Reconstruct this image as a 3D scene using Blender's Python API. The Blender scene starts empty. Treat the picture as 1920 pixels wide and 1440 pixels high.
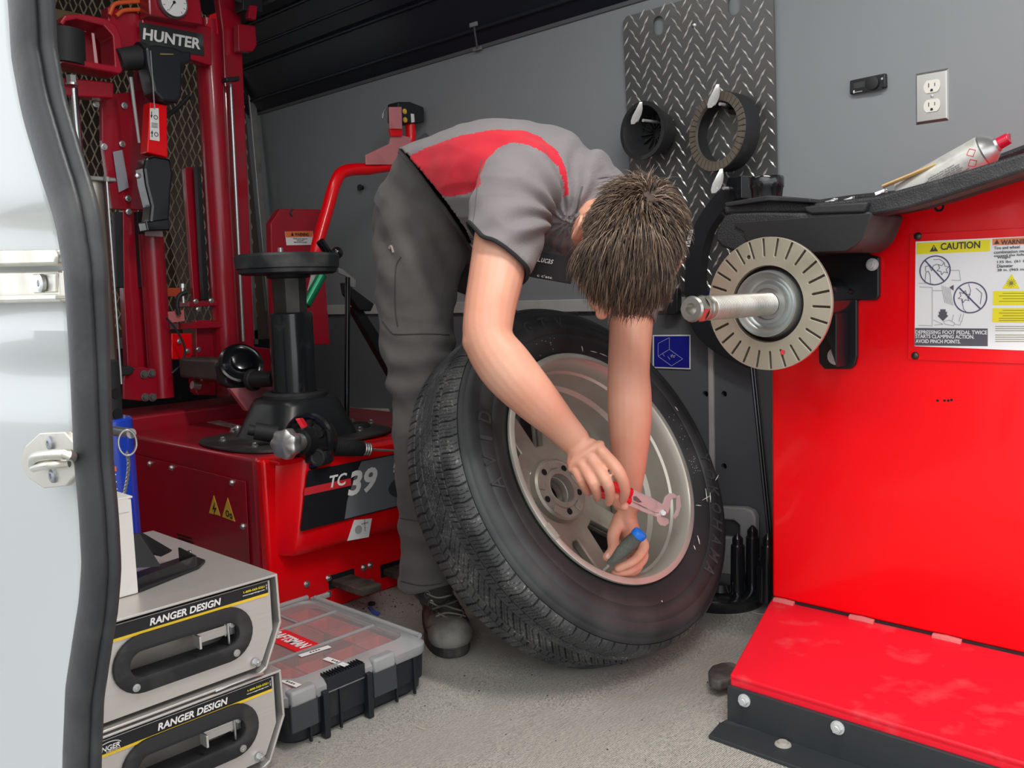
import bpy, bmesh, math, random
import numpy as np
from mathutils import Vector as V, Matrix
random.seed(7)
sc = bpy.context.scene
COL = sc.collection
# ---------------------------------------------------------------- camera
EYE = V((0.0, 0.0, 0.78))
RC = Matrix(((0.7299941110178051, -0.04657451932231616, 0.6818646581464827),
             (0.6826946901152752, 0.09668860268666818, -0.7242784507348731),
             (-0.03219562031911753, 0.994224385267428, 0.10237828759982462)))
cd = bpy.data.cameras.new('camera'); cam = bpy.data.objects.new('camera', cd); COL.objects.link(cam)
cd.sensor_width = 36; cd.lens = 1670 / 1920 * 36; cd.clip_start = .02
cam.matrix_world = Matrix.Translation(EYE) @ RC.to_4x4()
sc.camera = cam
# ---------------------------------------------------------------- daylight
w = bpy.data.worlds.new('sky'); sc.world = w; w.use_nodes = True
nt = w.node_tree; bg = nt.nodes['Background']
tc = nt.nodes.new('ShaderNodeTexCoord'); sp = nt.nodes.new('ShaderNodeSeparateXYZ')
rp = nt.nodes.new('ShaderNodeValToRGB')
nt.links.new(tc.outputs['Generated'], sp.inputs[0]); nt.links.new(sp.outputs['Z'], rp.inputs[0])
rp.color_ramp.elements[0].position = 0.0; rp.color_ramp.elements[0].color = (.88, .92, .97, 1)
rp.color_ramp.elements[1].position = .7; rp.color_ramp.elements[1].color = (1.0, 1.0, 1.0, 1)
nt.links.new(rp.outputs[0], bg.inputs[0]); bg.inputs[1].default_value = 1.4
sd = bpy.data.lights.new('sun', 'SUN'); sd.energy = .5; sd.angle = math.radians(50); sd.color = (1, .97, .93)
so = bpy.data.objects.new('sun', sd); COL.objects.link(so)
so.rotation_euler = V((-.45, 1.0, -.75)).to_track_quat('-Z', 'Y').to_euler()
sc.view_settings.view_transform = 'Standard'; sc.view_settings.look = 'None'
sc.view_settings.gamma = 1; sc.view_settings.use_curve_mapping = False
sc.view_settings.exposure = 0.36

# added unseen ceiling lamps that brighten the interior (fixtures are built with the ceiling)
for nm_, lx, ly, pw_ in (('added fill light', -.35, .95, 17), ('added fill light', -1.75, .95, 2.5)):
    ad_ = bpy.data.lights.new(nm_, 'AREA'); ad_.shape = 'RECTANGLE'; ad_.size = .9; ad_.size_y = .12; ad_.energy = pw_; ad_.color = (1, .97, .93)
    ao_ = bpy.data.objects.new(nm_, ad_); COL.objects.link(ao_); ao_.location = (lx, ly, 1.955)

# ---------------------------------------------------------------- helpers
def ray(px, py):
    return RC @ V((px - 960, -(py - 720), -1670.0))
def P(px, py, ax, v):
    d = ray(px, py); i = 'xyz'.index(ax); t = (v - EYE[i]) / d[i]
    return EYE + d * t
def PD(px, py, dep):
    return EYE + ray(px, py) * (dep / 1670.0)
def PL(px, py, p0, n):
    d = ray(px, py); return EYE + d * (V(n).dot(V(p0) - EYE) / V(n).dot(d))
X, Y, Z = V((1, 0, 0)), V((0, 1, 0)), V((0, 0, 1))
WO = {}

def crv(pts, n=6, closed=False):
    P_ = [V(p) for p in pts]; m = len(P_); out = []
    rng = m if closed else m - 1
    for i in range(rng):
        a = P_[(i - 1) % m] if closed or i > 0 else P_[0] * 2 - P_[1]
        b = P_[i]; c = P_[(i + 1) % m]
        d = P_[(i + 2) % m] if closed or i + 2 < m else P_[-1] * 2 - P_[-2]
        for k in range(n):
            t = k / n
            out.append(.5 * ((2 * b) + (c - a) * t + (2 * a - 5 * b + 4 * c - d) * t * t + (3 * b - a - 3 * c + d) * t ** 3))
    if not closed: out.append(P_[-1].copy())
    return out

def perp(t):
    t = V(t).normalized()
    a = t.cross(Z) if abs(t.z) < .95 else t.cross(X)
    a.normalize(); return a, t.cross(a).normalized()

class MB:
    def __init__(s): s.v = []; s.f = []; s.m = []
    def add(s, vs, fs, m=0):
        o = len(s.v); s.v += [tuple(p) for p in vs]; s.f += [tuple(i + o for i in f) for f in fs]; s.m += [m] * len(fs)
        return s
    def box(s, c, sz, U=X, W=Y, N=Z, m=0):
        c = V(c); a, b, d = V(U).normalized() * sz[0] / 2, V(W).normalized() * sz[1] / 2, V(N).normalized() * sz[2] / 2
        vs = [c + a * i + b * j + d * k for k in (-1, 1) for j in (-1, 1) for i in (-1, 1)]
        return s.add(vs, [(0, 2, 3, 1), (4, 5, 7, 6), (0, 1, 5, 4), (2, 6, 7, 3), (0, 4, 6, 2), (1, 3, 7, 5)], m)
    def bb(s, p, q, m=0):
        p, q = V(p), V(q)
        return s.box((p + q) / 2, [abs(q[i] - p[i]) for i in range(3)], m=m)
    def hexa(s, b, t, m=0):   # two quads bottom, top
        return s.add(list(b) + list(t), [(3, 2, 1, 0), (4, 5, 6, 7), (0, 1, 5, 4), (1, 2, 6, 5), (2, 3, 7, 6), (3, 0, 4, 7)], m)
    def cyl(s, p, q, r, r1=None, n=24, m=0, caps=True):
        p, q = V(p), V(q); r1 = r if r1 is None else r1; a, b = perp(q - p); vs = []
        for c, rr in ((p, r), (q, r1)):
            vs += [c + (a * math.cos(2 * math.pi * i / n) + b * math.sin(2 * math.pi * i / n)) * rr for i in range(n)]
        fs = [(i, (i + 1) % n, n + (i + 1) % n, n + i) for i in range(n)]
        if caps: fs += [tuple(range(n))[::-1], tuple(range(n, 2 * n))]
        return s.add(vs, fs, m)
    def lathe(s, o, ax, prof, n=40, m=0, close=False, a0=0, a1=2 * math.pi, ref=None):
        o, ax = V(o), V(ax).normalized(); a, b = perp(ax)
        if ref is not None:
            a = (V(ref) - ax * V(ref).dot(ax)).normalized(); b = ax.cross(a)
        full = abs(a1 - a0 - 2 * math.pi) < 1e-6; k = len(prof); c = n if full else n + 1; vs = []; fs = []
        for i in range(c):
            t = a0 + (a1 - a0) * i / n; d = a * math.cos(t) + b * math.sin(t)
            vs += [o + ax * h + d * r for h, r in prof]
        for i in range(n):
            j = (i + 1) % c
            for q in range(k if close else k - 1):
                q1 = (q + 1) % k
                fs.append((i * k + q, j * k + q, j * k + q1, i * k + q1))
        return s.add(vs, fs, m)
    def tube(s, pts, r, n=10, m=0, caps=True, closed=False, flat=None, side=None):
        pts = [V(p) for p in pts]; k = len(pts); vs = []; fs = []; a = None
        for i, p in enumerate(pts):
            if closed: t = pts[(i + 1) % k] - pts[i - 1]
            else: t = pts[min(i + 1, k - 1)] - pts[max(i - 1, 0)]
            t.normalize()
            if side is not None: a = V(side)
            elif a is None: a = perp(t)[0]
            a = (a - t * a.dot(t)).normalized(); b = t.cross(a)
            rr = r[i] if isinstance(r, (list, tuple)) else r
            ra, rb = (rr if isinstance(rr, (list, tuple)) else (rr, rr * (flat or 1)))
            vs += [p + a * math.cos(2 * math.pi * j / n) * ra + b * math.sin(2 * math.pi * j / n) * rb for j in range(n)]
        for i in range(k if closed else k - 1):
            for j in range(n):
                fs.append((i * n + j, i * n + (j + 1) % n, ((i + 1) % k) * n + (j + 1) % n, ((i + 1) % k) * n + j))
        if caps and not closed: fs += [tuple(range(n))[::-1], tuple(range((k - 1) * n, k * n))]
        return s.add(vs, fs, m)
    def prism(s, poly, O, U, W, D, m=0):
        O, U, W, D = V(O), V(U), V(W), V(D); n = len(poly)
        vs = [O + U * p[0] + W * p[1] for p in poly]; vs += [p + D for p in vs]
        return s.add(vs, [tuple(range(n))[::-1], tuple(range(n, 2 * n))] + [(i, (i + 1) % n, n + (i + 1) % n, n + i) for i in range(n)], m)
    def slab(s, pts, D, m=0):
        pts = [V(p) for p in pts]; n = len(pts); D = V(D)
        return s.add(pts + [p + D for p in pts], [tuple(range(n))[::-1], tuple(range(n, 2 * n))] + [(i, (i + 1) % n, n + (i + 1) % n, n + i) for i in range(n)], m)
    def ball(s, c, r, n=16, k=10, m=0, sc3=(1, 1, 1), A=(X, Y, Z)):
        vs = []; fs = []
        for i in range(k + 1):
            ph = math.pi * i / k
            for j in range(n):
                t = 2 * math.pi * j / n
                vs.append(V(c) + A[0] * (r * sc3[0] * math.sin(ph) * math.cos(t)) + A[1] * (r * sc3[1] * math.sin(ph) * math.sin(t)) + A[2] * (r * sc3[2] * math.cos(ph)))
        for i in range(k):
            for j in range(n): fs.append((i * n + j, (i + 1) * n + j, (i + 1) * n + (j + 1) % n, i * n + (j + 1) % n))
        return s.add(vs, fs, m)
    def hexbolt(s, c, ax, r=.008, h=.007, m=0, washer=True):
        c, ax = V(c), V(ax).normalized()
        if washer: s.cyl(c, c + ax * h * .25, r * 1.35, n=18, m=m)
        s.cyl(c + ax * h * .25, c + ax * h, r, r * .95, n=6, m=m)
        s.cyl(c + ax * h, c + ax * h * 1.12, r * .7, r * .6, n=12, m=m)
        return s
    def plate(s, outer, holes, O, U, W, th, m=0, bev=0):
        cu = bpy.data.curves.new('t', 'CURVE'); cu.dimensions = '2D'; cu.fill_mode = 'BOTH'; cu.extrude = th / 2 - bev; cu.bevel_depth = bev; cu.bevel_resolution = 1
        for poly in [outer] + list(holes):
            sp_ = cu.splines.new('POLY'); sp_.points.add(len(poly) - 1); sp_.use_cyclic_u = True
            for q, p in zip(sp_.points, poly): q.co = (p[0], p[1], 0, 1)
        vs, fs = curve_mesh(cu)
        O, U, W = V(O), V(U), V(W); N = U.cross(W).normalized()
        return s.add([O + U * v.x + W * v.y + N * v.z for v in vs], fs, m)

def curve_mesh(cu):
    o = bpy.data.objects.new('t', cu); COL.objects.link(o)
    dg = bpy.context.evaluated_depsgraph_get(); me = bpy.data.meshes.new_from_object(o.evaluated_get(dg))
    vs = [v.co.copy() for v in me.vertices]; fs = [tuple(p.vertices) for p in me.polygons]
    bpy.data.objects.remove(o); bpy.data.meshes.remove(me); bpy.data.curves.remove(cu)
    return vs, fs

def build(mb, name, mat, parent=None, bevel=0, sub=0, angle=35, seg=2, smooth=True, fix=True, shadow=None):
    me = bpy.data.meshes.new(name); n = len(mb.v)
    lo = V([min(p[i] for p in mb.v) for i in range(3)]); hi = V([max(p[i] for p in mb.v) for i in range(3)])
    og = V(((lo.x + hi.x) / 2, (lo.y + hi.y) / 2, lo.z))
    me.from_pydata([(p[0] - og.x, p[1] - og.y, p[2] - og.z) for p in mb.v], [], mb.f)
    mats = mat if isinstance(mat, (list, tuple)) else [mat]
    for q in mats: me.materials.append(q)
    if len(mats) > 1: me.polygons.foreach_set('material_index', mb.m)
    if fix:
        b = bmesh.new(); b.from_mesh(me)
        bmesh.ops.remove_doubles(b, verts=b.verts, dist=1e-6)
        bmesh.ops.recalc_face_normals(b, faces=b.faces); b.to_mesh(me); b.free()
    if smooth:
        me.polygons.foreach_set('use_smooth', [True] * len(me.polygons)); me.set_sharp_from_angle(angle=math.radians(angle))
    me.update()
    o = bpy.data.objects.new(name, me); COL.objects.link(o)
    link(o, og, parent)
    if bevel:
        md = o.modifiers.new('bevel', 'BEVEL'); md.width = bevel; md.segments = seg; md.limit_method = 'ANGLE'; md.angle_limit = math.radians(40)
        md.harden_normals = False
        me.polygons.foreach_set('use_smooth', [False] * len(me.polygons))
        if seg > 2: me.polygons.foreach_set('use_smooth', [True] * len(me.polygons))
    if sub:
        md = o.modifiers.new('sub', 'SUBSURF'); md.levels = sub; md.render_levels = sub
    return o
def link(o, og, parent):
    WO[o.name] = V(og)
    if parent is not None:
        o.parent = parent; o.location = V(og) - WO[parent.name]
    else: o.location = og
def thing(name, label, cat, loc, group=None):
    o = bpy.data.objects.new(name, None); COL.objects.link(o); o.location = loc; o.empty_display_size = .05
    WO[o.name] = V(loc); tag(o, label, cat, group); return o
def tag(o, label, cat=None, group=None):
    o['label'] = label
    if cat: o['category'] = cat
    if group: o['group'] = group
    return o
def struct(o): o['kind'] = 'structure'; return o
def lab(o, l): o['label'] = l; return o

def text(s, O, U, W, h, mat, parent, name='lettering', width=None, bold=0.0, shear=0, align='CENTER', up=.0006, th=.0004, mb=None, m=0, mapf=None, spc=1.0):
    cu = bpy.data.curves.new('t', 'FONT'); cu.body = s; cu.size = 1; cu.extrude = .5; cu.offset = bold * .6; cu.shear = shear
    cu.align_x = align; cu.space_character = spc; cu.resolution_u = 3
    vs, fs = curve_mesh(cu)
    if not vs: return None
    x0, x1 = min(v.x for v in vs), max(v.x for v in vs); y0, y1 = min(v.y for v in vs), max(v.y for v in vs)
    k = h / (y1 - y0); kx = k if width is None else width / (x1 - x0)
    cx = (x0 + x1) / 2 if align == 'CENTER' else (x0 if align == 'LEFT' else x1)
    O, U, W = V(O), V(U).normalized(), V(W).normalized(); N = U.cross(W).normalized(); cy = (y0 + y1) / 2
    pts = []
    for v in vs:
        a, b, c = (v.x - cx) * kx, (v.y - cy) * k, up + (v.z + .5) * th
        pts.append(mapf(a, b, c) if mapf else O + U * a + W * b + N * c)
    if mb is not None: mb.add(pts, fs, m); return None
    q = MB().add(pts, fs)
    return build(q, name, mat, parent, fix=False, smooth=False)

_m = {}
def M(name, col, rough=.5, metal=0, bump=0, bs=60, var=0, vs=6, coat=0, dirt=None, ds=4, da=.5, spec=None, trans=0, ior=1.45, emit=None, alpha=1, sheen=0, stretch=None, wave=None, rv=0):
    if name in _m: return _m[name]
    m = bpy.data.materials.new(name); _m[name] = m; m.use_nodes = True; t = m.node_tree; b = t.nodes['Principled BSDF']
    L = t.links.new; N = t.nodes.new
    b.inputs['Base Color'].default_value = (*col, 1); b.inputs['Roughness'].default_value = rough; b.inputs['Metallic'].default_value = metal
    b.inputs['Coat Weight'].default_value = coat; b.inputs['Coat Roughness'].default_value = .08
    if spec is not None: b.inputs['Specular IOR Level'].default_value = spec
    b.inputs['Transmission Weight'].default_value = trans; b.inputs['IOR'].default_value = ior; b.inputs['Alpha'].default_value = alpha
    if sheen: b.inputs['Sheen Weight'].default_value = sheen
    if emit: b.inputs['Emission Color'].default_value = (*emit[0], 1); b.inputs['Emission Strength'].default_value = emit[1]
    if bump or var or dirt or wave or rv:
        tc = N('ShaderNodeTexCoord'); src = tc.outputs['Object']
        if stretch:
            mp = N('ShaderNodeMapping'); mp.inputs['Scale'].default_value = stretch; L(src, mp.inputs[0]); src = mp.outputs[0]
        def noise(sc_, det=4):
            n = N('ShaderNodeTexNoise'); n.inputs['Scale'].default_value = sc_; n.inputs['Detail'].default_value = det; L(src, n.inputs['Vector']); return n.outputs['Fac']
        cur = None
        if var:
            mx = N('ShaderNodeMix'); mx.data_type = 'RGBA'; L(noise(vs), mx.inputs[0])
            mx.inputs[6].default_value = (*[c * (1 - var) for c in col], 1); mx.inputs[7].default_value = (*[min(1, c * (1 + var)) for c in col], 1); cur = mx.outputs[2]
        if dirt:
            r = N('ShaderNodeValToRGB'); L(noise(ds, 8), r.inputs[0]); r.color_ramp.elements[0].position = 1 - da - .12; r.color_ramp.elements[1].position = min(1, 1 - da + .18)
            mx = N('ShaderNodeMix'); mx.data_type = 'RGBA'; L(r.outputs[0], mx.inputs[0])
            if cur: L(cur, mx.inputs[6])
            else: mx.inputs[6].default_value = (*col, 1)
            mx.inputs[7].default_value = (*dirt, 1); cur = mx.outputs[2]
        if cur: L(cur, b.inputs['Base Color'])
        if rv:
            mr = N('ShaderNodeMapRange'); L(noise(ds * 2, 6), mr.inputs[0]); mr.inputs[3].default_value = max(0, rough - rv); mr.inputs[4].default_value = min(1, rough + rv); L(mr.outputs[0], b.inputs['Roughness'])
        if bump:
            bp = N('ShaderNodeBump'); bp.inputs['Strength'].default_value = bump; bp.inputs['Distance'].default_value = .002
            L(noise(bs), bp.inputs['Height']); L(bp.outputs[0], b.inputs['Normal'])
            if wave:
                wv = N('ShaderNodeTexWave'); wv.inputs['Scale'].default_value = wave[0]; wv.inputs['Distortion'].default_value = wave[1]; L(src, wv.inputs['Vector'])
                b2 = N('ShaderNodeBump'); b2.inputs['Strength'].default_value = wave[2]; b2.inputs['Distance'].default_value = .002
                L(wv.outputs['Fac'], b2.inputs['Height']); L(bp.outputs[0], b2.inputs['Normal']); L(b2.outputs[0], b.inputs['Normal'])
    return m

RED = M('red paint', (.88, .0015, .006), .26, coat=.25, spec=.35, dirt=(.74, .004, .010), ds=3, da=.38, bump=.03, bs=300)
RED_SHADE = M('red machine paint with painted shade', (.40, .005, .022), .32, coat=.4, dirt=(.26, .02, .03), ds=5, da=.42, bump=.05, bs=200, rv=.1)  # darker copy of the red: shade on the changer put into the colour
REDB = M('bright red plastic', (.75, .01, .02), .35, coat=.3)
REDW = M('worn red step paint', (.86, .010, .028), .5, spec=.35, dirt=(.80, .10, .12), ds=14, da=.30, bump=.15, bs=150)
BLK = M('black plastic', (.014, .015, .017), .38, bump=.1, bs=400, dirt=(.07, .07, .07), ds=9, da=.3)
BLKG = M('black gloss enamel', (.008, .009, .011), .18, coat=.6, dirt=(.05, .05, .05), ds=14, da=.26)
BLKM = M('black matte rubber', (.02, .021, .023), .62, bump=.2, bs=250, dirt=(.09, .09, .085), ds=12, da=.3)
BLKP = M('black powder coated steel', (.016, .017, .02), .45, bump=.25, bs=500, dirt=(.10, .10, .10), ds=7, da=.28)
STL = M('bright steel', (.60, .60, .59), .33, metal=.85, bump=.1, bs=120, rv=.12)
ZINC = M('zinc plated steel', (.66, .68, .68), .34, metal=1, dirt=(.4, .38, .33), ds=20, da=.3)
ALU = M('brushed aluminium', (.66, .635, .60), .38, metal=.55, dirt=(.46, .43, .39), ds=5, da=.36, bump=.25, bs=90, stretch=(1, .12, 1), rv=.1)
WHT = M('white paint', (.78, .82, .82), .35, coat=.2, dirt=(.60, .61, .59), ds=6, da=.34)
WHP = M('white print', (.85, .85, .83), .5)
BKP = M('black print', (.012, .013, .016), .42)
YEL = M('yellow print', (.85, .72, .02), .45)
YEL2 = M('amber print', (.82, .5, .05), .45)
ORG = M('orange print', (.85, .2, .06), .45)
GRYP = M('grey print', (.16, .17, .18), .45)
GRYL = M('light grey print', (.42, .43, .44), .45)
REDP = M('red print', (.65, .03, .04), .45)
BLUP = M('blue print', (.012, .016, .30), .4)
# ================================================================ the setting
FLOOR = M('floor vinyl', (.53, .51, .455), .75, bump=2.2, bs=300, var=.22, vs=190, dirt=(.33, .315, .285), ds=2.8, da=.42, wave=(95, 1.2, .8))
fl = struct(build(MB().bb((-2.75, .30, -.04), (1.3, 2.12, 0)), 'floor', FLOOR, smooth=False))
WALLU = M('grey wall panel', (.255, .275, .285), .42, bump=.06, bs=30, var=.06, vs=2)
WALL_SHADE = M('grey lower wall panel with painted shade', (.12, .128, .138), .45, bump=.08, bs=40, var=.08, vs=3)  # same panel as the upper wall, its shadow put into a darker colour
LEAN = .045
def wy(z): return 2.08 - LEAN * max(0, z - .735)
struct(build(MB().slab([(-3.4, 2.08, .735), (1.3, 2.08, .735), (1.3, wy(1.62), 1.62), (-3.4, wy(1.62), 1.62)], (0, .03, 0)), 'wall_back', WALLU, smooth=False))
low = MB()
c = math.cos
def circ(cx, cy, r, n=20): return [(cx + r * math.cos(2 * math.pi * i / n), cy + r * math.sin(2 * math.pi * i / n)) for i in range(n)]
low.plate([(-3.4, -.02), (-1.232, -.02), (-1.232, .735), (-3.4, .735)], [circ(-1.249, .492, .0085), circ(-2.48, .42, .010)], (0, 2.088, 0), X, Z, .012)
low.plate([(-1.228, -.02), (1.3, -.02), (1.3, .735), (-1.228, .735)], [circ(-1.193, .495, .0085), circ(-1.195, .301, .0085)], (0, 2.088, 0), X, Z, .012)
struct(build(low, 'wall_back_lower', WALL_SHADE, smooth=False))
struct(build(MB().bb((-3.4, 2.10, -.02), (1.3, 2.13, .74)), 'wall_back_core', M('dark cavity', (.01, .01, .01), .9), smooth=False))
TRIM = M('pale trim strip', (.52, .52, .50), .5, dirt=(.35, .34, .32), ds=8, da=.4)
struct(build(MB().bb((-3.3, 2.070, .716), (1.3, 2.082, .753)), 'trim_1', TRIM, bevel=.002))
struct(build(MB().bb((-1.236, 2.074, 0), (-1.221, 2.084, .716)), 'trim_2', TRIM, bevel=.002))
# roof side cove, ribbed dark liner
COVE = M('dark navy roof liner', (.008, .012, .020), .42, bump=.1, bs=60)
cv = MB(); prof = [(wy(1.545) - .004, 1.545), (2.0, 1.60), (1.97, 1.70), (1.95, 1.71), (1.90, 1.82), (1.88, 1.825), (1.80, 1.93), (1.6, 1.99)]
cv.add([(x, y, z) for x in (-3.38, 1.3) for y, z in prof], [(i, i + 1, i + 1 + len(prof), i + len(prof)) for i in range(len(prof) - 1)])
struct(build(cv, 'ceiling_edge', COVE, angle=20))
rb = MB()
for k, (y, z) in enumerate([(2.005, 1.585), (1.965, 1.70), (1.93, 1.755), (1.895, 1.82)]):
    rb.tube([(-3.36, y, z), (1.3, y, z)], .006, n=8)
struct(build(rb, 'trim_3', M('navy liner rib', (.015, .02, .03), .4)))
struct(build(MB().bb((-3.4, .3, 1.985), (1.3, 1.62, 2.01)), 'ceiling', M('grey ceiling', (.10, .10, .10), .7), smooth=False))
struct(build(MB().bb((-3.38, wy(1.53) - .006, 1.535), (1.3, wy(1.55) + .004, 1.548)), 'trim_4', M('grey liner edge', (.10, .105, .11), .5), bevel=.002))
for lx, l_ in ((-.35, 'long white added ceiling lamp, out of view above the balancer'), (-1.75, 'long white added ceiling lamp, out of view above the tyre changer')):  # added out-of-view fixtures for the lamps that brighten the interior
    lt = thing('added_ceiling_lamp', l_, 'lamp', (lx, .95, 1.96))
    build(MB().bb((lx - .47, .88, 1.962), (lx + .47, 1.02, 1.984)), 'added_lamp_housing', M('added lamp housing', (.7, .7, .7), .5), lt, bevel=.004)
# van side body beside the door, in white
struct(build(MB().bb((-3.4, .26, -.5), (-1.35, .30, 2.05)), 'wall_door_side', WHT, smooth=False))
struct(build(MB().bb((-4.95, .26, -.04), (-3.4, .30, .85)), 'wall_cab_side', M('dark cab trim', (.14, .105, .08), .7), smooth=False))
struct(build(MB().bb((-4.95, .26, 1.55), (-3.4, .30, 2.05)), 'wall_cab_side_upper', M('dark cab trim', (.14, .105, .08), .7), smooth=False))
struct(build(MB().bb((-4.95, 2.08, -.04), (-3.4, 2.12, 2.05)), 'wall_cab_back', M('dark cab trim', (.14, .105, .08), .7), smooth=False))
struct(build(MB().bb((-4.95, .26, 2.0), (-3.4, 2.12, 2.05)), 'ceiling_cab', M('dark cab trim', (.14, .105, .08), .7), smooth=False))
struct(build(MB().bb((-3.4, 1.6, 1.99), (1.3, 2.13, 2.02)), 'ceiling_side', M('grey ceiling', (.10, .10, .10), .7), smooth=False))
struct(build(MB().bb((-3.4, 2.10, .70), (1.3, 2.13, 2.02)), 'wall_back_upper_skin', M('grey ceiling', (.10, .10, .10), .7), smooth=False))
struct(build(MB().bb((-12, -12, -.62), (12, .30, -.6)), 'ground', M('asphalt', (.32, .32, .32), .9, bump=.5, bs=80, var=.2), smooth=False))
struct(build(MB().bb((-2.75, .30, -.5), (1.3, .34, -.04)), 'door_sill', M('sill dark', (.05, .05, .05), .6), smooth=False))
# step-down cab floor and partition
struct(build(MB().bb((-4.9, .30, -.04), (-2.75, 2.12, -.02)), 'floor_cab', M('dark cab floor', (.03, .03, .03), .8), smooth=False))
struct(build(MB().bb((-4.95, .30, -.04), (-4.9, 2.12, 2.05)), 'wall_left', M('dark cab trim', (.14, .105, .08), .7), smooth=False))
part = thing('mesh_partition', 'expanded metal bulkhead screen behind the red masts', 'partition', (-3.3, 1.3, 0))
MESHM = M('expanded steel mesh', (.74, .66, .50), .40, metal=.4, dirt=(.42, .36, .26), ds=10, da=.4)
def diamonds(y0, y1, z0, z1, dy, dz, x, ymax=None, r=.0028):
    q = MB(); nz = int((z1 - z0) / dz); ny = int((y1 - y0) / dy)
    for i in range(ny):
        for j in range(nz):
            cy, cz = y0 + (i + .5) * dy + (dy / 2 if 0 else 0), z0 + (j + .5) * dz
            lim = ymax(cz) if ymax else 1e9
            if cy + dy / 2 > lim: continue
            pts = [(x, cy - dy / 2, cz), (x + .004, cy - dy * .12, cz + dz / 2), (x + .004, cy + dy * .12, cz + dz / 2), (x, cy + dy / 2, cz), (x - .004, cy + dy * .12, cz - dz / 2), (x - .004, cy - dy * .12, cz - dz / 2)]
            q.tube(pts, r, n=4, closed=True)
    return q
o = build(diamonds(.45, 1.99, .69, 1.97, .034, .060, -3.3), 'mesh_sheet', MESHM, part, angle=60, fix=False)
o['kind'] = 'stuff'
GALV = M('galvanised strip', (.42, .41, .39), .42, metal=.7, dirt=(.25, .23, .2), ds=12, da=.4)
fr = MB(); fr.bb((-3.312, 1.955, .60), (-3.29, 1.972, 1.97)); build(fr, 'frame_post', GALV, part, bevel=.002)
fr = MB(); fr.bb((-3.312, 1.20, .62), (-3.29, 1.972, .66)); build(fr, 'frame_rail', GALV, part, bevel=.002)
fr = MB(); fr.bb((-3.312, .45, .0), (-3.302, 2.06, .62)); build(fr, 'kick_panel', M('dark kick panel', (.05, .05, .055), .4, metal=.5, dirt=(.2, .2, .2), ds=9, da=.3), part)
fr = MB(); fr.slab([(-3.3, 2.03, .62), (-3.3, 2.055, .62), (-3.3, 2.02, 1.97), (-3.3, 1.985, 1.97)], (.01, 0, 0)); build(fr, 'edge_angle', GALV, part, bevel=.002)
fr = MB(); fr.bb((-3.315, .95, 1.76), (-3.29, 1.99, 1.80)); build(fr, 'top_rail', M('worn brass coloured rail', (.5, .38, .2), .4, metal=.6), part, bevel=.002)
# cab beyond the screen: seat and lit side
CABB = M('brown seat cloth', (.26, .18, .12), .85, bump=.3, bs=80, var=.25, vs=4)
st = thing('cab_seat', 'brown cab seat seen through the mesh screen', 'seat', (-3.75, 1.6, 0), )
q = MB(); q.box((-3.8, 1.62, .75), (.14, .52, .75), U=V((1, 0, .1)), N=V((-.1, 0, 1))); build(q, 'backrest', CABB, st, bevel=.05, seg=4)
q = MB(); q.box((-3.83, 1.62, 1.22), (.10, .26, .20)); build(q, 'headrest', CABB, st, bevel=.04, seg=4)
q = MB(); q.box((-4.05, 1.62, .42), (.50, .52, .16)); build(q, 'cushion', CABB, st, bevel=.04, seg=4)
q = MB(); q.box((-4.05, 1.62, .17), (.40, .42, .34)); build(q, 'base', BLKP, st, bevel=.01)
st2 = thing('cab_seat', 'second brown cab seat, on the left behind the white cylinder', 'seat', (-3.75, .95, 0))
q = MB(); q.box((-3.8, 1.0, .80), (.14, .5, .85), U=V((1, 0, .1)), N=V((-.1, 0, 1))); build(q, 'backrest', M('tan seat cloth', (.32, .20, .11), .85, bump=.3, bs=80), st2, bevel=.05, seg=4)
q = MB(); q.box((-4.05, 1.0, .42), (.50, .52, .16)); build(q, 'cushion', CABB, st2, bevel=.04, seg=4)
q = MB(); q.box((-4.05, 1.0, .17), (.40, .42, .34)); build(q, 'base', BLKP, st2, bevel=.01)
# roof bracket clip
clip = MB(); a = P(880, 42, 'y', 1.9)
p1, p2 = P(888, 46, 'y', 1.93), P(895, 92, 'y', wy(1.545) - .01)
clip.box(p1, (.03, .006, .012)); clip.tube([p1, p2], .003, n=6); clip.box(p2, (.035, .008, .010))
tag(build(clip, 'liner_clip', M('grey clip', (.2, .2, .2), .5), None, bevel=.001), 'small T-shaped clip on the dark roof liner edge', 'clip')
# -------- pillar, seal, striker
def sy(py, l): # piecewise-linear interpolation in pixel rows
    for (a, b), (c_, d) in zip(l, l[1:]):
        if a <= py <= c_: return b + (d - b) * (py - a) / (c_ - a)
    return l[-1][1]
SL = [(-300, -2), (-100, 15), (0, 24), (100, 30), (200, 48), (300, 78), (400, 110), (500, 128), (600, 136), (700, 142), (860, 149), (960, 158), (1060, 163), (1130, 159), (1200, 148), (1300, 133), (1440, 127), (1700, 130)]
SW = [(-300, 70), (0, 72), (200, 72), (400, 72), (560, 62), (700, 58), (860, 56), (1000, 57), (1100, 56), (1200, 55), (1440, 55), (1700, 55)]
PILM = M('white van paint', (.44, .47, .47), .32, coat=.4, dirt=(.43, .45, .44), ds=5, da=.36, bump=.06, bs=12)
rows = list(range(-300, 1701, 40))
pil = MB(); nx = 16; vs = []
def pdep(px, py, k):   # relief of the pressed panel: ribs, hollows
    e = 0
    sh = max(0, 1 - abs(py - 470) / 26) * .010 * (k > .28)
    u = k
    d = .30 + .03 * (1 - u) ** 2
    if 330 < py < 700: d -= .012 * math.exp(-((py - 560) / 60) ** 2) * u
    if py > 640 and py < 760: d += .012 * min(1, max(0, (u - .35) * 2)) * math.sin((py - 640) / 120 * math.pi)
    if 400 < py < 620: d += .02
    d += .008 * math.sin(py / 210 + u * 3)
    return d
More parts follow.
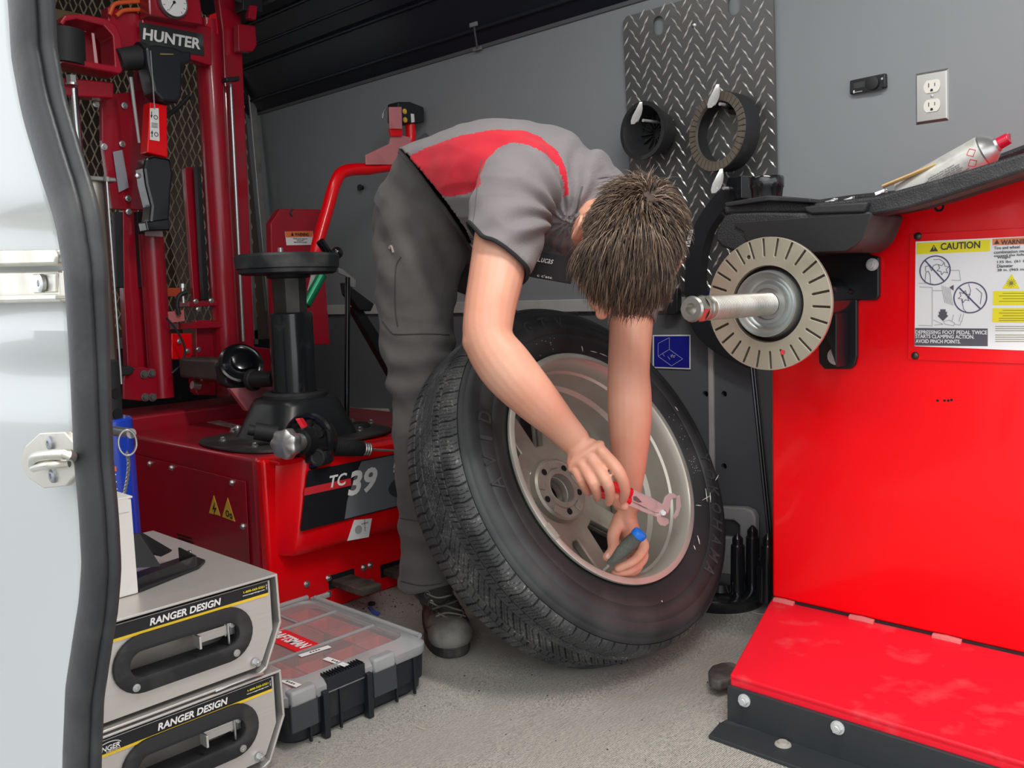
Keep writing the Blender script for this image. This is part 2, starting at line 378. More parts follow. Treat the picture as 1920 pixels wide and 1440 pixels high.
for py in rows:
    xr = sy(py, SL) + 8
    for i in range(nx + 1):
        k = i / nx; px = xr - (1 - k) * 420
        vs.append(P(px, py, 'y', pdep(px, py, k)))
fs = [(r * (nx + 1) + i, r * (nx + 1) + i + 1, (r + 1) * (nx + 1) + i + 1, (r + 1) * (nx + 1) + i) for r in range(len(rows) - 1) for i in range(nx)]
pil.add(vs, fs)
o = struct(build(pil, 'door_pillar', PILM, sub=1, angle=60)); md = o.modifiers.new('s', 'SOLIDIFY'); md.thickness = .006; md.offset = -1
SEALM = M('door seal rubber', (.028, .030, .032), .48, bump=.15, bs=200, dirt=(.06, .06, .06), ds=20, da=.4)
se = MB(); pa = []; ra = []; pb = []; rb_ = []
for py in rows:
    l, w_ = sy(py, SL), sy(py, SW)
    if py < 0: w_ = 72
    pc = P(l + w_ * .27, py, 'y', .275); ed = P(l, py, 'y', .275); pa.append(pc); ra.append(((pc - ed).length * .93, .009))
    pc2 = P(l + w_ * .74, py, 'y', .285); pb.append(pc2); rb_.append(((pc - ed).length * .80, .008))
se.tube(crv(pa, 2), [ra[min(i // 2, len(ra) - 1)] for i in range(2 * len(pa) - 1)], n=16, side=X)
se.tube(crv(pb, 2), [rb_[min(i // 2, len(rb_) - 1)] for i in range(2 * len(pb) - 1)], n=16, side=X)
tag(struct(build(se, 'door_seal', SEALM, angle=60)), 'thick double black rubber door seal curving down the white pillar')
strk = thing('striker_plate', 'zinc door striker plate with loop and two torx screws on the white pillar', 'striker', P(92, 920, 'y', .27))
ZB = M('yellowish zinc', (.66, .64, .56), .30, metal=.85, dirt=(.5, .46, .36), ds=25, da=.35, bump=.1, bs=80)
oc = [(48, 836), (74, 812), (120, 810), (140, 832), (147, 860), (140, 892), (122, 912), (82, 916), (52, 896), (36, 868)]
q = MB(); q.slab([P(a, b, 'y', .272) for a, b in oc], (0, .006, 0)); build(q, 'base_plate', ZB, strk, bevel=.001)
q = MB(); q.tube(crv([P(62, 870, 'y', .268), P(66, 858, 'y', .256), P(92, 853, 'y', .25), P(128, 852, 'y', .254), P(136, 860, 'y', .268)], 5), .0042, n=12); q.tube(crv([P(64, 878, 'y', .266), P(90, 872, 'y', .25), P(130, 868, 'y', .26)], 5), .0035, n=10); build(q, 'striker_loop', ZB, strk)
for a, b in ((96, 831), (101, 892)):
    q = MB(); cpt = P(a, b, 'y', .272); q.lathe(cpt, -Y, [(0, .0062), (.002, .006), (.003, .0045), (.003, .0025), (.0015, .0022), (.0015, 0)], n=20); build(q, 'screw', M('grey screw', (.35, .37, .4), .4, metal=.8), strk)
ck = thing('door_check', 'worn metal door bracket with torx screw on the upper white pillar', 'bracket', P(50, 570, 'y', .29))
q = MB(); q.slab([P(a, b, 'y', .287) for a, b in [(-150, 512), (108, 508), (112, 566), (-150, 572)]], (0, .02, 0)); build(q, 'lower_plate', ZB, ck, bevel=.0015)
q = MB(); q.slab([P(a, b, 'y', .275) for a, b in [(-150, 470), (98, 468), (104, 476), (103, 498), (-150, 502)]], (0, .02, 0)); build(q, 'upper_bar', ZB, ck, bevel=.003, seg=3)
q = MB(); q.slab([P(a, b, 'y', .279) for a, b in [(-150, 556), (104, 552), (104, 562), (-150, 568)]], (0, .01, 0)); build(q, 'lip', ZB, ck, bevel=.001)
q = MB(); q.lathe(P(81, 531, 'y', .284), -Y, [(0, .0078), (.003, .0075), (.004, .005), (.004, .0028), (.002, .0025), (.002, 0)], n=20); build(q, 'screw', ZINC, ck)
q = MB(); q.slab([P(a, b, 'y', .285) for a, b in [(60, 514), (104, 512), (104, 548), (62, 550)]], (0, .003, 0)); build(q, 'screw_pad', ZB, ck, bevel=.001)
# ================================================================ wheel and tyre
WC = V((-1.1345, 1.4930, .4125)); WN = V((.8789, -.0337, .4758)).normalized()
WU = WN.cross(Z).normalized(); WV = WU.cross(WN).normalized()    # WV points up in the wheel plane
def wp(w_, r, t): return WC + WN * w_ + (WU * math.cos(t) + WV * math.sin(t)) * r
wheel = thing('car_wheel', 'mounted tyre on a silver alloy wheel leaning against the man, inner side facing out', 'wheel', (WC.x, WC.y, 0))
TYR = M('tyre rubber', (.020, .022, .024), .55, bump=.12, bs=300, dirt=(.055, .058, .058), ds=7, da=.42)
def tread_mat():
    m = bpy.data.materials.new('tyre tread rubber'); m.use_nodes = True; t = m.node_tree; b = t.nodes['Principled BSDF']; L = t.links.new; N = t.nodes.new
    tc = N('ShaderNodeTexCoord'); n1 = N('ShaderNodeTexNoise'); n1.inputs['Scale'].default_value = 14; n1.inputs['Detail'].default_value = 8
    n2 = N('ShaderNodeTexNoise'); n2.inputs['Scale'].default_value = 190; n2.inputs['Detail'].default_value = 3
    L(tc.outputs['Object'], n1.inputs['Vector']); L(tc.outputs['Object'], n2.inputs['Vector'])
    r1 = N('ShaderNodeValToRGB'); L(n1.outputs[0], r1.inputs[0]); r1.color_ramp.elements[0].position = .46; r1.color_ramp.elements[1].position = .95
    r2 = N('ShaderNodeValToRGB'); L(n2.outputs[0], r2.inputs[0]); r2.color_ramp.elements[0].position = .60; r2.color_ramp.elements[1].position = .66
    mx = N('ShaderNodeMix'); mx.data_type = 'RGBA'; L(r1.outputs[0], mx.inputs[0]); mx.inputs[6].default_value = (.036, .038, .040, 1); mx.inputs[7].default_value = (.17, .17, .165, 1)
    m2 = N('ShaderNodeMix'); m2.data_type = 'RGBA'; mu = N('ShaderNodeMath'); mu.operation = 'MULTIPLY'; L(r2.outputs[0], mu.inputs[0]); L(r1.outputs[0], mu.inputs[1])
    L(mu.outputs[0], m2.inputs[0]); L(mx.outputs[2], m2.inputs[6]); m2.inputs[7].default_value = (.6, .6, .57, 1)
    L(m2.outputs[2], b.inputs['Base Color']); b.inputs['Roughness'].default_value = .55
    bp = N('ShaderNodeBump'); bp.inputs['Strength'].default_value = .4; bp.inputs['Distance'].default_value = .001; L(n2.outputs[0], bp.inputs['Height']); L(bp.outputs[0], b.inputs['Normal'])
    return m
# sidewalls + bead (lathe)
def tyre_r(w_):     # outer radius over the width
    k = abs(w_ + .0975) / .0855
    return .3810 - .0035 * k ** 2 - .013 * max(0, k - .78) ** 1.5 * 8
sw = MB()
fr_ = [(-.016, .247), (-.008, .256), (-.002, .268), (.004, .285), (.0065, .297), (.0058, .2985), (.0075, .30), (.009, .313), (.0075, .328), (.0065, .329), (.0065, .331), (.004, .344), (-.002, .355), (-.0035, .3555), (-.005, .358), (-.010, .3655)]
fr_.append((-.012, tyre_r(-.012) - .001))
bk_ = [(-.195 - a, b) for a, b in fr_][::-1]
sw.lathe(WC, WN, fr_, n=160); sw.lathe(WC, WN, bk_, n=120)
build(sw, 'sidewall', TYR, wheel, angle=50, fix=False)
# tread: real blocks, grooves and sipes
NP = 74; SPN = 26; NT = NP * SPN
def tread_depth(ph, w_):    # ph: pitch coordinate (blocks)
    w_ = w_ * .222 / .195
    f = lambda x: x - math.floor(x)
    G = .006
    for g0, g1 in ((-.0600, -.0655), (-.0870, -.0905), (-.1095, -.1115), (-.1300, -.1345), (-.1540, -.1600)):
        if g1 <= w_ <= g0: return G
    def slot(c, wd, slope, ww, a, b, dep):
        if not (b <= w_ <= a): return 0
        u = f(ph + c - slope * (w_ - a)); return dep if u < wd else 0
    d = 0
    if w_ > -.0600:       # shoulder: wavy cross slots, with sipes between
        k = (-w_ - .012) / .048
        wob = .10 * math.sin(k * math.pi * 1.6)
        u = f(ph + wob); 
        if u < .09: d = .0055 if k > .12 else .003
        elif .50 < u < .54 and .10 < k < .95: d = .002
        elif (.28 < u < .32 or .74 < u < .78) and .25 < k < .97: d = .0016
    elif w_ > -.0870:     # second rib
        u = f(ph * 1 + .35 + (w_ + .0655) * 9)
        if u < .11 and w_ > -.079: d = .005
        elif .45 < u < .52: d = .003
        elif .74 < u < .80: d = .002
    elif w_ > -.1300:     # centre blocks with steep diagonal slots
        u = f(ph + (w_ + .0905) * (-26))
        if u < .11: d = .005
        elif .50 < u < .57: d = .003
        elif .78 < u < .83: d = .002
    elif w_ > -.1540:
        u = f(ph + .2 - (w_ + .13) * 12)
        if u < .11 and w_ < -.140: d = .005
        elif .45 < u < .52: d = .003
    else:
        u = f(ph + .5 + .10 * math.sin((w_ + .16) * 60))
        if u < .14: d = .0055
        elif .55 < u < .60: d = .002
    return d
ws = [-.012]; 
while ws[-1] > -.1825: ws.append(ws[-1] - .0015)
ws[-1] = -.183
tv = []; k = len(ws)
ND = SPN
dtab = [[tread_depth(i / SPN + 1e-4, w_) for w_ in ws] for i in range(SPN)]
cw = [tyre_r(w_) for w_ in ws]
wn = np.array(WN); wu = np.array(WU); wv = np.array(WV); wc = np.array(WC)
for i in range(NT):
    t = 2 * math.pi * i / NT; d = wu * math.cos(t) + wv * math.sin(t); row = dtab[i % SPN]
    for j, w_ in enumerate(ws):
        edge = 0 if 0 < j < k - 1 else 1
        tv.append(tuple(wc + wn * w_ + d * (cw[j] - (0 if edge else row[j]))))
tf = [(i * k + j, ((i + 1) % NT) * k + j, ((i + 1) % NT) * k + j + 1, i * k + j + 1) for i in range(NT) for j in range(k - 1)]
tm = MB(); tm.v = tv; tm.f = tf; tm.m = [0] * len(tf)
build(tm, 'tread', tread_mat(), wheel, angle=28, fix=False)
# moulded lettering on the sidewall
TL = M('moulded rubber lettering', (.045, .048, .05), .5)
def side_text(s, ang, r, h, adv, name='moulded_lettering', flip=1):
    for i, ch in enumerate(s):
        q = MB()
        t = ang + i * adv
        rad = WU * math.cos(t) + WV * math.sin(t); tan = (WV * math.cos(t) - WU * math.sin(t))
        O = WC + WN * .0088 + rad * r
        text(ch, O, tan, rad, h, None, None, width=h * .8 * (.35 if ch == 'I' else 1), bold=.02, up=-.001, th=.0026, mb=q)
        build(q, 'raised_letter', TL, wheel, fix=False, smooth=False)
# rim: barrel, lip, spokes, hub
RIM = M('champagne alloy', (.54, .53, .47), .40, metal=.5, bump=.06, bs=60, dirt=(.38, .35, .30), ds=5, da=.36, rv=.1)
RIMD = M('dull cast alloy', (.44, .42, .36), .42, metal=.5, bump=.25, bs=90, dirt=(.17, .155, .13), ds=7, da=.42)
rm = MB()
prof = [(-.199, .230), (-.193, .255), (-.187, .255), (-.180, .236), (-.06, .236), (-.02, .240), (-.012, .250), (-.004, .2545), (.001, .2540), (.0022, .2510), (.0012, .2420), (-.003, .2385), (-.010, .2360), (-.014, .2335), (-.040, .2315), (-.044, .2265), (-.095, .2235), (-.105, .2165), (-.165, .2125), (-.19, .2150), (-.199, .230)]
rm.lathe(WC, WN, prof, n=160)
build(rm, 'rim_barrel', RIM, wheel, angle=30, fix=False)
def wpoly(rs, t0, t1, n=8, ins=0):
    r0_, r1_ = rs; p = []
    for i in range(n + 1):
        t = t0 + (t1 - t0) * i / n; p.append((r1_ * math.cos(t), r1_ * math.sin(t)))
    tm_ = (t0 + t1) / 2; sp_ = (t1 - t0) / 2 * ins
    for i in range(4):
        t = tm_ + sp_ * (1 - 2 * i / 3); p.append((r0_ * math.cos(t), r0_ * math.sin(t)))
    return p
A0 = math.radians(SPOKE0) if 'SPOKE0' in globals() else math.radians(92)
win = []; poc = []
for i in range(5):
    t = A0 + i * 2 * math.pi / 5
    win.append(wpoly((.104, .200), t - .235, t + .235, ins=.6))
    ts = t + math.pi / 5
    poc.append(wpoly((.112, .186), ts - .20, ts + .20, ins=.45))
sp1 = MB(); sp1.plate(circ(0, 0, .214, 96), [circ(0, 0, .036, 32)] + win + poc, WC - WN * .176, WU, WV, .022, bev=.004)
build(sp1, 'spokes', RIMD, wheel, angle=50, fix=False)
sp2 = MB(); sp2.plate(circ(0, 0, .215, 96), [circ(0, 0, .036, 32)] + win, WC - WN * .196, WU, WV, .016, bev=.002)
build(sp2, 'face_disc', RIMD, wheel, angle=50, fix=False)
hb = MB(); hb.lathe(WC, WN, [(-.19, .078), (-.165, .075), (-.152, .071), (-.148, .066), (-.150, .060), (-.150, .046), (-.146, .044), (-.146, .036), (-.150, .034), (-.20, .0325)], n=60)
build(hb, 'hub', RIMD, wheel, angle=30)
hb = MB()
for i in range(5):
    t = A0 + (i + .5) * 2 * math.pi / 5; cpt = wp(-.150, .053, t)
    hb = MB(); hb.cyl(cpt, cpt + WN * .0012, .0072, n=16); build(hb, 'bolt_hole', M('dark hole', (.006, .006, .006), .8), wheel)
hb = MB()
for i in range(5):
    t = A0 + (i + .0) * 2 * math.pi / 5
    a_, b_ = wp(-.150, .060, t), wp(-.150, .070, t)
    tn = WU * -math.sin(t) + WV * math.cos(t)
    hb = MB(); hb.box(wp(-.149, .056, t), (.022, .018, .006), U=tn, W=(b_ - a_), N=WN); build(hb, 'hub_pad', RIMD, wheel, bevel=.002)
hb = MB(); hb.lathe(WC, WN, [(-.146, .0330), (-.1455, .0360), (-.1475, .0365)], n=48); build(hb, 'bore_ring', STL, wheel)
q = MB(); tt = math.radians(-24)
q.box(wp(-.001, .2455, tt), (.034, .015, .008), U=(WU * -math.sin(tt) + WV * math.cos(tt)), W=(WU * math.cos(tt) + WV * math.sin(tt)), N=WN)
lab(build(q, 'balance_weight', M('grey lead weight', (.40, .39, .34), .5, metal=.5), wheel, bevel=.0015), 'clip-on balance weight')
side_text('YOKOHAMA', math.radians(188), .317, .030, math.radians(7.4))
side_text('AVID', math.radians(2), .318, .028, math.radians(8))
side_text('GTV', math.radians(76), .325, .026, math.radians(9))

q = MB(); rnd = random.Random(9)
for (a, b, dx, dy) in ((1318, 915, 3, 24), (1326, 922, 1, 18), (1312, 936, 14, -8), (1336, 900, 6, -10), (1303, 1000, 4, 16), (1296, 1018, 3, 8), (1092, 655, 2, 10), (1108, 664, 12, 3), (1125, 668, 14, 6), (1300, 945, 10, 1), (1262, 765, 6, 8), (1237, 1118, 2, 3), (1000, 885, -2, 4)):
    A = PL(a, b, WC + WN * .0095, WN); B_ = PL(a + dx, b + dy, WC + WN * .0095, WN); q.tube([A, (A + B_) / 2 + WN * .0004, B_], [.0004, .0011, .0003], n=5)
for i in range(60):
    t = rnd.choice([rnd.gauss(3.35, .05), rnd.gauss(3.05, .12), rnd.gauss(1.5, .1)]); r = rnd.uniform(.262, .31); c0 = wp(.0045 + .02 * (r - .262), r, t); q.box(c0, (.0012, .0010, .0008), U=WU, W=WV, N=WN)
o = build(q, 'soap_marks', M('dried soap', (.75, .75, .72), .5), wheel); o['kind'] = 'stuff'

def SCL(o, c0, k):
    W = WO[o.name]
    for v in o.data.vertices: v.co = (c0 + (v.co + W - c0) * k) - W
for o_ in list(wheel.children): SCL(o_, WC, 1.03)
# ================================================================ tyre changer
FX, SY, TZ = -1.84, 1.09, .41
tch = thing('tire_changer', 'red tyre changer with twin masts, black centre post and TC39 on its front', 'tire changer', (-2.2, 1.45, 0))
def x_(a, b, v): return P(a, b, 'x', v)
def y_(a, b, v): return P(a, b, 'y', v)
def z_(a, b, v): return P(a, b, 'z', v)
q = MB(); q.slab([(-1.875, SY + .004, .0), (-1.875, SY + .004, TZ), (-2.56, SY + .004, TZ), (-2.56, SY + .004, .0)], (0, .72, 0)); build(q, 'cabinet', RED_SHADE, tch, bevel=.012, seg=4)
# front wall under the cover
q = MB(); q.bb((-1.875, SY + .004, .0), (FX, 1.80, .408)); build(q, 'front_panel', RED, tch, bevel=.008, seg=3)
q = MB()  # swept corner and bulged front cover
n = 10
top_out = [(-1.848, SY + .022), (-1.842, SY + .035), (-1.832, SY + .052), (-1.815, SY + .072), (-1.793, SY + .090), (-1.785, SY + .115), (-1.785, 1.80)]
bot_out = [(-1.848, SY + .018), (-1.842, SY + .022), (-1.832, SY + .028), (-1.81, SY + .036), (-1.793, SY + .045), (-1.785, SY + .055), (-1.785, 1.80)]
zs = [.165, .172, .20, .25, .30, .35, .395, .405, .408]
vs = []
for zi, z in enumerate(zs):
    t = (z - .165) / (.408 - .165); ins = .03 if zi == 0 else (.01 if zi == 1 else (.004 if zi == 7 else (.02 if zi == 8 else 0)))
    for (a, b), (c_, d) in zip(top_out, bot_out):
        xx, yy = c_ + (a - c_) * t, d + (b - d) * t
        vs.append((max(-1.85, xx - ins), yy, z))
k = len(top_out)
q.add(vs, [(i * k + j, i * k + j + 1, (i + 1) * k + j + 1, (i + 1) * k + j) for i in range(len(zs) - 1) for j in range(k - 1)])
q.add([vs[j] for j in range(k)] + [(-1.85, 1.80, .165)], [tuple(range(k + 1))])
o = build(q, 'front_cover', RED, tch, sub=2, angle=60)
q = MB(); q.bb((-1.90, SY + .02, .395), (-1.80, 1.80, .407)); build(q, 'cover_top', RED, tch, bevel=.004)
# decal on the front cover
q = MB(); dx = -1.782
dz0, dz1 = .245, .378
dec = [(dx, 1.165 + .012, .375), (dx, 1.78, .375), (dx, 1.78, .235), (dx, 1.148, .235)]
q.slab(dec, (.001, 0, 0)); dco = build(q, 'front_decal', BKP, tch, smooth=False)
q = MB(); q.slab([(dx + .001, 1.166, .336), (dx + .001, 1.30, .336), (dx + .001, 1.30, .318), (dx + .001, 1.162, .318)], (.0005, 0, 0)); build(q, 'red_stripe', REDP, dco, smooth=False)
q = MB(); q.slab([(dx + .001, 1.335, .372), (dx + .001, 1.78, .372), (dx + .001, 1.78, .238), (dx + .001, 1.275, .238), (dx + .001, 1.285, .28), (dx + .001, 1.31, .335)], (.0004, 0, 0)); build(q, 'grey_field', GRYP, dco, smooth=False)
q = MB(); q.slab([(dx + .0014, 1.50 + .085 * math.cos(a), .285 + .035 * math.sin(a)) for a in [i * math.pi / 12 for i in range(24)]], (.0004, 0, 0)); build(q, 'dark_oval', M('dark oval print', (.05, .055, .06), .4), dco, smooth=False)
text('TC', (dx + .0022, 1.262, .338), Y, Z, .030, WHP, dco, width=.052, bold=.03, shear=.3)
text('39', (dx + .0022, 1.334, .322), Y, Z, .062, WHP, dco, width=.094, bold=.05, shear=.25)
text('HUNTER', (dx + .0022, 1.492, .347), Y, Z, .017, WHP, dco, width=.118, bold=.04, shear=.3)
text('Engineering Company', (dx + .0022, 1.497, .331), Y, Z, .010, WHP, dco, width=.13, bold=.01, shear=.3)
# small white diagram label
sp_ = [x_(664, 975, dx), x_(697, 972, dx), x_(691, 1007, dx), x_(651, 1014, dx)]
q = MB(); q.slab(sp_, (.001, 0, 0)); so_ = build(q, 'diagram_label', WHP, tch, smooth=False)
q = MB(); c0 = x_(672, 993, dx + .001); q.cyl(c0, c0 + X * .0005, .011, n=20); q.box(x_(684, 985, dx + .0012), (.001, .003, .03)); q.box(x_(684, 981, dx + .0012), (.001, .022, .003)); build(q, 'wheel_drawing', GRYL, so_)
# side panel with fasteners, triangles, vents
q = MB(); q.slab([y_(246, 850, SY), y_(461, 903, SY), y_(469, 1060, SY), y_(262, 1000, SY)], (0, -.0015, 0)); build(q, 'side_panel', RED_SHADE, tch, bevel=.001)
for a, b in ((281, 869), (322, 877), (435, 905), (456, 987)):
    q = MB(); q.hexbolt(y_(a, b, SY - .001), -Y, .0065, .006); build(q, 'bolt', ZINC, tch, smooth=False)
for pts, kind in (([(401, 929), (413, 967), (392, 962)], 0), ([(427, 933), (441, 978), (417, 969)], 1)):
    q = MB(); q.slab([y_(a, b, SY - .0016) for a, b in pts], (0, -.0006, 0)); tr = build(q, 'warning_triangle', YEL2, tch, smooth=False)
    g = [sum(p[0] for p in pts) / 3, sum(p[1] for p in pts) / 3 + 2]
    q = MB()
    if kind == 0:
        q.slab([y_(g[0] + a, g[1] + b, SY - .0023) for a, b in [(1, -14), (-4, 1), (0, 0), (-1, 12), (4, -3), (0, -2)]], (0, -.0003, 0)); build(q, 'lightning_mark', BKP, tr, smooth=False)
    else:
        for (a, b, r) in ((-2, 1, .0075), (5, 6, .0055)):
            cc = y_(g[0] + a, g[1] + b, SY - .0023); q.lathe(cc, -Y, [(0, r), (.0003, r), (.0003, r * .62), (0, r * .62)], n=16, close=True)
            for i in range(8):
                t = i * math.pi / 4; q.box(cc + X * math.cos(t) * r * 1.1 + Z * math.sin(t) * r * 1.1, (.003, .0006, .003))
        build(q, 'gear_mark', BKP, tr, smooth=False)
for i in range(4):
    q = MB(); q.slab([y_(333 + i * 2 - 0, 1000 + i * 7, SY - .001), y_(360 + i * 3, 1008 + i * 8, SY - .001), y_(360 + i * 3, 1011 + i * 8, SY - .001), y_(333 + i * 2, 1003 + i * 7, SY - .001)], (0, -.002, 0)); build(q, 'vent_slot', M('vent black', (.02, .002, .004), .6), tch)
q = MB(); q.hexbolt((-1.783, 1.55, .385), X, .006, .005); build(q, 'bolt', ZINC, tch, smooth=False)
for a, b in ((575, 1095), (616, 1084), (616, 1114), (682, 1064), (694, 1060), (695, 1091)):
    q = MB(); q.hexbolt(x_(a, b, FX), X, .0065, .006); build(q, 'bolt', ZINC, tch, smooth=False)
PEDM = M('worn pedal rubber', (.03, .028, .026), .8, bump=1, bs=120, dirt=(.12, .10, .085), ds=30, da=.5, stretch=(1, .3, 1))
for (a, b, w_) in ((640, 1085, .062), (735, 1065, .062)):
    c0 = x_(a, b, FX)
    q = MB(); q.box(c0 + X * .001, (.004, w_ * 1.25, .034)); build(q, 'pedal_slot', M('slot black', (.004, .004, .005), .8), tch)
    q = MB(); q.box(c0 + X * .06 - Z * .004, (.13, w_, .018)); build(q, 'foot_pedal', PEDM, tch, bevel=.003)
# debris label on the top deck
q = MB(); q.slab([z_(378, 790, TZ), z_(452, 806, TZ), z_(478, 805, TZ), z_(400, 786, TZ)], (0, 0, .001)); build(q, 'deck_label', M('worn white label', (.5, .46, .42), .6, dirt=(.25, .06, .06), ds=30, da=.45), tch, smooth=False)
# black deck plate
dc = z_(553, 826, TZ); 
q = MB()
op = []
a0_, b0_ = V(z_(386, 826, TZ)), V(z_(716, 806, TZ)); ctr = (a0_ + b0_) / 2; ax_ = (b0_ - a0_).normalized(); L_ = (b0_ - a0_).length / 2; pw = V((-ax_.y, ax_.x, 0))
CP = V((-2.055, 1.332, 0))
for i in range(40):
    t = 2 * math.pi * i / 40; ct, st_ = math.cos(t), math.sin(t)
    op.append(CP + Z * (TZ + .002) + X * (abs(ct) ** .6 * (1 if ct > 0 else -1) * .20) + Y * (abs(st_) ** .6 * (1 if st_ > 0 else -1) * .235))
q.slab(op, (0, 0, .006)); build(q, 'deck_plate', M('black deck plate', (.03, .03, .032), .45, dirt=(.12, .11, .10), ds=7, da=.45), tch, bevel=.001)
for a, b in ((418, 826), (478, 837), (437, 809), (660, 792), (696, 793), (675, 807)):
    q = MB(); q.hexbolt(z_(a, b, TZ + .008), Z, .0075, .009); build(q, 'bolt', ZINC, tch, smooth=False)
q = MB(); q.cyl(z_(446, 812, TZ), V(z_(446, 812, TZ)) + Z * .014, .010, n=16); q.ball(V(z_(446, 812, TZ)) + Z * .014, .010); build(q, 'dome_nut', STL, tch)
# centre post
BC = BLKG
def cz(h): return V((CP.x, CP.y, h))
q = MB(); vs = []; rings = [(TZ + .006, .128, .30), (TZ + .03, .120, .36), (TZ + .095, .100, .55), (TZ + .108, .094, .6), (TZ + .112, .085, .8)]
N_ = 40
for h, r, sq in rings:
    for i in range(N_):
        t = 2 * math.pi * i / N_ + .15; ct, st_ = math.cos(t), math.sin(t); e = sq
        vs.append((CP.x + (abs(ct) ** e) * (1 if ct > 0 else -1) * r, CP.y + (abs(st_) ** e) * (1 if st_ > 0 else -1) * r, h))
q.add(vs, [(i * N_ + j, i * N_ + (j + 1) % N_, (i + 1) * N_ + (j + 1) % N_, (i + 1) * N_ + j) for i in range(len(rings) - 1) for j in range(N_)] + [tuple(range(len(vs) - N_, len(vs)))])
build(q, 'post_shroud', M('black shroud plastic', (.014, .016, .018), .33, bump=.05, bs=50, dirt=(.05, .05, .05), ds=9, da=.3), tch, angle=50)
q = MB(); q.lathe(cz(0), Z, [(.505, .078), (.512, .086), (.530, .086), (.535, .080), (.535, .06)], n=48); build(q, 'collar', BLKM, tch)
q = MB(); q.lathe(cz(0), Z, [(.50, .058), (.742, .058), (.746, .055), (.746, .05)], n=48); build(q, 'post_sleeve', M('black gloss post', (.012, .015, .017), .20, coat=.5, dirt=(.06, .06, .06), ds=16, da=.3), tch)
q = MB(); q.lathe(cz(0), Z, [(.74, .044), (.835, .046)], n=8); build(q, 'hex_shaft', M('worn dark steel', (.07, .067, .06), .4, metal=.6, dirt=(.03, .03, .03), ds=14, da=.4), tch, smooth=False)
q = MB(); q.lathe(cz(0), Z, [(.835, .046), (.838, .056), (.850, .056), (.856, .09), (.856, .02)], n=40); build(q, 'platform_hub', BLKM, tch)
q = MB(); q.lathe(cz(0), Z, [(.846, .02), (.846, .118), (.850, .126), (.860, .128), (.862, .133), (.892, .136), (.898, .131), (.900, .11), (.898, .03), (.898, 0)], n=64); build(q, 'platform_disc', M('scuffed rubber disc', (.022, .026, .029), .5, bump=.3, bs=60, dirt=(.11, .11, .105), ds=13, da=.36), tch)
q = MB(); pp = x_(520, 470, -2.06); q.cyl((CP.x + .01, pp.y, .893), (CP.x + .01, pp.y, .915), .007, n=12); build(q, 'stub_pin', STL, tch)
# tool head resting at the front: silver knob, drum, bellows
HD = V(x_(578, 827, -1.80)); ha = (V(x_(500, 826, -1.70)) - V(x_(600, 832, -1.80))).normalized()
ha = V((.42, -.90, .10)).normalized()
_pre = set(bpy.data.objects.keys())
q = MB(); q.lathe(HD, ha, [(-.035, .02), (-.03, .045), (-.012, .052), (0, .0535), (.004, .050), (.004, .044), (-.002, .042), (-.002, .01)], n=48); build(q, 'lift_drum', BLKG, tch)
q = MB(); q.lathe(HD, ha, [(-.004, 0), (-.004, .040), (.002, .036), (.012, .03), (.03, .024), (.034, .012), (.034, 0)], n=32)
for i in range(7):
    t = i * 2 * math.pi / 7; a_, b_ = perp(ha); pp = HD + (a_ * math.cos(t) + b_ * math.sin(t)) * .034
    q.cyl(pp - ha * .004, pp + ha * .012, .0075, n=10)
build(q, 'drum_flange', M('black cast flange', (.012, .012, .013), .3, bump=.3, bs=80), tch)
q = MB(); q.cyl(HD + ha * .03, HD + ha * .055, .017, n=24); q.cyl(HD + ha * .055, HD + ha * .06, .02, n=24); build(q, 'knob_neck', STL, tch)
q = MB(); a_, b_ = perp(ha); vs = []; NN = 56
for h, kk in ((.062, .85), (.066, 1), (.083, 1), (.088, .86), (.089, .0)):
    for i in range(NN):
        t = 2 * math.pi * i / NN; r = (.0265 + .0018 * math.cos(7 * t)) * kk; vs.append(HD + ha * h + (a_ * math.cos(t) + b_ * math.sin(t)) * r)
q.add(vs, [(i * NN + j, i * NN + (j + 1) % NN, (i + 1) * NN + (j + 1) % NN, (i + 1) * NN + j) for i in range(4) for j in range(NN)]); build(q, 'lobed_knob', STL, tch, angle=60)
q = MB(); lv0 = HD + ha * .01 + Z * .03; q.box(lv0 + V((.004, -.004, 0)), (.012, .010, .034), U=ha, W=V((.3, .9, 0)), N=V((-.2, -.5, 1))); build(q, 'red_lever', REDB, tch, bevel=.002)
q = MB(); pp = HD + ha * .012 - Z * .03 + V((.02, .02, 0)); q.cyl(pp - ha * .02, pp + ha * .014, .016, n=24); q.lathe(pp + ha * .014, ha, [(0, .016), (.001, .012), (-.002, .008), (-.002, 0)], n=24); build(q, 'side_button', BLKM, tch)
for n_ in [n_ for n_ in bpy.data.objects.keys() if n_ not in _pre]: SCL(bpy.data.objects[n_], HD, 1.28)
b0 = V(x_(603, 836, -1.79)); b1 = V(x_(690, 842, -1.765)); bd = (b1 - b0); pr = []
for i in range(34):
    t = i / 33 * bd.length * .86; r = .0235 - .004 * i / 33; pr += [(t, r), (t + .0015, r), (t + .0020, r - .0035), (t + .0030, r - .0035)]
q = MB(); q.lathe(b0, bd, pr, n=24); build(q, 'bellows_grip', BLKM, tch, angle=30)
q = MB()
for i in range(3): q.lathe(b0 + bd * (.90 + i * .05), bd, [(0, .0155), (.0022, .0165), (.0044, .0155)], n=24)
q.cyl(b0 + bd * .86, b0 + bd * 1.04, .0148, n=24); build(q, 'grip_rings', [STL][0], tch)
q = MB(); q.cyl(b0 + bd * 1.03, b0 + bd * 1.6, .003, n=10); build(q, 'thin_rod', STL, tch)
q = MB(); a1 = V(x_(478, 808, -1.98)); a2 = V(x_(520, 815, -1.95)); q.cyl(a1, a2, .022, n=24); q.cyl(a1 + (a1 - a2) * .3, a1, .013, n=16); build(q, 'black_air_fitting', BLKM, tch)
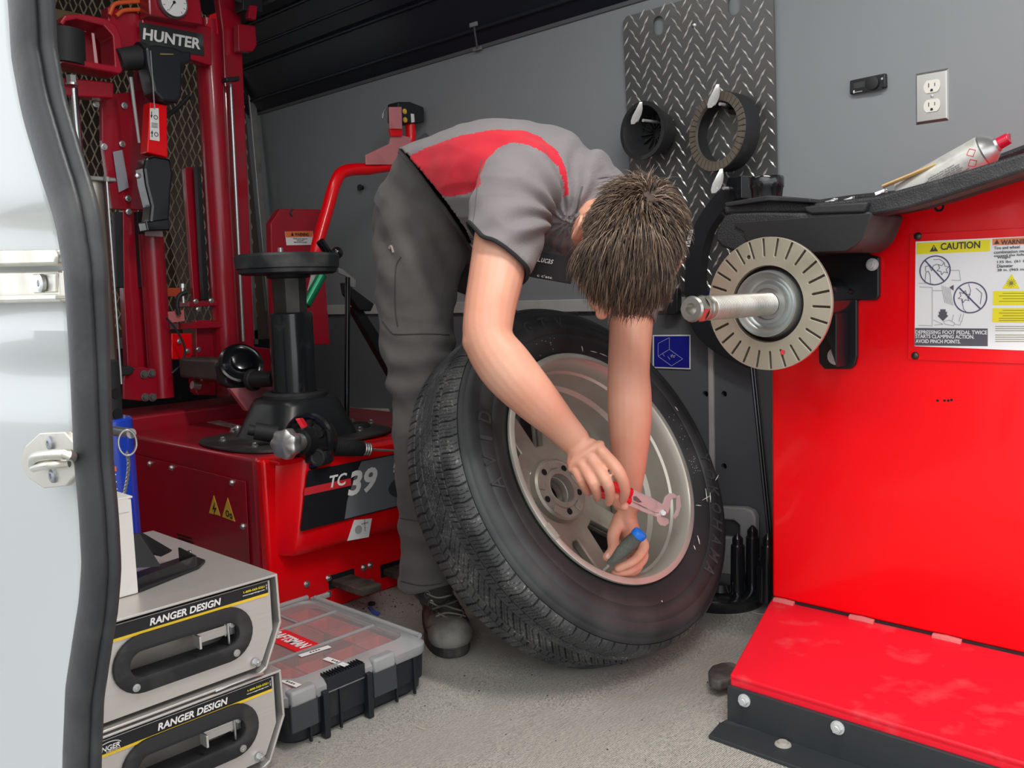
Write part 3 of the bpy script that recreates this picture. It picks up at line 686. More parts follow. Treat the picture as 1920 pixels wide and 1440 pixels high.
# ---- rear beam and masts
MX = -2.66
q = MB(); q.bb((-2.80, .93, 0), (-2.565, 1.80, .455)); build(q, 'rear_beam', RED_SHADE, tch, bevel=.008, seg=3)
def mtube(pt, pb_, r, name, m, x=MX, n=28):
    q = MB(); q.cyl(x_(*pb_, x), x_(*pt, x), r, n=n); return build(q, name, m, tch)
mtube((388, 40), (430, 742), .041, 'large_mast_tube', RED_SHADE)
MASTM = RED_SHADE
mtube((283, 440), (304, 745), .0355, 'small_mast_tube', MASTM, x=-2.62)
def xslab(pts, x, d, name, m, bev=.002, parent=None):
    q = MB(); q.slab([x_(a, b, x) for a, b in pts], (d, 0, 0)); return build(q, name, m, parent or tch, bevel=bev)
xslab([(262, 60), (300, 60), (285, 200), (296, 440), (262, 440), (255, 180)], -2.70, -.03, 'mast_web', RED_SHADE)
xslab([(400, 0), (442, 0), (448, 150), (470, 690), (436, 690), (408, 60)], -2.70, .03, 'side_channel', RED_SHADE, .004)
q = MB(); q.cyl(x_(432, 158, -2.64), x_(456, 640, -2.64), .006, n=12); build(q, 'guide_rod', STL, tch)
xslab([(415, 148), (440, 146), (441, 154), (416, 156)], -2.62, .03, 'rod_clamp', BLKP)
xslab([(185, 180), (268, 172), (262, 255), (264, 395), (204, 393), (186, 265)], -2.68, .02, 'mast_plate', RED_SHADE)
xslab([(211, 285), (229, 281), (241, 352), (222, 361)], -2.655, .003, 'spec_plate', M('grey spec plate', (.36, .36, .40), .5), .0005)
xslab([(222, 395), (250, 395), (262, 560), (272, 700), (232, 700), (224, 545)], -2.69, .03, 'mast_column', RED_SHADE)
xslab([(208, 398), (224, 398), (228, 540), (214, 540)], -2.68, .02, 'wear_strip', BLKP)
xslab([(248, 398), (262, 398), (268, 538), (256, 540)], -2.67, .03, 'wear_strip', BLKP)
for a, b in ((233, 120), (180, 195), (233, 198), (195, 275), (229, 270), (240, 372), (199, 401), (241, 397)):
    q = MB(); q.hexbolt(x_(a, b, -2.655), X, .007, .007); build(q, 'bolt', ZINC, tch, smooth=False)
# top cross bar with banner and gauge box
xslab([(188, 18), (262, 35), (262, 122), (205, 110), (188, 90)], -2.66, .05, 'upper_bracket', RED_SHADE, .006)
xslab([(255, 40), (384, 55), (386, 128), (330, 112), (255, 98)], -2.63, .04, 'cross_bar', RED_SHADE, .004)
bn = xslab([(260, 41), (381, 64), (383, 105), (266, 86)], -2.588, .001, 'banner', M('smoky black print', (.03, .035, .035), .4, dirt=(.2, .2, .2), ds=9, da=.3), 0)
p0, p1 = V(x_(268, 64, -2.586)), V(x_(376, 84, -2.586)); u_ = (p1 - p0); text('HUNTER', (V(x_(322, 73, -2.586))), u_, Z, .033, WHP, bn, width=u_.length, bold=.05, shear=.15)
gb = xslab([(258, -40), (352, -40), (364, 55), (262, 38)], -2.60, .06, 'gauge_box', RED_SHADE, .006)
gc = V(x_(323, 6, -2.535)); q = MB(); q.lathe(gc, X, [(0, .044), (.010, .044), (.014, .041), (.010, .039), (.010, 0)], n=48); ga = build(q, 'pressure_gauge', M('gauge rim', (.25, .25, .26), .3, metal=.8), tch)
q = MB(); q.cyl(gc + X * .0095, gc + X * .0110, .0385, n=40); build(q, 'dial', WHP, ga)
q = MB(); nd = (V((0, -.5, -.75))).normalized(); q.slab([gc + X * .0115 - Y * .002, gc + X * .0115 + Y * .002, gc + X * .0115 + nd * .033], (.001, 0, 0)); q.cyl(gc + X * .011, gc + X * .014, .004, n=12)
for i in range(11):
    t = math.radians(-50 + i * 28); dd = Y * math.cos(t) + Z * math.sin(t); q.box(gc + X * .0113 + dd * .033, (.001, .006, .0012), U=X, W=dd, N=X.cross(dd))
build(q, 'needle_and_marks', BKP, ga)
for s_ in (((205, 28), (215, 8), (240, 4), (262, 3)), ((218, 30), (232, 20), (262, 18))):
    q = MB(); q.tube(crv([x_(a, b, -2.60) for a, b in s_], 6), .006, n=10); lab(build(q, 'air_hose', M('orange hose', (.75, .12, .03), .4), tch), 'short curved orange air hose')
xslab([(388, 30), (400, 26), (404, 66), (378, 68)], -2.64, .02, 'red_gusset', REDB, .002)
xslab([(437, 48), (470, 52), (473, 88), (466, 100), (438, 100)], -2.66, .03, 'upper_tab', RED_SHADE, .003)
xslab([(440, -30), (475, -30), (478, 30), (440, 26)], -2.64, .05, 'top_black_bracket', BLKP, .003)
xslab([(462, 12), (477, 14), (474, 40), (460, 36)], -2.60, .02, 'top_red_tab', RED_SHADE, .002)
q = MB(); q.tube(crv([x_(a, b, -2.6) for a, b in ((430, -6), (460, 6), (490, 8), (520, -4))], 6), .006, n=8); build(q, 'black_hose', BLKM, tch)
# left C bracket with black block, cylinder
cpts = [(88, 56), (98, 42), (130, 40), (176, 49), (194, 62), (203, 84), (208, 140), (200, 150), (92, 130), (92, 118), (190, 135), (186, 80), (170, 62), (120, 50), (100, 54), (96, 62)]
xslab(cpts, -2.62, .09, 'hook_bracket', RED_SHADE, .004)
xslab([(120, 56), (176, 66), (186, 80), (190, 135), (110, 122)], -2.66, .02, 'bracket_back', RED_SHADE, .002)
q = MB(); q.cyl(x_(122, 122, -2.565), x_(119, 58, -2.565), .052, n=30); build(q, 'black_block', BLKM, tch)
xslab([(171, 62), (176, 63), (184, 125), (178, 127)], -2.54, .002, 'faded_label', M('faded pink label', (.6, .35, .35), .5), 0)
q = MB(); q.lathe(x_(135, 160, -2.58), Z, [(0, .016), (.006, .016)], n=24); q.cyl(V(x_(135, 160, -2.58)) + Z * .006, V(x_(135, 160, -2.58)) + Z * .026, .014, n=6); build(q, 'rod_nut', STL, tch, smooth=False)
xslab([(92, 150), (200, 160), (200, 190), (92, 185)], -2.64, .05, 'lower_hook_arm', RED_SHADE, .004)
q = MB(); q.cyl(x_(152, 345, -2.60), x_(137, 165, -2.60), .013, n=24); build(q, 'piston_rod', M('chromed rod', (.5, .5, .5), .12, metal=1), tch)
q = MB(); q.cyl(x_(146, 345, -2.63), x_(128, 165, -2.63), .012, n=16); build(q, 'dark_rod', BLKG, tch)
q = MB(); q.cyl(x_(196, 700, -2.60), x_(172, 342, -2.60), .036, n=36); build(q, 'air_cylinder', M('dull aluminium tube', (.42, .38, .33), .42, metal=.7, dirt=(.25, .22, .19), ds=5, da=.45), tch)
xslab([(140, 331), (204, 337), (206, 345), (142, 341)], -2.60, .05, 'cylinder_cap', GALV, .003)
xslab([(196, 690), (232, 685), (240, 692), (230, 702), (196, 704)], -2.60, .05, 'cylinder_foot', BLKM, .003)
for a, b in (((200, 336), (228, 720)), ((147, 336), (152, 420))):
    q = MB(); q.cyl(x_(*b, -2.545), x_(*a, -2.545), .0035, n=8); q.cyl(V(x_(*a, -2.545)) - Z * .006, V(x_(*a, -2.545)) + Z * .006, .008, n=6); build(q, 'tie_rod', STL, tch)
xslab([(232, 692), (262, 688), (290, 692), (292, 742), (272, 752), (228, 748), (228, 715)], -2.58, .012, 'foot_bracket', RED_SHADE, .002)
for a, b in ((270, 702), (284, 700), (272, 745), (286, 745)):
    q = MB(); q.hexbolt(x_(a, b, -2.565), X, .009, .009); build(q, 'bolt', M('dark bolt', (.2, .19, .18), .5, metal=.7), tch, smooth=False)
# tool carriage: black handle, body, square arm
HX = -2.54
q = MB(); q.cyl(x_(220, 112, HX), x_(262, 108, HX), .030, .034, n=24); q.cyl(x_(262, 108, HX), x_(272, 108, HX), .042, n=24); build(q, 'knob', BLKM, tch)
xslab([(252, 98), (272, 92), (302, 96), (322, 104), (338, 104), (338, 125), (322, 130), (320, 190), (312, 200), (285, 198), (268, 180), (256, 130)], HX - .02, .07, 'tool_body', M('black tool casting', (.018, .02, .024), .32, bump=.1, bs=60), .008)
q = MB(); q.box(x_(286, 150, HX + .052), (.002, .003, .16)); build(q, 'body_seam', STL, tch)
q = MB(); kc = V(x_(329, 113, HX + .03)); q.lathe(kc, X, [(0, .019), (.01, .019), (.012, .016), (.012, .007), (.014, .006), (.014, 0)], n=24); build(q, 'brass_knob', M('brass', (.55, .38, .14), .35, metal=.8), tch)
xslab([(300, 100), (325, 101), (325, 103), (300, 103)], HX + .05, .002, 'brass_edge', M('brass', (), 0), 0)
xslab([(268, 196), (300, 202), (302, 300), (262, 290)], HX - .02, .045, 'square_arm', RED, .004)
lb_ = xslab([(281, 203), (297, 203), (299, 265), (281, 262)], HX + .026, .001, 'arrow_label', WHP, 0)
q = MB(); 
for (a, b, s_) in ((284, 214, 1), (285, 252, -1)):
    q.slab([x_(a + u, b + v * s_, HX + .0275) for u, v in ((-2, 2), (0, 8), (2, 2))], (.0005, 0, 0)); q.slab([x_(a + u, b + v * s_, HX + .0275) for u, v in ((-.7, -5), (.7, -5), (.7, 2), (-.7, 2))], (.0005, 0, 0))
for (a, b) in ((292, 220), (293, 252)):
    q.lathe(x_(a, b, HX + .0275), X, [(0, .0062), (.0005, .0062), (.0005, .0045), (0, .0045)], n=16, close=True)
for i in range(4): q.box(x_(290, 231 + i * 2.6, HX + .0277), (.0006, .018, .0012))
build(q, 'arrow_marks', BKP, lb_, smooth=False)
q = MB(); q.cyl(x_(245, 145, HX + .02), x_(261, 268, HX + .02), .006, .004, n=10); build(q, 'chrome_link', STL, tch)
xslab([(256, 300), (272, 296), (302, 302), (308, 330), (304, 360), (300, 432), (262, 430), (266, 390), (256, 350), (252, 320)], HX - .02, .06, 'mount_tool_head', BLKG, .008)
xslab([(258, 418), (302, 412), (304, 434), (262, 436)], HX, .05, 'tool_foot', BLKG, .004)
xslab([(272, 430), (304, 432), (305, 444), (272, 442)], -2.565, .002, 'tube_label', M('faded label', (.55, .45, .43), .5), 0)
q = MB(); q.lathe(x_(258, 330, HX + .03), X, [(0, .008), (.006, .008), (.008, .004), (.008, 0)], n=14); build(q, 'pivot_bolt', STL, tch)
# middle channel and small valve brackets
xslab([(340, 316), (366, 313), (385, 562), (358, 566)], -2.74, .02, 'inner_channel', RED_SHADE, .002)
xslab([(362, 313), (370, 313), (386, 560), (376, 562)], -2.70, .02, 'black_slide', BLKP, .001)
xslab([(336, 566), (402, 565), (402, 573), (336, 576)], -2.70, .06, 'slide_shelf', RED_SHADE, .002)
xslab([(313, 606), (395, 603), (397, 614), (313, 618)], -2.70, .07, 'valve_shelf', RED_SHADE, .002)
xslab([(312, 585), (342, 581), (344, 602), (314, 606)], -2.60, .01, 'valve_cover', M('faded red', (.6, .16, .17), .5), .001)
xslab([(318, 625), (356, 625), (358, 665), (352, 674), (318, 674)], -2.62, .012, 'valve_plate', RED, .003)
xslab([(358, 600), (392, 600), (396, 740), (362, 740)], -2.70, .03, 'valve_panel', RED_SHADE, .002)
for a, b in ((336, 640), (372, 655), (352, 658), (372, 580), (396, 564), (367, 565)):
    q = MB(); q.hexbolt(x_(a, b, -2.60), X, .006, .006); build(q, 'bolt', ZINC, tch, smooth=False)
q = MB(); q.cyl(x_(342, 540, -2.62), x_(344, 568, -2.62), .005, n=8); q.cyl(x_(342, 532, -2.62), x_(342, 540, -2.62), .009, n=8); build(q, 'vent_fitting', STL, tch)
q = MB(); q.tube(crv([x_(a, b, -2.55) for a, b in ((312, 596), (330, 618), (346, 650), (342, 680), (322, 700))], 6), .0035, n=8); build(q, 'black_hose', BLKM, tch)
q = MB(); q.tube(crv([x_(a, b, -2.58) for a, b in ((336, 590), (332, 572), (336, 555), (350, 548))], 6), .007, n=8); build(q, 'black_hose', BLKM, tch)
q = MB(); q.tube(crv([x_(a, b, -2.7) for a, b in ((355, 180), (330, 205), (305, 222))], 6), .007, n=8); build(q, 'black_hose', BLKM, tch)
xslab([(308, 540), (333, 540), (333, 556), (308, 556)], -2.78, .02, 'orange_plate', M('orange plate', (.65, .09, .03), .5), .001)
# bead roller arm and disc
xslab([(352, 670), (420, 672), (420, 712), (352, 715)], -2.58, .08, 'roller_carriage', RED_SHADE, .006)
q = MB(); q.box(x_(392, 690, -2.42), (.22, .075, .06)); build(q, 'roller_arm', M('dark square tube', (.045, .04, .04), .5, dirt=(.09, .08, .07), ds=9, da=.4), tch, bevel=.008, seg=3)
xslab([(400, 680), (440, 676), (470, 690), (480, 720), (440, 735), (405, 720)], -2.32, .05, 'roller_knuckle', BLKP, .008)
dn = V((.80, -.25, .52)).normalized(); dcn = V(x_(452, 682, -2.27))
q = MB(); q.lathe(dcn, dn, [(-.035, .015), (-.012, .04), (-.006, .058), (0, .0625), (.006, .061), (.008, .055), (.004, .046), (.006, .03), (.018, .026), (.02, .016), (.02, 0)], n=48); build(q, 'bead_roller', BLKG, tch)
q = MB(); q.cyl(x_(476, 712, -2.2), x_(516, 710, -2.12), .022, n=24); q.lathe(x_(480, 712, -2.2), (V(x_(476, 712, -2.2)) - V(x_(516, 710, -2.12))), [(0, .022), (.004, .030), (.016, .031), (.02, .026), (.02, 0)], n=24); build(q, 'black_adjuster', BLKP, tch)
xslab([(352, 710), (385, 712), (384, 738), (356, 736)], -2.55, .04, 'bracket_foot', RED_SHADE, .003)
q = MB(); q.cyl(x_(360, 722, -2.49), x_(374, 724, -2.49), .012, n=14); build(q, 'adjuster_bolt', STL, tch)
ACR = M('pink translucent plastic', (.62, .20, .22), .25, coat=.3, dirt=(.45, .10, .12), ds=9, da=.4)
q = MB(); q.slab([x_(a, b, -2.28) for a, b in ((424, 728), (500, 722), (520, 742), (512, 764), (456, 770), (440, 748))], (.02, 0, 0)); build(q, 'pink_guard', ACR, tch, bevel=.002)
xslab([(470, 650), (515, 655), (515, 745), (475, 745)], -2.48, .02, 'red_back_plate', RED_SHADE, .002)
# right rear panel, warning box, and control arm
xslab([(498, 420), (516, 393), (592, 394), (596, 470), (610, 645), (545, 650), (505, 650)], -2.62, .03, 'rear_panel', RED_SHADE, .003)
wl = xslab([(534, 434), (586, 433), (588, 459), (537, 460)], -2.588, .001, 'warning_label', WHP, 0)
xslab([(535, 434), (586, 433), (586, 444), (536, 445)], -2.5865, .0004, 'orange_band', ORG, 0, wl)
u_ = V(x_(584, 439, -2.586)) - V(x_(542, 439, -2.586))
text('\u25B2 WARNING', V(x_(562, 439, -2.5855)), Y, Z, .0125, BKP, wl, width=.070, bold=.03)
text('NEVER BLAST INFLATE\nONLY SEAT\nBEADS WITH CLAMP', V(x_(563, 451, -2.5865)), Y, Z, .016, BKP, wl, width=.055)
q = MB(); q.tube(crv([x_(a, b, -2.5) for a, b in ((548, 392), (544, 400), (548, 406))], 4), .003, n=6); build(q, 'wire_loop', BLKM, tch)
ap = [(592, 478), (596, 456), (612, 400), (630, 340), (650, 320), (700, 316), (742, 308), (764, 288), (770, 262), (769, 232)]
AX = -2.30
q = MB(); q.tube(crv([x_(a, b, AX) for a, b in ap], 6), [.019] * 30 + [.017] * 31, n=18); build(q, 'control_arm', RED, tch)
PNK = M('faded red sheet with painted sheen', (.62, .22, .23), .38, coat=.4, dirt=(.50, .13, .14), ds=14, da=.4)  # pale pink puts light reflected off the faded red sheet into its colour
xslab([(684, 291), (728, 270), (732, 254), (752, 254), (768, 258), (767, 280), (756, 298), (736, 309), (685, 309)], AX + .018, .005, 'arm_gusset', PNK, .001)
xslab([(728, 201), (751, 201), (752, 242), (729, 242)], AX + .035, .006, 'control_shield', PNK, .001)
xslab([(728, 242), (752, 242), (752, 256), (731, 256)], AX + .025, .008, 'shield_neck', RED, .001)
bx = xslab([(726, 196), (749, 196), (775, 206), (776, 234), (752, 236), (726, 232)], AX - .03, .055, 'control_box', BLKP, .004)
for a, b in ((758, 209), (759, 225)):
    q = MB(); q.lathe(x_(a, b, AX + .024), X, [(0, .0085), (.003, .0085), (.003, .0065), (.006, .006), (.007, .003), (.007, 0)], n=20); build(q, 'yellow_button', M('amber button', (.80, .48, .08), .35), bx)
xslab([(770, 213), (776, 214), (777, 229), (771, 230)], AX + .026, .001, 'serial_label', WHP, 0)
q = MB(); q.tube(crv([x_(a, b, AX) for a, b in ((724, 202), (719, 210), (717, 222))], 4), .004, n=8); build(q, 'chrome_hook', STL, tch)
# bits behind the post on the right
q = MB(); q.cyl(x_(573, 572, -2.28), x_(604, 516, -2.28), .015, n=18); build(q, 'green_tube', M('green anodised tube', (.01, .25, .12), .3, metal=.3), tch)
q = MB(); q.cyl(x_(600, 452, -2.2), x_(626, 490, -2.2), .013, n=14); q.ball(x_(632, 474, -2.18), .018); build(q, 'ball_handle', BLKG, tch)
q = MB(); q.cyl(x_(652, 520, -2.05), x_(650, 800, -2.05), .0075, n=12); build(q, 'black_stay', BLKG, tch)
xslab([(632, 502), (640, 505), (665, 525), (664, 540), (656, 538), (650, 520), (632, 512)], -2.05, .006, 'latch_strip', STL, .001)
xslab([(636, 530), (690, 570), (684, 584), (664, 582), (640, 552)], -2.12, .03, 'stay_bracket', BLKP, .003)
xslab([(648, 575), (668, 578), (742, 690), (742, 735), (720, 700)], -2.14, .03, 'diagonal_arm', BLKP, .004)
q = MB(); q.lathe(z_(672, 802, TZ + .006), Z, [(0, .035), (.004, .034), (.014, .026), (.016, 0)], n=28); build(q, 'stay_base', BLKM, tch)
q = MB(); q.lathe((CP.x - .10, CP.y + .13, TZ), Z, [(0, .028), (.05, .028), (.052, .036), (.075, .036), (.085, .028), (.085, 0)], n=28); build(q, 'oil_cup', M('grey plastic cup', (.38, .38, .36), .4), tch)
q = MB(); q.cyl(V((CP.x - .04, CP.y + .04, .53)), V((CP.x - .06, CP.y + .14, .47)), .014, n=14); build(q, 'ribbed_hose', BLKG, tch)
# small silver triangle sheet beside the post
xslab([(583, 516), (600, 514), (606, 524), (576, 545)], -2.31, .003, 'paper_tag', M('pale tag', (.55, .6, .55), .5), 0)
# ================================================================ wheel balancer
BY = 1.765
bal = thing('wheel_balancer', 'bright red wheel balancer with steel shaft, slotted flange and caution decal', 'wheel balancer', (-.5, 1.7, 0))
def by(a, b, v=BY): return P(a, b, 'y', v)
BX0 = by(1447, 900).x
top = [(1447, 560), (1447, 420), (1640, 405), (1700, 392), (1760, 372), (1840, 345), (1920, 318), (2150, 240)]
prof = [V((BX0, 0, .10))] + [V((BX0, 0, by(1447, 560).z))] + [V((by(*p).x, 0, by(*p).z)) for p in top[1:]]
xr = prof[-1].x
q = MB(); pts = [V((BX0, BY, .095))] + [V((p.x, BY, p.z)) for p in prof[1:]] + [V((xr, BY, .095))]
q.slab(pts, (0, .30, 0)); build(q, 'body', RED, bal, bevel=.006, seg=3)
# dimple row and hole
for a, b in ((1758, 751), (1771, 751), (1778, 751), (1784, 750)):
    q = MB(); c0 = by(a, b); q.cyl(c0, c0 - Y * .0006, .0025, n=8); build(q, 'tiny_hole', M('dark hole', (), 0), bal)
q = MB(); c0 = by(1761, 388); q.lathe(c0, -Y, [(0, .009), (.001, .009), (.0005, .007), (-.001, 0)], n=20); build(q, 'round_hole', M('dark hole', (), 0), bal)
# caution plate
cp = [by(a, b, BY - .001) for a, b in ((1706, 439), (2060, 419), (2060, 688), (1702, 674))]
q = MB(); q.slab(cp, (0, -.002, 0)); pl = build(q, 'decal_plate', RED, bal, bevel=.0008)
CY = BY - .0035
def ysl(pts, y, d, name, m, parent, bev=0):
    q = MB(); q.slab([by(a, b, y) for a, b in pts], (0, d, 0)); return build(q, name, m, parent, bevel=bev, smooth=False)
WHB = M('clean white label', (.86, .88, .88), .35, coat=.3)
YLB = M('bright yellow label', (.90, .80, .01), .4, coat=.3)
cl = ysl([(1717, 453), (1990, 440), (1990, 660), (1715, 649)], CY, -.0006, 'caution_label', WHB, bal)
C1 = CY - .0008
ysl([(1719, 456), (1857, 449), (1856, 471), (1719, 477)], C1, -.0003, 'yellow_band', YLB, cl)
ysl([(1861, 448), (1990, 441), (1990, 456), (1861, 460)], C1, -.0003, 'orange_band', M('orange band', (.85, .26, .10), .4), cl)
ysl([(1716, 615), (1852, 616), (1852, 649), (1715, 648)], C1, -.0003, 'dark_band', M('dark band', (.10, .10, .12), .4), cl)
def ytext(s, a, b, a2, h, m, y, parent, bold=0.0, b2=None, name='lettering'):
    p, r_ = by(a, b, y), by(a2, b2 if b2 else b, y)
    u = V((1, 0, 0)); wd = r_.x - p.x; hh = by(a, b, y).z - by(a, b + h, y).z
    return text(s, (p + r_) / 2 , u, Z, hh, m, parent, width=wd, bold=bold, name=name)
# centre-of-line coordinates
GT = M('dark print', (.05, .05, .06), .5)
ytext('CAUTION', 1764, 461, 1838, 13, GT, C1 - .0004, cl, .03, 460)
q = MB(); T = C1 - .0004; q.slab([by(a, b, T) for a, b in ((1743, 472), (1759, 471), (1751, 459))], (0, -.0003, 0)); build(q, 'caution_triangle', GT, cl, smooth=False)
q = MB(); q.slab([by(a, b, T - .0004) for a, b in ((1750, 462), (1752, 462), (1751.4, 468), (1750.6, 468))], (0, -.0002, 0)); build(q, 'exclamation_mark', YLB, cl, smooth=False)
WK = WHB
ytext('DEPRESSING FOOT PEDAL TWICE', 1717, 623, 1851, 7, WK, T, cl, .03)
ytext('STARTS CLAMPING ACTION.', 1717, 631, 1827, 7, WK, T, cl, .03)
ytext('AVOID PINCH POINTS.', 1717, 640, 1801, 7, WK, T, cl, .03)
q = MB()
def ring(a, b, r, th=.0022, q=q):
    q.lathe(by(a, b, T), -Y, [(0, r), (.0003, r), (.0003, r - th), (0, r - th)], n=40, close=True)
def line(p, r_, w_=.0012, y=T, q=q):
    A, B = by(*p, y), by(*r_, y); d = B - A
    q.box((A + B) / 2, (d.length, .0003, w_), U=d, W=Y, N=d.cross(Y))
def poly(pts, w_=.0010, closed=False):
    for i in range(len(pts) - (0 if closed else 1)): line(pts[i], pts[(i + 1) % len(pts)], w_)
sc_ = (by(1760, 500, T).x - by(1710, 500, T).x) / 50
ring(1753, 507, 29 * sc_); ring(1819, 558, 30 * sc_)
line((1734, 488), (1770, 527), .0025); line((1799, 540), (1838, 579), .0025)
star = lambda cx_, cy_, r: [(cx_ + (r if i % 2 else r * .5) * math.cos(i * math.pi / 6 + .2), cy_ + (r if i % 2 else r * .5) * math.sin(i * math.pi / 6 + .2)) for i in range(12)]
poly(star(1768, 504, 12), .0009, True); poly(star(1808, 556, 12), .0009, True)
poly([(1736, 510), (1735, 500), (1742, 498), (1747, 508), (1750, 498), (1758, 495)], .0009)
poly([(1734, 530), (1736, 512), (1740, 508), (1744, 515), (1745, 532)], .0009); poly([(1750, 487), (1762, 486), (1770, 492)], .0008)
poly([(1816, 532), (1820, 545), (1816, 560)], .0009); poly([(1830, 540), (1841, 550), (1838, 570)], .0009); poly([(1803, 562), (1807, 580), (1812, 585)], .0009)
GL = GRYL
build(q, 'prohibition_drawing', M('violet dark print', (.09, .08, .16), .5), cl, smooth=False)
q = MB()
def ln2(*pts):
    for i in range(len(pts) - 1): line(pts[i], pts[i + 1], .0010, q=q)
ln2((1723, 531), (1750, 532)); ln2((1724, 538), (1748, 539), (1748, 610)); ln2((1722, 610), (1748, 611)); ln2((1782, 507), (1799, 507), (1801, 526), (1784, 525)); ln2((1748, 545), (1766, 545)); ln2((1750, 600), (1768, 608), (1752, 610))
for i in range(6): ln2((1766 + i * 3, 535 + i), (1768 + i * 3.4, 550 + i * 3), (1772 + i * 3, 568 + i))
ln2((1769, 603), (1780, 600), (1790, 606), (1788, 611), (1772, 608), (1769, 603)); ln2((1802, 588), (1798, 603)); ln2((1807, 588), (1803, 604)); ln2((1785, 602), (1788, 590)); ln2((1790, 608), (1800, 610), (1802, 602))
build(q, 'machine_drawing', GRYL, cl, smooth=False)
q = MB(); q.slab([by(a, b, T) for a, b in ((1763, 580), (1773, 580), (1773, 585), (1776, 584), (1775, 590), (1778, 592), (1768, 602), (1758, 592), (1761, 590), (1760, 584), (1763, 585))], (0, -.0003, 0)); q.slab([by(a, b, T) for a, b in ((1780, 539), (1788, 534), (1788, 545))], (0, -.0003, 0)); build(q, 'arrow_mark', M('dark band', (), 0), cl, smooth=False)
# right column
q = MB(); q.slab([by(a, b, T) for a, b in ((1864, 458), (1874, 457), (1869, 449))], (0, -.0003, 0)); build(q, 'warning_triangle', GT, cl, smooth=False)
ytext('WARNING', 1877, 453, 1936, 9, GT, T, cl, .03)
for i, (s, x1) in enumerate((('Tire and wheel', 1912), ('combination must not', 1945), ('exceed the following', 1940))): ytext(s, 1864, 464 + i * 7.3, x1, 5.6, GT, T, cl, .01)
for i, (s, x1) in enumerate((('Weight', 1895), ('135 lbs. (61 kg)', 1930), ('Diameter', 1900), ('38 in. (965 mm)', 1930))): ytext(s, 1870, 483 + i * 7.7, x1, 6, GT, T, cl, .01)
q = MB(); q2 = MB()
for pts in ([(1880, 541), (1912, 541), (1897, 514)],): q.slab([by(a, b, T) for a, b in pts], (0, -.0003, 0))
q.slab([by(a, b, T) for a, b in ((1863, 546), (1960, 545), (1960, 572), (1862, 572))], (0, -.0003, 0)); q.slab([by(a, b, T) for a, b in ((1862, 578), (1960, 578), (1960, 605), (1861, 604))], (0, -.0003, 0))
build(q, 'yellow_fields', YLB, cl, smooth=False)
q = MB(); ctr = by(1896, 531, T - .0004)
for i in range(6):
    t = i * math.pi / 6; q.box(ctr, (.016, .0003, .0008), U=X * math.cos(t) + Z * math.sin(t), W=Y, N=X * -math.sin(t) + Z * math.cos(t))
q.cyl(ctr, ctr - Y * .0003, .003, n=10)
for b in (550, 555, 560, 565, 582, 587, 592, 597, 601): 
    wv_ = 20 + (b * 7) % 14; line((1900 - wv_, b), (1900 + wv_, b), .0011, y=T - .0004, q=q)
for b in (612, 616, 620, 628, 632, 636, 640): line((1866, b), (1945, b), .0009, q=q)
build(q, 'fine_print', M('olive print', (.25, .22, .05), .5), cl, smooth=False)
for a, b in ((1721, 443), (1716, 667)):
    q = MB(); c0 = by(a, b, BY - .003); q.lathe(c0, -Y, [(0, .0075), (.003, .006), (.0045, .003), (.0045, 0)], n=18); build(q, 'plate_screw', M('dark screw', (.08, .07, .06), .35, metal=.8), bal)
# step
SZ = .09
ef0, ef1 = V((-.775, 1.366, SZ)), V((xr, 1.366, SZ))
eb0, eb1 = V((BX0 - .003, BY + .004, SZ)), V((xr, BY + .004, SZ))
q = MB(); q.slab([ef0, ef1, eb1, eb0], (0, 0, -.012)); q.bb((ef0.x, 1.366, SZ - .03), (xr, 1.372, SZ - .002)); build(q, 'step_plate', REDW, bal, bevel=.004, seg=3)
for a, a2 in ((1455, 1492), (1598, 1643), (1755, 1808)):
    p, r_ = P(a, 1121 + (a - 1455) * .215, 'z', SZ + .004), P(a2, 1121 + (a2 - 1455) * .215, 'z', SZ + .004)
    q = MB(); q.tube([(p.x, BY - .004, SZ), ((p.x + r_.x) / 2, BY - .006, SZ + .002), (r_.x, BY - .004, SZ)], .0075, n=10); build(q, 'weld_tab', M('chalky red weld', (.66, .16, .16), .6, bump=.6, bs=200), bal)
SKM = M('scuffed black skirt', (.028, .032, .036), .5, bump=.15, bs=100, dirt=(.13, .135, .135), ds=9, da=.32, stretch=(.4, 1, 1))
q = MB(); q.bb((ef0.x - .002, 1.358, .006), (xr, 1.366, SZ - .018)); build(q, 'skirt', SKM, bal, bevel=.0015)
q = MB(); q.slab([(ef0.x - .008, 1.30 + .04, 0), (ef0.x + .0, 1.29, 0), (xr, 1.29, 0), (xr, 1.362, 0), (ef0.x - .004, 1.362, 0)], (0, 0, .007)); build(q, 'floor_flange', SKM, bal, bevel=.0015)
for a, b in ((1396, 1313), (1571, 1364)):
    q = MB(); c0 = by(a, b, 1.358); q.hexbolt(c0, -Y, .0085, .009); build(q, 'skirt_bolt', M('pale painted bolt', (.6, .62, .62), .4, metal=.3), bal, smooth=False)
q = MB(); c0 = P(1468, 1396, 'z', .007); q.lathe(c0, Z, [(0, .014), (.002, .013), (.003, .009), (.006, .008), (.006, 0)], n=20); build(q, 'anchor_bolt', M('dusty bolt', (.35, .33, .29), .7), bal)
q = MB(); q.bb((ef0.x + .01, 1.37, .0), (ef0.x + .022, BY, SZ - .012)); build(q, 'step_side', RED, bal)
q = MB(); q.bb((BX0, BY, 0), (xr, BY + .28, .096)); build(q, 'body_base', BLKP, bal)
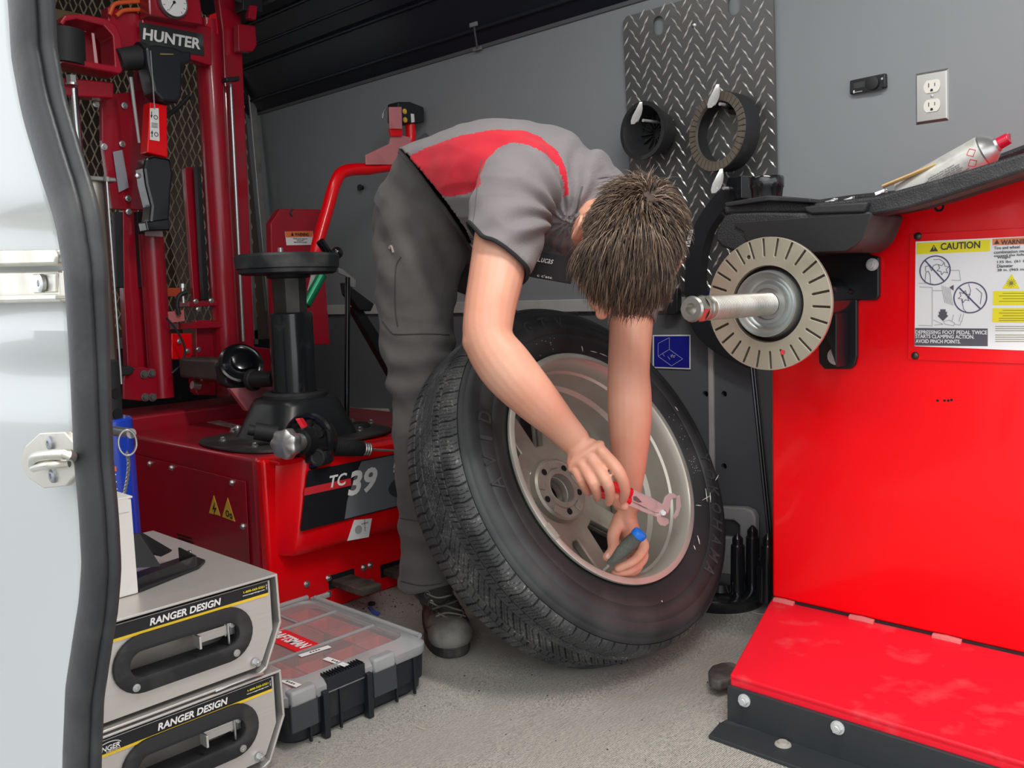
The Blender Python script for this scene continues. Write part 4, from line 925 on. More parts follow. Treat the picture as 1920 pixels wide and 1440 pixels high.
# foot pedal under the step, left
pd = [(1328, 1256), (1334, 1247), (1352, 1241), (1372, 1240), (1384, 1246), (1382, 1268), (1350, 1278), (1330, 1272)]
q = MB(); q.slab([P(a, b, 'z', .035) for a, b in pd], (0, 0, -.020)); build(q, 'foot_pedal', M('grimy foot pedal', (.035, .034, .033), .6, bump=.8, bs=70, dirt=(.13, .12, .11), ds=20, da=.45), bal, bevel=.005, seg=3)
q = MB(); q.cyl(P(1365, 1262, 'z', .024), P(1460, 1262, 'z', .024), .009, n=12); build(q, 'pedal_arm', BLKP, bal)
# black bracket with pipe and shaft
SHC = V((PD(1440, 570, 1.60)))
FY = SHC.y
def yp(pts, y, d, name, m, bev=.003, seg=2, hole=[]):
    q = MB(); q.slab([by(a, b, y) for a, b in pts], (0, d, 0)); return build(q, name, m, bal, bevel=bev, seg=seg)
PBM = M('black bracket steel', (.008, .009, .011), .35, bump=.1, bs=200)
yp([(1420, 405), (1648, 405), (1648, 440), (1640, 452), (1624, 456), (1622, 470), (1632, 478), (1648, 482), (1648, 556), (1642, 563), (1420, 563)], BY - .012, .012, 'side_bracket', PBM)
yp([(1534, 560), (1607, 545), (1607, 668), (1603, 684), (1595, 692), (1545, 692), (1535, 680)], BY - .010, .010, 'lower_bracket', PBM)
q = MB(); q.slab([by(1560, 590, BY - .01), by(1592, 575, BY - .01), by(1592, 685, BY - .01)], (0, -.06, 0)); build(q, 'gusset', PBM, bal, bevel=.002)
for a, b, r in ((1636, 496, .009), (1568, 668, .013)):
    q = MB(); q.hexbolt(by(a, b, BY - .012), -Y, r, .011); build(q, 'bracket_bolt', M('pale painted bolt', (), 0), bal, smooth=False)
q = MB(); a1 = PD(1500, 572, 1.70); q.tube(crv([a1, PD(1545, 552, 1.73), PD(1575, 556, 1.78), V(by(1588, 566, BY - .015))], 6), .026, n=20); q.lathe(PD(1590, 590, 1.82), Z, [(-.02, .02), (0, .028), (.03, .028)], n=24); build(q, 'pipe_elbow', BLKG, bal)
q = MB(); q.cyl(SHC + Y * .01, (SHC.x, BY + .01, SHC.z), .045, n=36); build(q, 'bearing_housing', BLKG, bal)
# slotted backing flange
GRY_F = M('tan machined flange', (.50, .46, .36), .38, metal=.65, dirt=(.36, .32, .24), ds=14, da=.38, bump=.12, bs=60)
R1, R0 = .1185, .0695
q = MB(); N_ = 26; q3 = []
outer = circ(0, 0, R1, 104)
holes = [circ(0, 0, R0, 64)]
for i in range(N_):
    t = 2 * math.pi * (i + .5) / N_ + .06
    d, e = V((math.cos(t), math.sin(t))), V((-math.sin(t), math.cos(t)))
    hw = .0027; a_, b_ = R1 - .033, R1 - .0012
    pts = [d * a_ - e * hw, d * b_ - e * hw, d * b_ + e * hw, d * a_ + e * hw, d * (a_ - hw * .8)]
    holes.append([(p.x, p.y) for p in pts])
holes.append(circ(-.036, .085, .0045, 14)); holes.append(circ(.030, -.086, .0045, 14))
q.plate(outer, holes, SHC, X, Z, .008, bev=.0006); build(q, 'slotted_flange', GRY_F, bal, angle=30, fix=False)
q = MB(); q.lathe(SHC + Y * .004, Y, [(-.001, R0 - .002), (-.001, R1 - .002), (.012, R1 - .004), (.016, .075), (.05, .055), (.05, 0)], n=64); build(q, 'flange_back', M('dark slot brown', (.09, .065, .055), .6, metal=.3), bal)
q = MB(); cc = SHC + X * .030 - Z * .086 - Y * .0048; q.cyl(cc, cc - Y * .0006, .004, n=14); build(q, 'red_dot', REDP, bal)
q = MB(); q.lathe(SHC, -Y, [(-.03, .064), (.004, .0600), (.012, .0585), (.012, .0565), (.002, .0535), (-.006, .047), (-.008, .042), (0, .036), (.004, .0345), (.004, .029), (-.002, .027), (-.002, 0)], n=72); build(q, 'centring_cup', M('galvanised cup', (.60, .63, .62), .28, metal=.85, dirt=(.42, .42, .38), ds=9, da=.4, bump=.08, bs=60), bal, angle=40)
q = MB(); q.lathe(SHC, -Y, [(-.028, .0665), (-.022, .0665), (-.018, .061)], n=64); build(q, 'inner_shadow_ring', M('dark slot brown', (), 0), bal)
tipy = SHC.y - .258
tip = V((SHC.x, tipy, SHC.z)); Ls = (SHC - tip).length
SR = .0205
pr = [(-.0, SR)]
t = 0
while t < Ls - .052:
    pr += [(t, SR), (t + .0018, SR), (t + .0030, SR - .0017), (t + .0036, SR - .0017)]; t += .0048
pr += [(Ls - .040, SR), (Ls - .036, SR - .002), (Ls - .030, SR - .002), (Ls - .030, SR)]
SHM = M('worn threaded shaft', (.50, .48, .44), .30, metal=.9, dirt=(.33, .31, .27), ds=18, da=.4)
q = MB(); q.lathe(SHC, -Y, pr, n=48); build(q, 'threaded_shaft', SHM, bal, angle=30)
q = MB(); q.lathe(tip, -Y, [(-.034, SR - .001), (-.030, SR + .001), (-.022, SR + .001)], n=48); q.lathe(tip, -Y, [(-.023, .0225), (-.004, .0225)], n=6); q.lathe(tip, -Y, [(-.004, .021), (0, .0185), (0, .0095), (-.02, .009), (-.02, 0)], n=48); build(q, 'shaft_tip', SHM, bal, angle=30)
# weight tray hood and arms
TM = M('pebbled black tray', (.018, .019, .021), .48, bump=.7, bs=420, dirt=(.075, .075, .072), ds=8, da=.38)
T1 = 1.58
def hexq(name, a, b, ya, yb, m=TM, bev=.004):   # loft between two outlines at two depths
    q = MB(); n_ = len(a); A = [by(*p, ya) for p in a]; B = [by(*p, yb) for p in b]
    q.add(A + B, [tuple(range(n_)), tuple(range(n_, 2 * n_))[::-1]] + [(i, n_ + i, n_ + (i + 1) % n_, (i + 1) % n_) for i in range(n_)]); return build(q, name, m, bal, bevel=bev, seg=3)
hood = [(1340, 448), (1342, 432), (1358, 403), (1376, 397), (1500, 398), (1560, 398), (1632, 396), (1632, 404), (1616, 447), (1602, 463), (1588, 472), (1520, 474), (1470, 478), (1380, 474), (1350, 462)]
q = MB(); A = [by(*p, T1) for p in hood]; q.slab(A, (0, .16, 0)); build(q, 'tray_hood', TM, bal, bevel=.006, seg=3)
q = MB(); A = [by(*p, T1 - .002) for p in [(1380, 417), (1634, 400), (1618, 447), (1603, 462), (1585, 471), (1525, 473), (1400, 452), (1395, 434), (1378, 424)]]; q.slab(A, (0, -.002, 0)); build(q, 'hood_panel', M('flat black panel', (.016, .016, .017), .42, bump=.15, bs=80, dirt=(.05, .05, .045), ds=6, da=.35), bal, bevel=.001)
# long tray surface running right along the top of the body
tr_top = [(1358, 384), (1440, 370), (1530, 380), (1600, 372), (1650, 366), (1690, 354), (1760, 335), (1920, 285), (2150, 205)]
tr_bot = [(1358, 402), (1500, 400), (1560, 402), (1640, 404), (1700, 392), (1760, 374), (1840, 348), (1920, 322), (2150, 240)]
q = MB(); pts = [by(*p, T1 + .01) for p in tr_top] + [by(*p, T1 + .01) for p in tr_bot[::-1]]
# the outline is given at the front edge, swept back to the wall side
q.slab(pts, (0, .05, 0)); build(q, 'tray_front_edge', TM, bal, bevel=.006, seg=3)
fl_ = [by(*p, T1 + .05) for p in tr_bot]
q = MB(); A = [(p.x, T1 + .05, p.z + .006) for p in fl_]; B = [(p.x, 2.03, p.z + .010) for p in fl_]
n_ = len(A); q.add(A + B, [(i, i + 1, n_ + i + 1, n_ + i) for i in range(n_ - 1)]); o = build(q, 'tray_floor', TM, bal, angle=50); md = o.modifiers.new('s', 'SOLIDIFY'); md.thickness = .008
# tray back lip seen above the front edge
lip = [(1500, 372), (1600, 355), (1680, 347), (1760, 318), (1838, 280), (1920, 250)]
q = MB(); A = [by(a, b + 14, 1.96) for a, b in [(1500, 372), (1600, 358), (1680, 350), (1760, 322), (1840, 296), (1930, 262), (2100, 200)]]
q.tube(A, .008, n=8); build(q, 'tray_back_lip', TM, bal)
yp([(1358, 380), (1440, 366), (1520, 372), (1520, 380), (1440, 376), (1360, 388)], T1 - .01, .12, 'tray_rim_plate', BLKP, .002)
yp([(1508, 386), (1628, 378), (1620, 398), (1520, 402), (1508, 396)], T1 - .006, .02, 'tray_handle', BLKM, .004, 3)
# cone cup standing on the tray
q = MB(); c0 = PD(1437, 372, 1.86); q.lathe(c0, Z, [(0, .032), (.018, .034), (.022, .036), (.040, .036), (.044, .034), (.044, .028), (.01, .026)], n=36); tag(build(q, 'adapter_cup', BLKG, None), 'black glossy stepped cup standing on the left end of the balancer tray', 'cup')
# clutter on the tray
cl_ = [(1514, 384, .010, .008, (.45, .30, .2), 'copper coloured wheel weight clip lying in the black tray'), (1559, 378, .012, .005, (.6, .6, .58), 'bright scrap of metal lying in the black tray'), (1592, 374, .010, .004, (.45, .45, .43), 'dull twisted metal clip in the black tray, left of the sticks'), (1652, 361, .011, .006, (.55, .55, .53), 'silver nut-like scrap in the tray below the stick end')]
for i, (a, b, r, h, col_, lb2) in enumerate(cl_):
    c0 = by(a, b, T1 + .045); q = MB()
    q.box(c0, (r * 1.6, r, h), U=V((1, .3 * (i - 1), .4)), N=V((-.3, 0, 1))); q.cyl(c0 - X * r, c0 + X * r + Z * .004, h * .35, n=8); q.box(c0 + X * r * .5, (r * .5, r * 1.3, h * .6), U=V((1, .8, .1)))
    tag(build(q, 'metal_scrap', M('scrap %d' % i, col_, .35, metal=.8), None, bevel=.0008), lb2, 'scrap', None)
# ================================================================ drawer units
DX = -1.27
def stadium(y0, z0, y1, z1, n=14):   # in (y,z)
    r = (z1 - z0) / 2; cy0, cy1, cz_ = y0 + r, y1 - r, (z0 + z1) / 2; p = []
    for i in range(n + 1):
        t = -math.pi / 2 + math.pi * i / n; p.append((cy1 + r * math.cos(t), cz_ + r * math.sin(t)))
    for i in range(n + 1):
        t = math.pi / 2 + math.pi * i / n; p.append((cy0 + r * math.cos(t), cz_ + r * math.sin(t)))
    return p
def drawer_unit(z0, z1, yr, lbl):
    yl = .36; xb = -1.72
    d = thing('drawer_unit', lbl, 'drawer', (DX - .2, .56, z0), None)
    ch = [(yl, z0), (yr - .045, z0), (yr - .032, z0 + .006), (yr, z0 + .075), (yr - .002, z1), (yl, z1)]
    q = MB()
    # folded sheet shell: outline ring with thickness
    t_ = .004; inn = [(yl + t_, z0 + t_), (yr - .046, z0 + t_), (yr - .034, z0 + .010), (yr - t_, z0 + .077), (yr - .002 - t_, z1 - t_), (yl + t_, z1 - t_)]
    n_ = len(ch); A = [(DX, a, b) for a, b in ch]; B = [(DX, a, b) for a, b in inn]; C = [(xb, a, b) for a, b in ch]; D = [(xb, a, b) for a, b in inn]
    q.add(A + B + C + D, [(i, (i + 1) % n_, n_ + (i + 1) % n_, n_ + i) for i in range(n_)] + [(i, 2 * n_ + i, 2 * n_ + (i + 1) % n_, (i + 1) % n_) for i in range(n_)] + [(n_ + i, n_ + (i + 1) % n_, 3 * n_ + (i + 1) % n_, 3 * n_ + i) for i in range(n_)] + [tuple(range(2 * n_, 3 * n_))])
    build(q, 'shell', ALU, d, bevel=.0012)
    fa = [(yl + .006, z0 + .012), (yr - .050, z0 + .012), (yr - .036, z0 + .020), (yr - .014, z0 + .066), (yr - .014, z1 - .010), (yl + .006, z1 - .010)]
    zc = z0 + .082; y0, y1 = .498, .718
    q = MB(); q.plate(fa, [stadium(y0 + .018, zc - .022, y1 - .018, zc + .022)], (DX - .008, 0, 0), Y, Z, .003, bev=.0005)
    front = build(q, 'drawer_front', ALU, d, fix=False, smooth=False)
    q = MB(); q.bb((DX - .050, y0 + .0, zc - .04), (DX - .046, y1, zc + .04)); build(q, 'recess_back', M('dull recess metal', (.34, .32, .29), .38, metal=.8, dirt=(.2, .18, .16), ds=7, da=.45), front)
    q = MB(); q.plate(stadium(y0, zc - .042, y1, zc + .042), [stadium(y0 + .02, zc - .0215, y1 - .02, zc + .0215)], (DX - .004, 0, 0), Y, Z, .008, bev=.0022)
    a_ = stadium(y0 + .0195, zc - .022, y1 - .0195, zc + .022); n_ = len(a_)
    q.add([(DX - .006, p, r_) for p, r_ in a_] + [(DX - .046, p, r_) for p, r_ in a_], [(i, (i + 1) % n_, n_ + (i + 1) % n_, n_ + i) for i in range(n_)])
    hr = build(q, 'handle_ring', BLKM, d, angle=40)
    for yy, zz in ((y0 + .028, zc - .032), (y1 - .030, zc - .032)):
        q = MB(); q.lathe((DX, yy, zz), X, [(0, .0062), (.0015, .0058), (.0018, .002), (.0008, .0015), (.0008, 0)], n=20); build(q, 'ring_rivet', ZINC, hr)
    q = MB(); q.box((DX - .018, y1 - .062, zc + .004), (.004, .055, .016)); q.box((DX - .012, y1 - .088, zc + .002), (.022, .004, .020)); build(q, 'latch_paddle', ALU, d, bevel=.001)
    q = MB(); q.box((DX - .022, y1 - .030, zc + .006), (.010, .018, .026)); q.cyl((DX - .014, y1 - .034, zc - .020), (DX - .014, y1 - .034, zc + .026), .0025, n=8); q.cyl((DX - .014, y1 - .028, zc + .012), (DX - .010, y1 - .028, zc + .012), .006, n=12); build(q, 'latch_spring', ZINC, d, bevel=.001)
    FF = DX - .006
    q = MB(); q.bb((FF, yl + .006, z1 - .029), (FF + .0008, yr - .018, z1 - .010)); st = build(q, 'label_strip', BKP, d, smooth=False)
    q = MB(); q.bb((FF, yl + .006, z1 - .0335), (FF + .0008, yr - .018, z1 - .029)); build(q, 'yellow_line', M('golden line', (.85, .58, .03), .4), st, smooth=False)
    text('RANGER DESIGN', (FF + .0012, .612, z1 - .0195), Y, Z, .0112, WHP, st, width=.115, bold=.05, shear=.2)
    text('1-800-565-5321', (FF + .0012, yr - .044, z1 - .0165), Y, Z, .0036, YEL, st, width=.038, bold=.03)
    text('www.rangerdesign.com', (FF + .0012, yr - .045, z1 - .022), Y, Z, .0026, WHP, st, width=.040, bold=.02)
    text('78-401', (FF + .0012, yr - .0215, z1 - .018), -Z, Y, .002, WHP, st, width=.009)
    text('RANGER', (FF + .0012, .478, z1 - .0215), Y, Z, .0075, WHP, st, width=.040, bold=.03, shear=.2)
    text('DESIGN', (FF + .0012, .488, z1 - .0268), Y, Z, .0022, WHP, st, width=.020)
    q = MB(); q.tube(crv([(FF + .001, .470, z1 - .0155), (FF + .001, .482, z1 - .0135), (FF + .001, .494, z1 - .0150), (FF + .001, .500, z1 - .019)], 5), .0006, n=6); build(q, 'logo_arc', WHP, st)
    q = MB(); q.hexbolt((DX - .004, yr - .050, z0 + .022), X, .0052, .010); build(q, 'side_bolt', ZINC, d, smooth=False)
    q = MB(); q.tube([(DX + .001, yr - .125, z0 + .001), (DX + .004, yr - .10, z0 + .004), (DX + .004, yr - .06, z0 + .004), (DX + .001, yr - .04, z0 + .001)], .002, n=8); build(q, 'lower_clip', STL, d)
    return d
drawer_unit(.172, .331, .772, 'upper aluminium drawer unit with recessed black handle, white carton standing on it')
drawer_unit(.012, .168, .768, 'lower aluminium drawer unit with recessed black handle, under the other one near the floor')
q = MB(); q.bb((-1.70, .38, 0), (-1.29, .745, .0115)); tag(build(q, 'drawer_plinth', M('grey plinth', (.3, .29, .27), .6), None), 'low grey plinth under the lower drawer unit', 'plinth')
# white carton
CT = M('scuffed white carton', (.74, .73, .69), .75, bump=.3, bs=60, dirt=(.60, .58, .54), ds=16, da=.4)
cb = thing('white_carton', 'scuffed white cardboard box standing on the upper drawer unit beside the seal', 'box', (-1.45, .50, .332))
bc = V(P(260, 1112, 'z', .332))
q = MB(); q.bb((bc.x - .16, bc.y - .135, .332), (bc.x, bc.y, .483)); build(q, 'carton_body', CT, cb, bevel=.002)
q = MB(); q.box((bc.x - .08, bc.y - .0675, .485), (.163, .138, .003)); q.box((bc.x + .0005, bc.y - .07, .474), (.0015, .13, .022)); build(q, 'lid_flap', CT, cb, bevel=.0006)
# black folded bracket with bolted foot on the drawer top
jb = thing('black_bracket', 'black triangular folded bracket with bolted foot beside the white carton', 'bracket', z_(300, 1060, .332))
JM = M('black bracket paint', (.015, .016, .018), .4, dirt=(.12, .12, .12), ds=25, da=.26)
fp = [V(z_(a, b, .332)) for a, b in ((240, 1092), (262, 1082), (322, 1062), (352, 1050), (345, 1066), (310, 1080), (262, 1098), (240, 1104))]
q = MB()
foot = [V((-1.36, .58, .332)), V((-1.40, .70, .332)), V((-1.425, .725, .332)), V((-1.455, .725, .332)), V((-1.475, .70, .332)), V((-1.44, .56, .332))]
q.slab(foot, (0, 0, .005)); build(q, 'foot_plate', JM, jb, bevel=.001)
q = MB(); q.slab([x_(240, 1002, -1.44), x_(262, 1001, -1.44), x_(301, 1062, -1.40), x_(240, 1066, -1.40)], (-.004, .002, 0)); build(q, 'front_web', JM, jb)
q = MB(); q.slab([x_(262, 1001, -1.44), x_(320, 1035, -1.48), x_(302, 1044, -1.46), x_(286, 1040, -1.43)], (-.002, .004, .002)); build(q, 'side_web', JM, jb)
q = MB(); q.slab([(-1.376, .58, .337), (-1.402, .695, .337), (-1.402, .695, .355), (-1.376, .58, .350)], (.003, 0, 0)); q.slab([(-1.402, .695, .337), (-1.45, .690, .337), (-1.45, .690, .362), (-1.402, .695, .355)], (0, .003, 0)); build(q, 'foot_lip', JM, jb)
q = MB(); q.hexbolt((-1.44, .705, .337), Z, .007, .008); q.cyl((-1.44, .705, .34), (-1.44, .705, .355), .0035, n=10); build(q, 'foot_bolt', ZINC, jb, smooth=False)
# blue jack stand with black post, pin and chain
js = thing('jack_stand', 'blue jack stand with black drilled post, pin ring and chain, behind the seal', 'jack stand', (-1.80, .70, 0))
jc = V((-1.87, .752, 0)); JZ = .548
q = MB(); q.lathe(jc, Z, [(.10, .054), (JZ - .004, .054), (JZ, .050), (JZ, .03)], n=40); build(q, 'blue_sleeve', M('blue enamel', (.015, .06, .52), .3, coat=.5), js)
q = MB(); q.lathe(jc, Z, [(.5, .036), (.665, .036), (.668, .030), (.668, 0)], n=36); pst = build(q, 'post', BLKM, js)
for zz in (.60, .558):
    q = MB(); t0 = V((.62, -.1, 0)).normalized(); cc = V((jc.x, jc.y, zz)) + V((.75, .30, 0)).normalized() * .0352; q.cyl(cc, cc + V((.75, .30, 0)).normalized() * .002, .011, n=20); build(q, 'drilled_hole', M('dark hole', (), 0), pst)
q = MB(); q.cyl((jc.x, jc.y, 0), (jc.x, jc.y, .012), .13, n=4); q.cyl((jc.x, jc.y, .01), (jc.x, jc.y, .12), .09, .05, n=4); build(q, 'base', M('blue enamel', (), 0), js, smooth=False)
pn = V(x_(236, 812, -1.745)); q = MB(); q.cyl(pn - X * .05, pn + V((.016, .004, 0)), .010, n=20); build(q, 'pin', STL, js)
q = MB(); rc = V(x_(239, 830, -1.725)); q.tube([rc + Y * .016 * math.cos(t) + Z * .025 * math.sin(t) + X * .004 * math.cos(t) for t in [i * math.pi / 12 for i in range(24)]], .0022, n=8, closed=True); build(q, 'pin_ring', STL, js)
q = MB(); cp_ = crv([x_(a, b, -1.73) for a, b in ((238, 848), (241, 870), (238, 900), (233, 925), (228, 950))], 7)
for i in range(len(cp_) - 1):
    m_ = (cp_[i] + cp_[i + 1]) / 2; d_ = (cp_[i + 1] - cp_[i]).normalized(); s_ = Y if i % 2 else X
    s_ = (s_ - d_ * s_.dot(d_)).normalized(); q.tube([m_ + d_ * .0052 * math.cos(t) + s_ * .003 * math.sin(t) for t in [k_ * math.pi / 4 for k_ in range(8)]], .0009, n=5, closed=True)
o = build(q, 'chain', STL, js, fix=False); o['kind'] = 'stuff'
bl = MB(); bl.lathe(jc, Z, [(.497, .0546), (.530, .0546)], n=10, a0=-.9, a1=-.2, ref=X); lg = build(bl, 'black_label', BKP, js)
bl = MB(); bl.lathe(jc, Z, [(.490, .0546), (.4935, .0546)], n=10, a0=-.9, a1=-.2, ref=X); build(bl, 'gold_line', YEL2, js)
bl = MB(); hx = V((jc.x, jc.y, 0)) + V((math.cos(-.5), math.sin(-.5), 0)) * .0550; bl.cyl(V((hx.x, hx.y, .514)), V((hx.x, hx.y, .514)) + V((math.cos(-.5), math.sin(-.5), 0)) * .0006, .012, n=6); build(bl, 'hexagon_mark', YEL2, lg)
text('NAPA', V((hx.x, hx.y, .514)) + V((math.cos(-.5), math.sin(-.5), 0)) * .0009, V((-math.sin(-.5), math.cos(-.5), 0)), Z, .006, BKP, lg, width=.018, bold=.03)
bl = MB(); bl.lathe(jc, Z, [(.444, .0546), (.454, .0546)], n=10, a0=-.7, a1=-.1, ref=X); build(bl, 'orange_band', ORG, js)
bl = MB()
for i in range(16):
    bl.lathe(jc, Z, [(.436 - i * .005, .0546), (.4385 - i * .005, .0546)], n=5, a0=-.45, a1=-.12 - .08 * (i % 3), ref=X)
build(bl, 'fine_print', WHP, js)
# ================================================================ parts organiser case
tb = thing('organiser_case', 'black parts organiser with clear lid over red compartments on the floor', 'tool case', (-1.49, .87, 0))
x0, x1, y0, y1 = -1.70, -1.30, .785, 1.117
TBK = M('navy black case plastic', (.010, .013, .018), .42, bump=.12, bs=60, dirt=(.035, .035, .035), ds=6, da=.3)
def rrect(x0, x1, y0, y1, r, n=5):
    p = []
    for cx_, cy_, a in ((x1 - r, y1 - r, 0), (x0 + r, y1 - r, 90), (x0 + r, y0 + r, 180), (x1 - r, y0 + r, 270)):
        for i in range(n + 1):
            t = math.radians(a + 90 * i / n); p.append((cx_ + r * math.cos(t), cy_ + r * math.sin(t)))
    return p
def rshell(q, secs):   # stack of (inset, z) sections around the case outline
    base = None; n_ = None; st = len(q.v); k = 0
    for ins, z in secs:
        pr_ = rrect(x0 + ins, x1 - ins, y0 + ins, y1 - ins, .03); n_ = len(pr_); q.v += [(a, b, z) for a, b in pr_]; k += 1
    for s_ in range(k - 1):
        for i in range(n_): q.f.append((st + s_ * n_ + i, st + s_ * n_ + (i + 1) % n_, st + (s_ + 1) * n_ + (i + 1) % n_, st + (s_ + 1) * n_ + i)); q.m.append(0)
    return n_, st
q = MB(); n_, st = rshell(q, [(.022, 0), (.018, .001), (.014, .028), (.003, .030), (.001, .080), (.004, .080), (.008, .010)]); q.f.append(tuple(range(st, st + n_))[::-1]); q.m.append(0)
q.f.append(tuple(range(st + 6 * n_, st + 7 * n_))); q.m.append(0)
build(q, 'case_base', TBK, tb, angle=30)
for yy in (.835, .90, 1.03, 1.075):
    q = MB(); q.bb((x1 - .004, yy - .002, .004), (x1 + .003, yy + .002, .078)); build(q, 'rib', TBK, tb, bevel=.001)
for yy in (.865, .962):
    q = MB(); q.bb((x1 - .006, yy - .006, .001), (x1 + .010, yy + .006, .088)); build(q, 'hinge_rib', TBK, tb, bevel=.002)
q = MB(); q.bb((x1 - .02, .872, .082), (x1 + .004, .956, .108)); 
for i in range(14): q.bb((x1 - .02 + .0, .874 + i * .006, .107), (x1 + .003, .876 + i * .006, .111))
build(q, 'handle', TBK, tb, bevel=.001)
for yy in (.822, 1.0):
    q = MB(); q.bb((x1 - .002, yy - .028, .034), (x1 + .007, yy + .028, .086)); build(q, 'latch', M('smoky latch plastic', (.035, .042, .05), .25, coat=.4), tb, bevel=.003)
LID = M('cloudy clear lid', (.55, .50, .49), .16, alpha=.30, bump=.2, bs=30, coat=.5)
LID.use_nodes = True
LIDE = M('frosted lid edge', (.42, .43, .43), .3, alpha=.72, bump=.2, bs=40, dirt=(.30, .31, .31), ds=10, da=.4, coat=.3)
q = MB(); n_, st = rshell(q, [(.0, .078), (-.002, .082), (-.002, .096), (.006, .104), (.030, .112), (.032, .106)])
build(q, 'lid_frame', LIDE, tb, angle=40)
q = MB(); q.slab([(a, b, .1065) for a, b in rrect(x0 + .031, x1 - .031, y0 + .031, y1 - .031, .02)], (0, 0, .002)); build(q, 'lid_pane', LID, tb)
for yy in (.822, 1.0):
    q = MB(); q.bb((x1 - .014, yy - .026, .080), (x1 + .008, yy + .026, .108)); build(q, 'lid_catch', LIDE, tb, bevel=.005, seg=3)
for xx in (-1.56, -1.43):
    q = MB(); q.box((xx, (y0 + y1) / 2, .110), (.006, y1 - y0 - .07, .005)); build(q, 'lid_ridge', LIDE, tb, bevel=.001)
for yy in (.85, .99):
    q = MB(); q.box((-1.62, yy, .110), (.10, .005, .004)); build(q, 'lid_ridge', LIDE, tb, bevel=.001)
q = MB(); q.tube([(x0 + .010, y0 + .02, .108), (x0 + .010, y1 - .02, .108)], .006, n=10); q.tube([(x0 + .02, y1 - .006, .106), (x1 - .02, y1 - .006, .106)], .0055, n=10); build(q, 'lid_bead', LIDE, tb)
CUP = M('red compartment plastic', (.75, .035, .035), .4)
gx = [x0 + .03, -1.60, -1.51, -1.42, x1 - .03]; gy = [y0 + .03, .88, .95, 1.02, y1 - .03]
for i in range(4):
    for j in range(4):
        if i in (2,) and j in (1, 2): continue
        q = MB(); a, b, c_, d = gx[i] + .003, gx[i + 1] - .003, gy[j] + .003, gy[j + 1] - .003
        q.add([(a, c_, .092), (b, c_, .092), (b, d, .092), (a, d, .092), (a + .004, c_ + .004, .092), (b - .004, c_ + .004, .092), (b - .004, d - .004, .092), (a + .004, d - .004, .092), (a + .008, c_ + .008, .060), (b - .008, c_ + .008, .060), (b - .008, d - .008, .060), (a + .008, d - .008, .060), (a + .006, c_ + .006, .012), (b - .006, c_ + .006, .012), (b - .006, d - .006, .012), (a + .006, d - .006, .012)],
              [(0, 1, 5, 4), (1, 2, 6, 5), (2, 3, 7, 6), (3, 0, 4, 7), (4, 5, 9, 8), (5, 6, 10, 9), (6, 7, 11, 10), (7, 4, 8, 11), (8, 9, 10, 11), (0, 12, 13, 1), (1, 13, 14, 2), (2, 14, 15, 3), (3, 15, 12, 0), (12, 15, 14, 13)])
        build(q, 'compartment', CUP, tb, fix=False, smooth=False)
bp_ = V(P(540, 1199, 'z', .1095)); badge = MB(); badge.box(bp_, (.150, .052, .001)); bdg = build(badge, 'maker_badge', M('bright red badge', (.80, .02, .03), .4), tb, smooth=False)
text('CRAFTSMAN', bp_ + Z * .0008, X, Y, .026, WHP, bdg, width=.130, bold=.05, shear=.2)
for (a, b, u, t_) in ((-1.425, .90, V((-.10, .09, 0)), 'TIRE'), (-1.40, .985, V((.085, .05, 0)), 'LUG'), (-1.345, .835, V((.08, .03, 0)), 'NUT')):
    pass
for (pa_, pb_, t_) in (((562, 1230), (618, 1212), 'F MKA'), ((610, 1234), (650, 1248), 'SKID'), ((530, 1275), (560, 1286), 'NC')):
    A = V(P(*pa_, 'z', .1105)); B_ = V(P(*pb_, 'z', .1105)); u = B_ - A; w_ = Z.cross(u).normalized()
    q = MB(); q.box((A + B_) / 2, (u.length, .013, .0008), U=u, W=w_); s_ = build(q, 'paper_strip', WHP, tb, smooth=False)
    q = MB(); [q.box((A + B_) / 2 + Z * .0006 + u.normalized() * (i * .006 - .009), (.0035, .0045 - .001 * (i % 2), .0003), U=u, W=w_) for i in range(4)]; build(q, 'faint_marks', BKP, s_, smooth=False)
q = MB(); q.box(P(600, 1120, 'z', .10), (.01, .05, .012)); build(q, 'rear_latch', LIDE, tb, bevel=.003)
# ================================================================ things on and against the back wall
def wl_(a, b, d=0.0, zref=None):    # a point on the leaning wall, d in front of it
    y = 2.08
    for _ in range(4): y = wy(P(a, b, 'y', y).z) - d
    return P(a, b, 'y', y)
# tread-plate board
DPM = M('aluminium tread plate', (.21, .215, .215), .36, metal=.85, bump=.15, bs=80, dirt=(.20, .19, .175), ds=5, da=.42, rv=.1)
dp = thing('tread_plate_board', 'grey diamond tread plate on the wall, with hooks, between head and outlet', 'metal plate', wl_(1320, 500))
pc = {k: V(wl_(*v, .012)) for k, v in dict(tl=(1168, 33), tr=(1446, -22), br=(1464, 345)).items()}
O = pc['tl']; Ud = X; NW = V((0, -1, -LEAN)).normalized(); Vd = V((0, -LEAN, 1)).normalized()
W_ = pc['tr'].x - O.x + .0; ztop = O.z; H_ = ztop - .765
def pl2(a, b):      # pixel to plate coords (u right, v down)
    p = V(wl_(a, b, .012)); return ((p.x - O.x), -(ztop - p.z))
us = pl2(1168, 33)[0]; ur = pl2(1455, 200)[0]
outl = [(.012, 0), (ur - .002, .0), (ur, -.01), (ur, -H_), (us + .07, -H_), (us + .07, -.45), (us, -.42), (us, -.012)]
def slot(cx_, cy_, w_, h_):
    return [(cx_ + x2, cy_ + y2) for x2, y2 in [(w_ * math.cos(t) * .5, (h_ / 2 - w_ / 2) * (1 if math.sin(t) >= 0 else -1) + w_ / 2 * math.sin(t)) for t in [i * math.pi / 10 + .01 for i in range(20)]]]
q = MB(); h1, h2 = pl2(1235, 48), pl2(1377, 8)
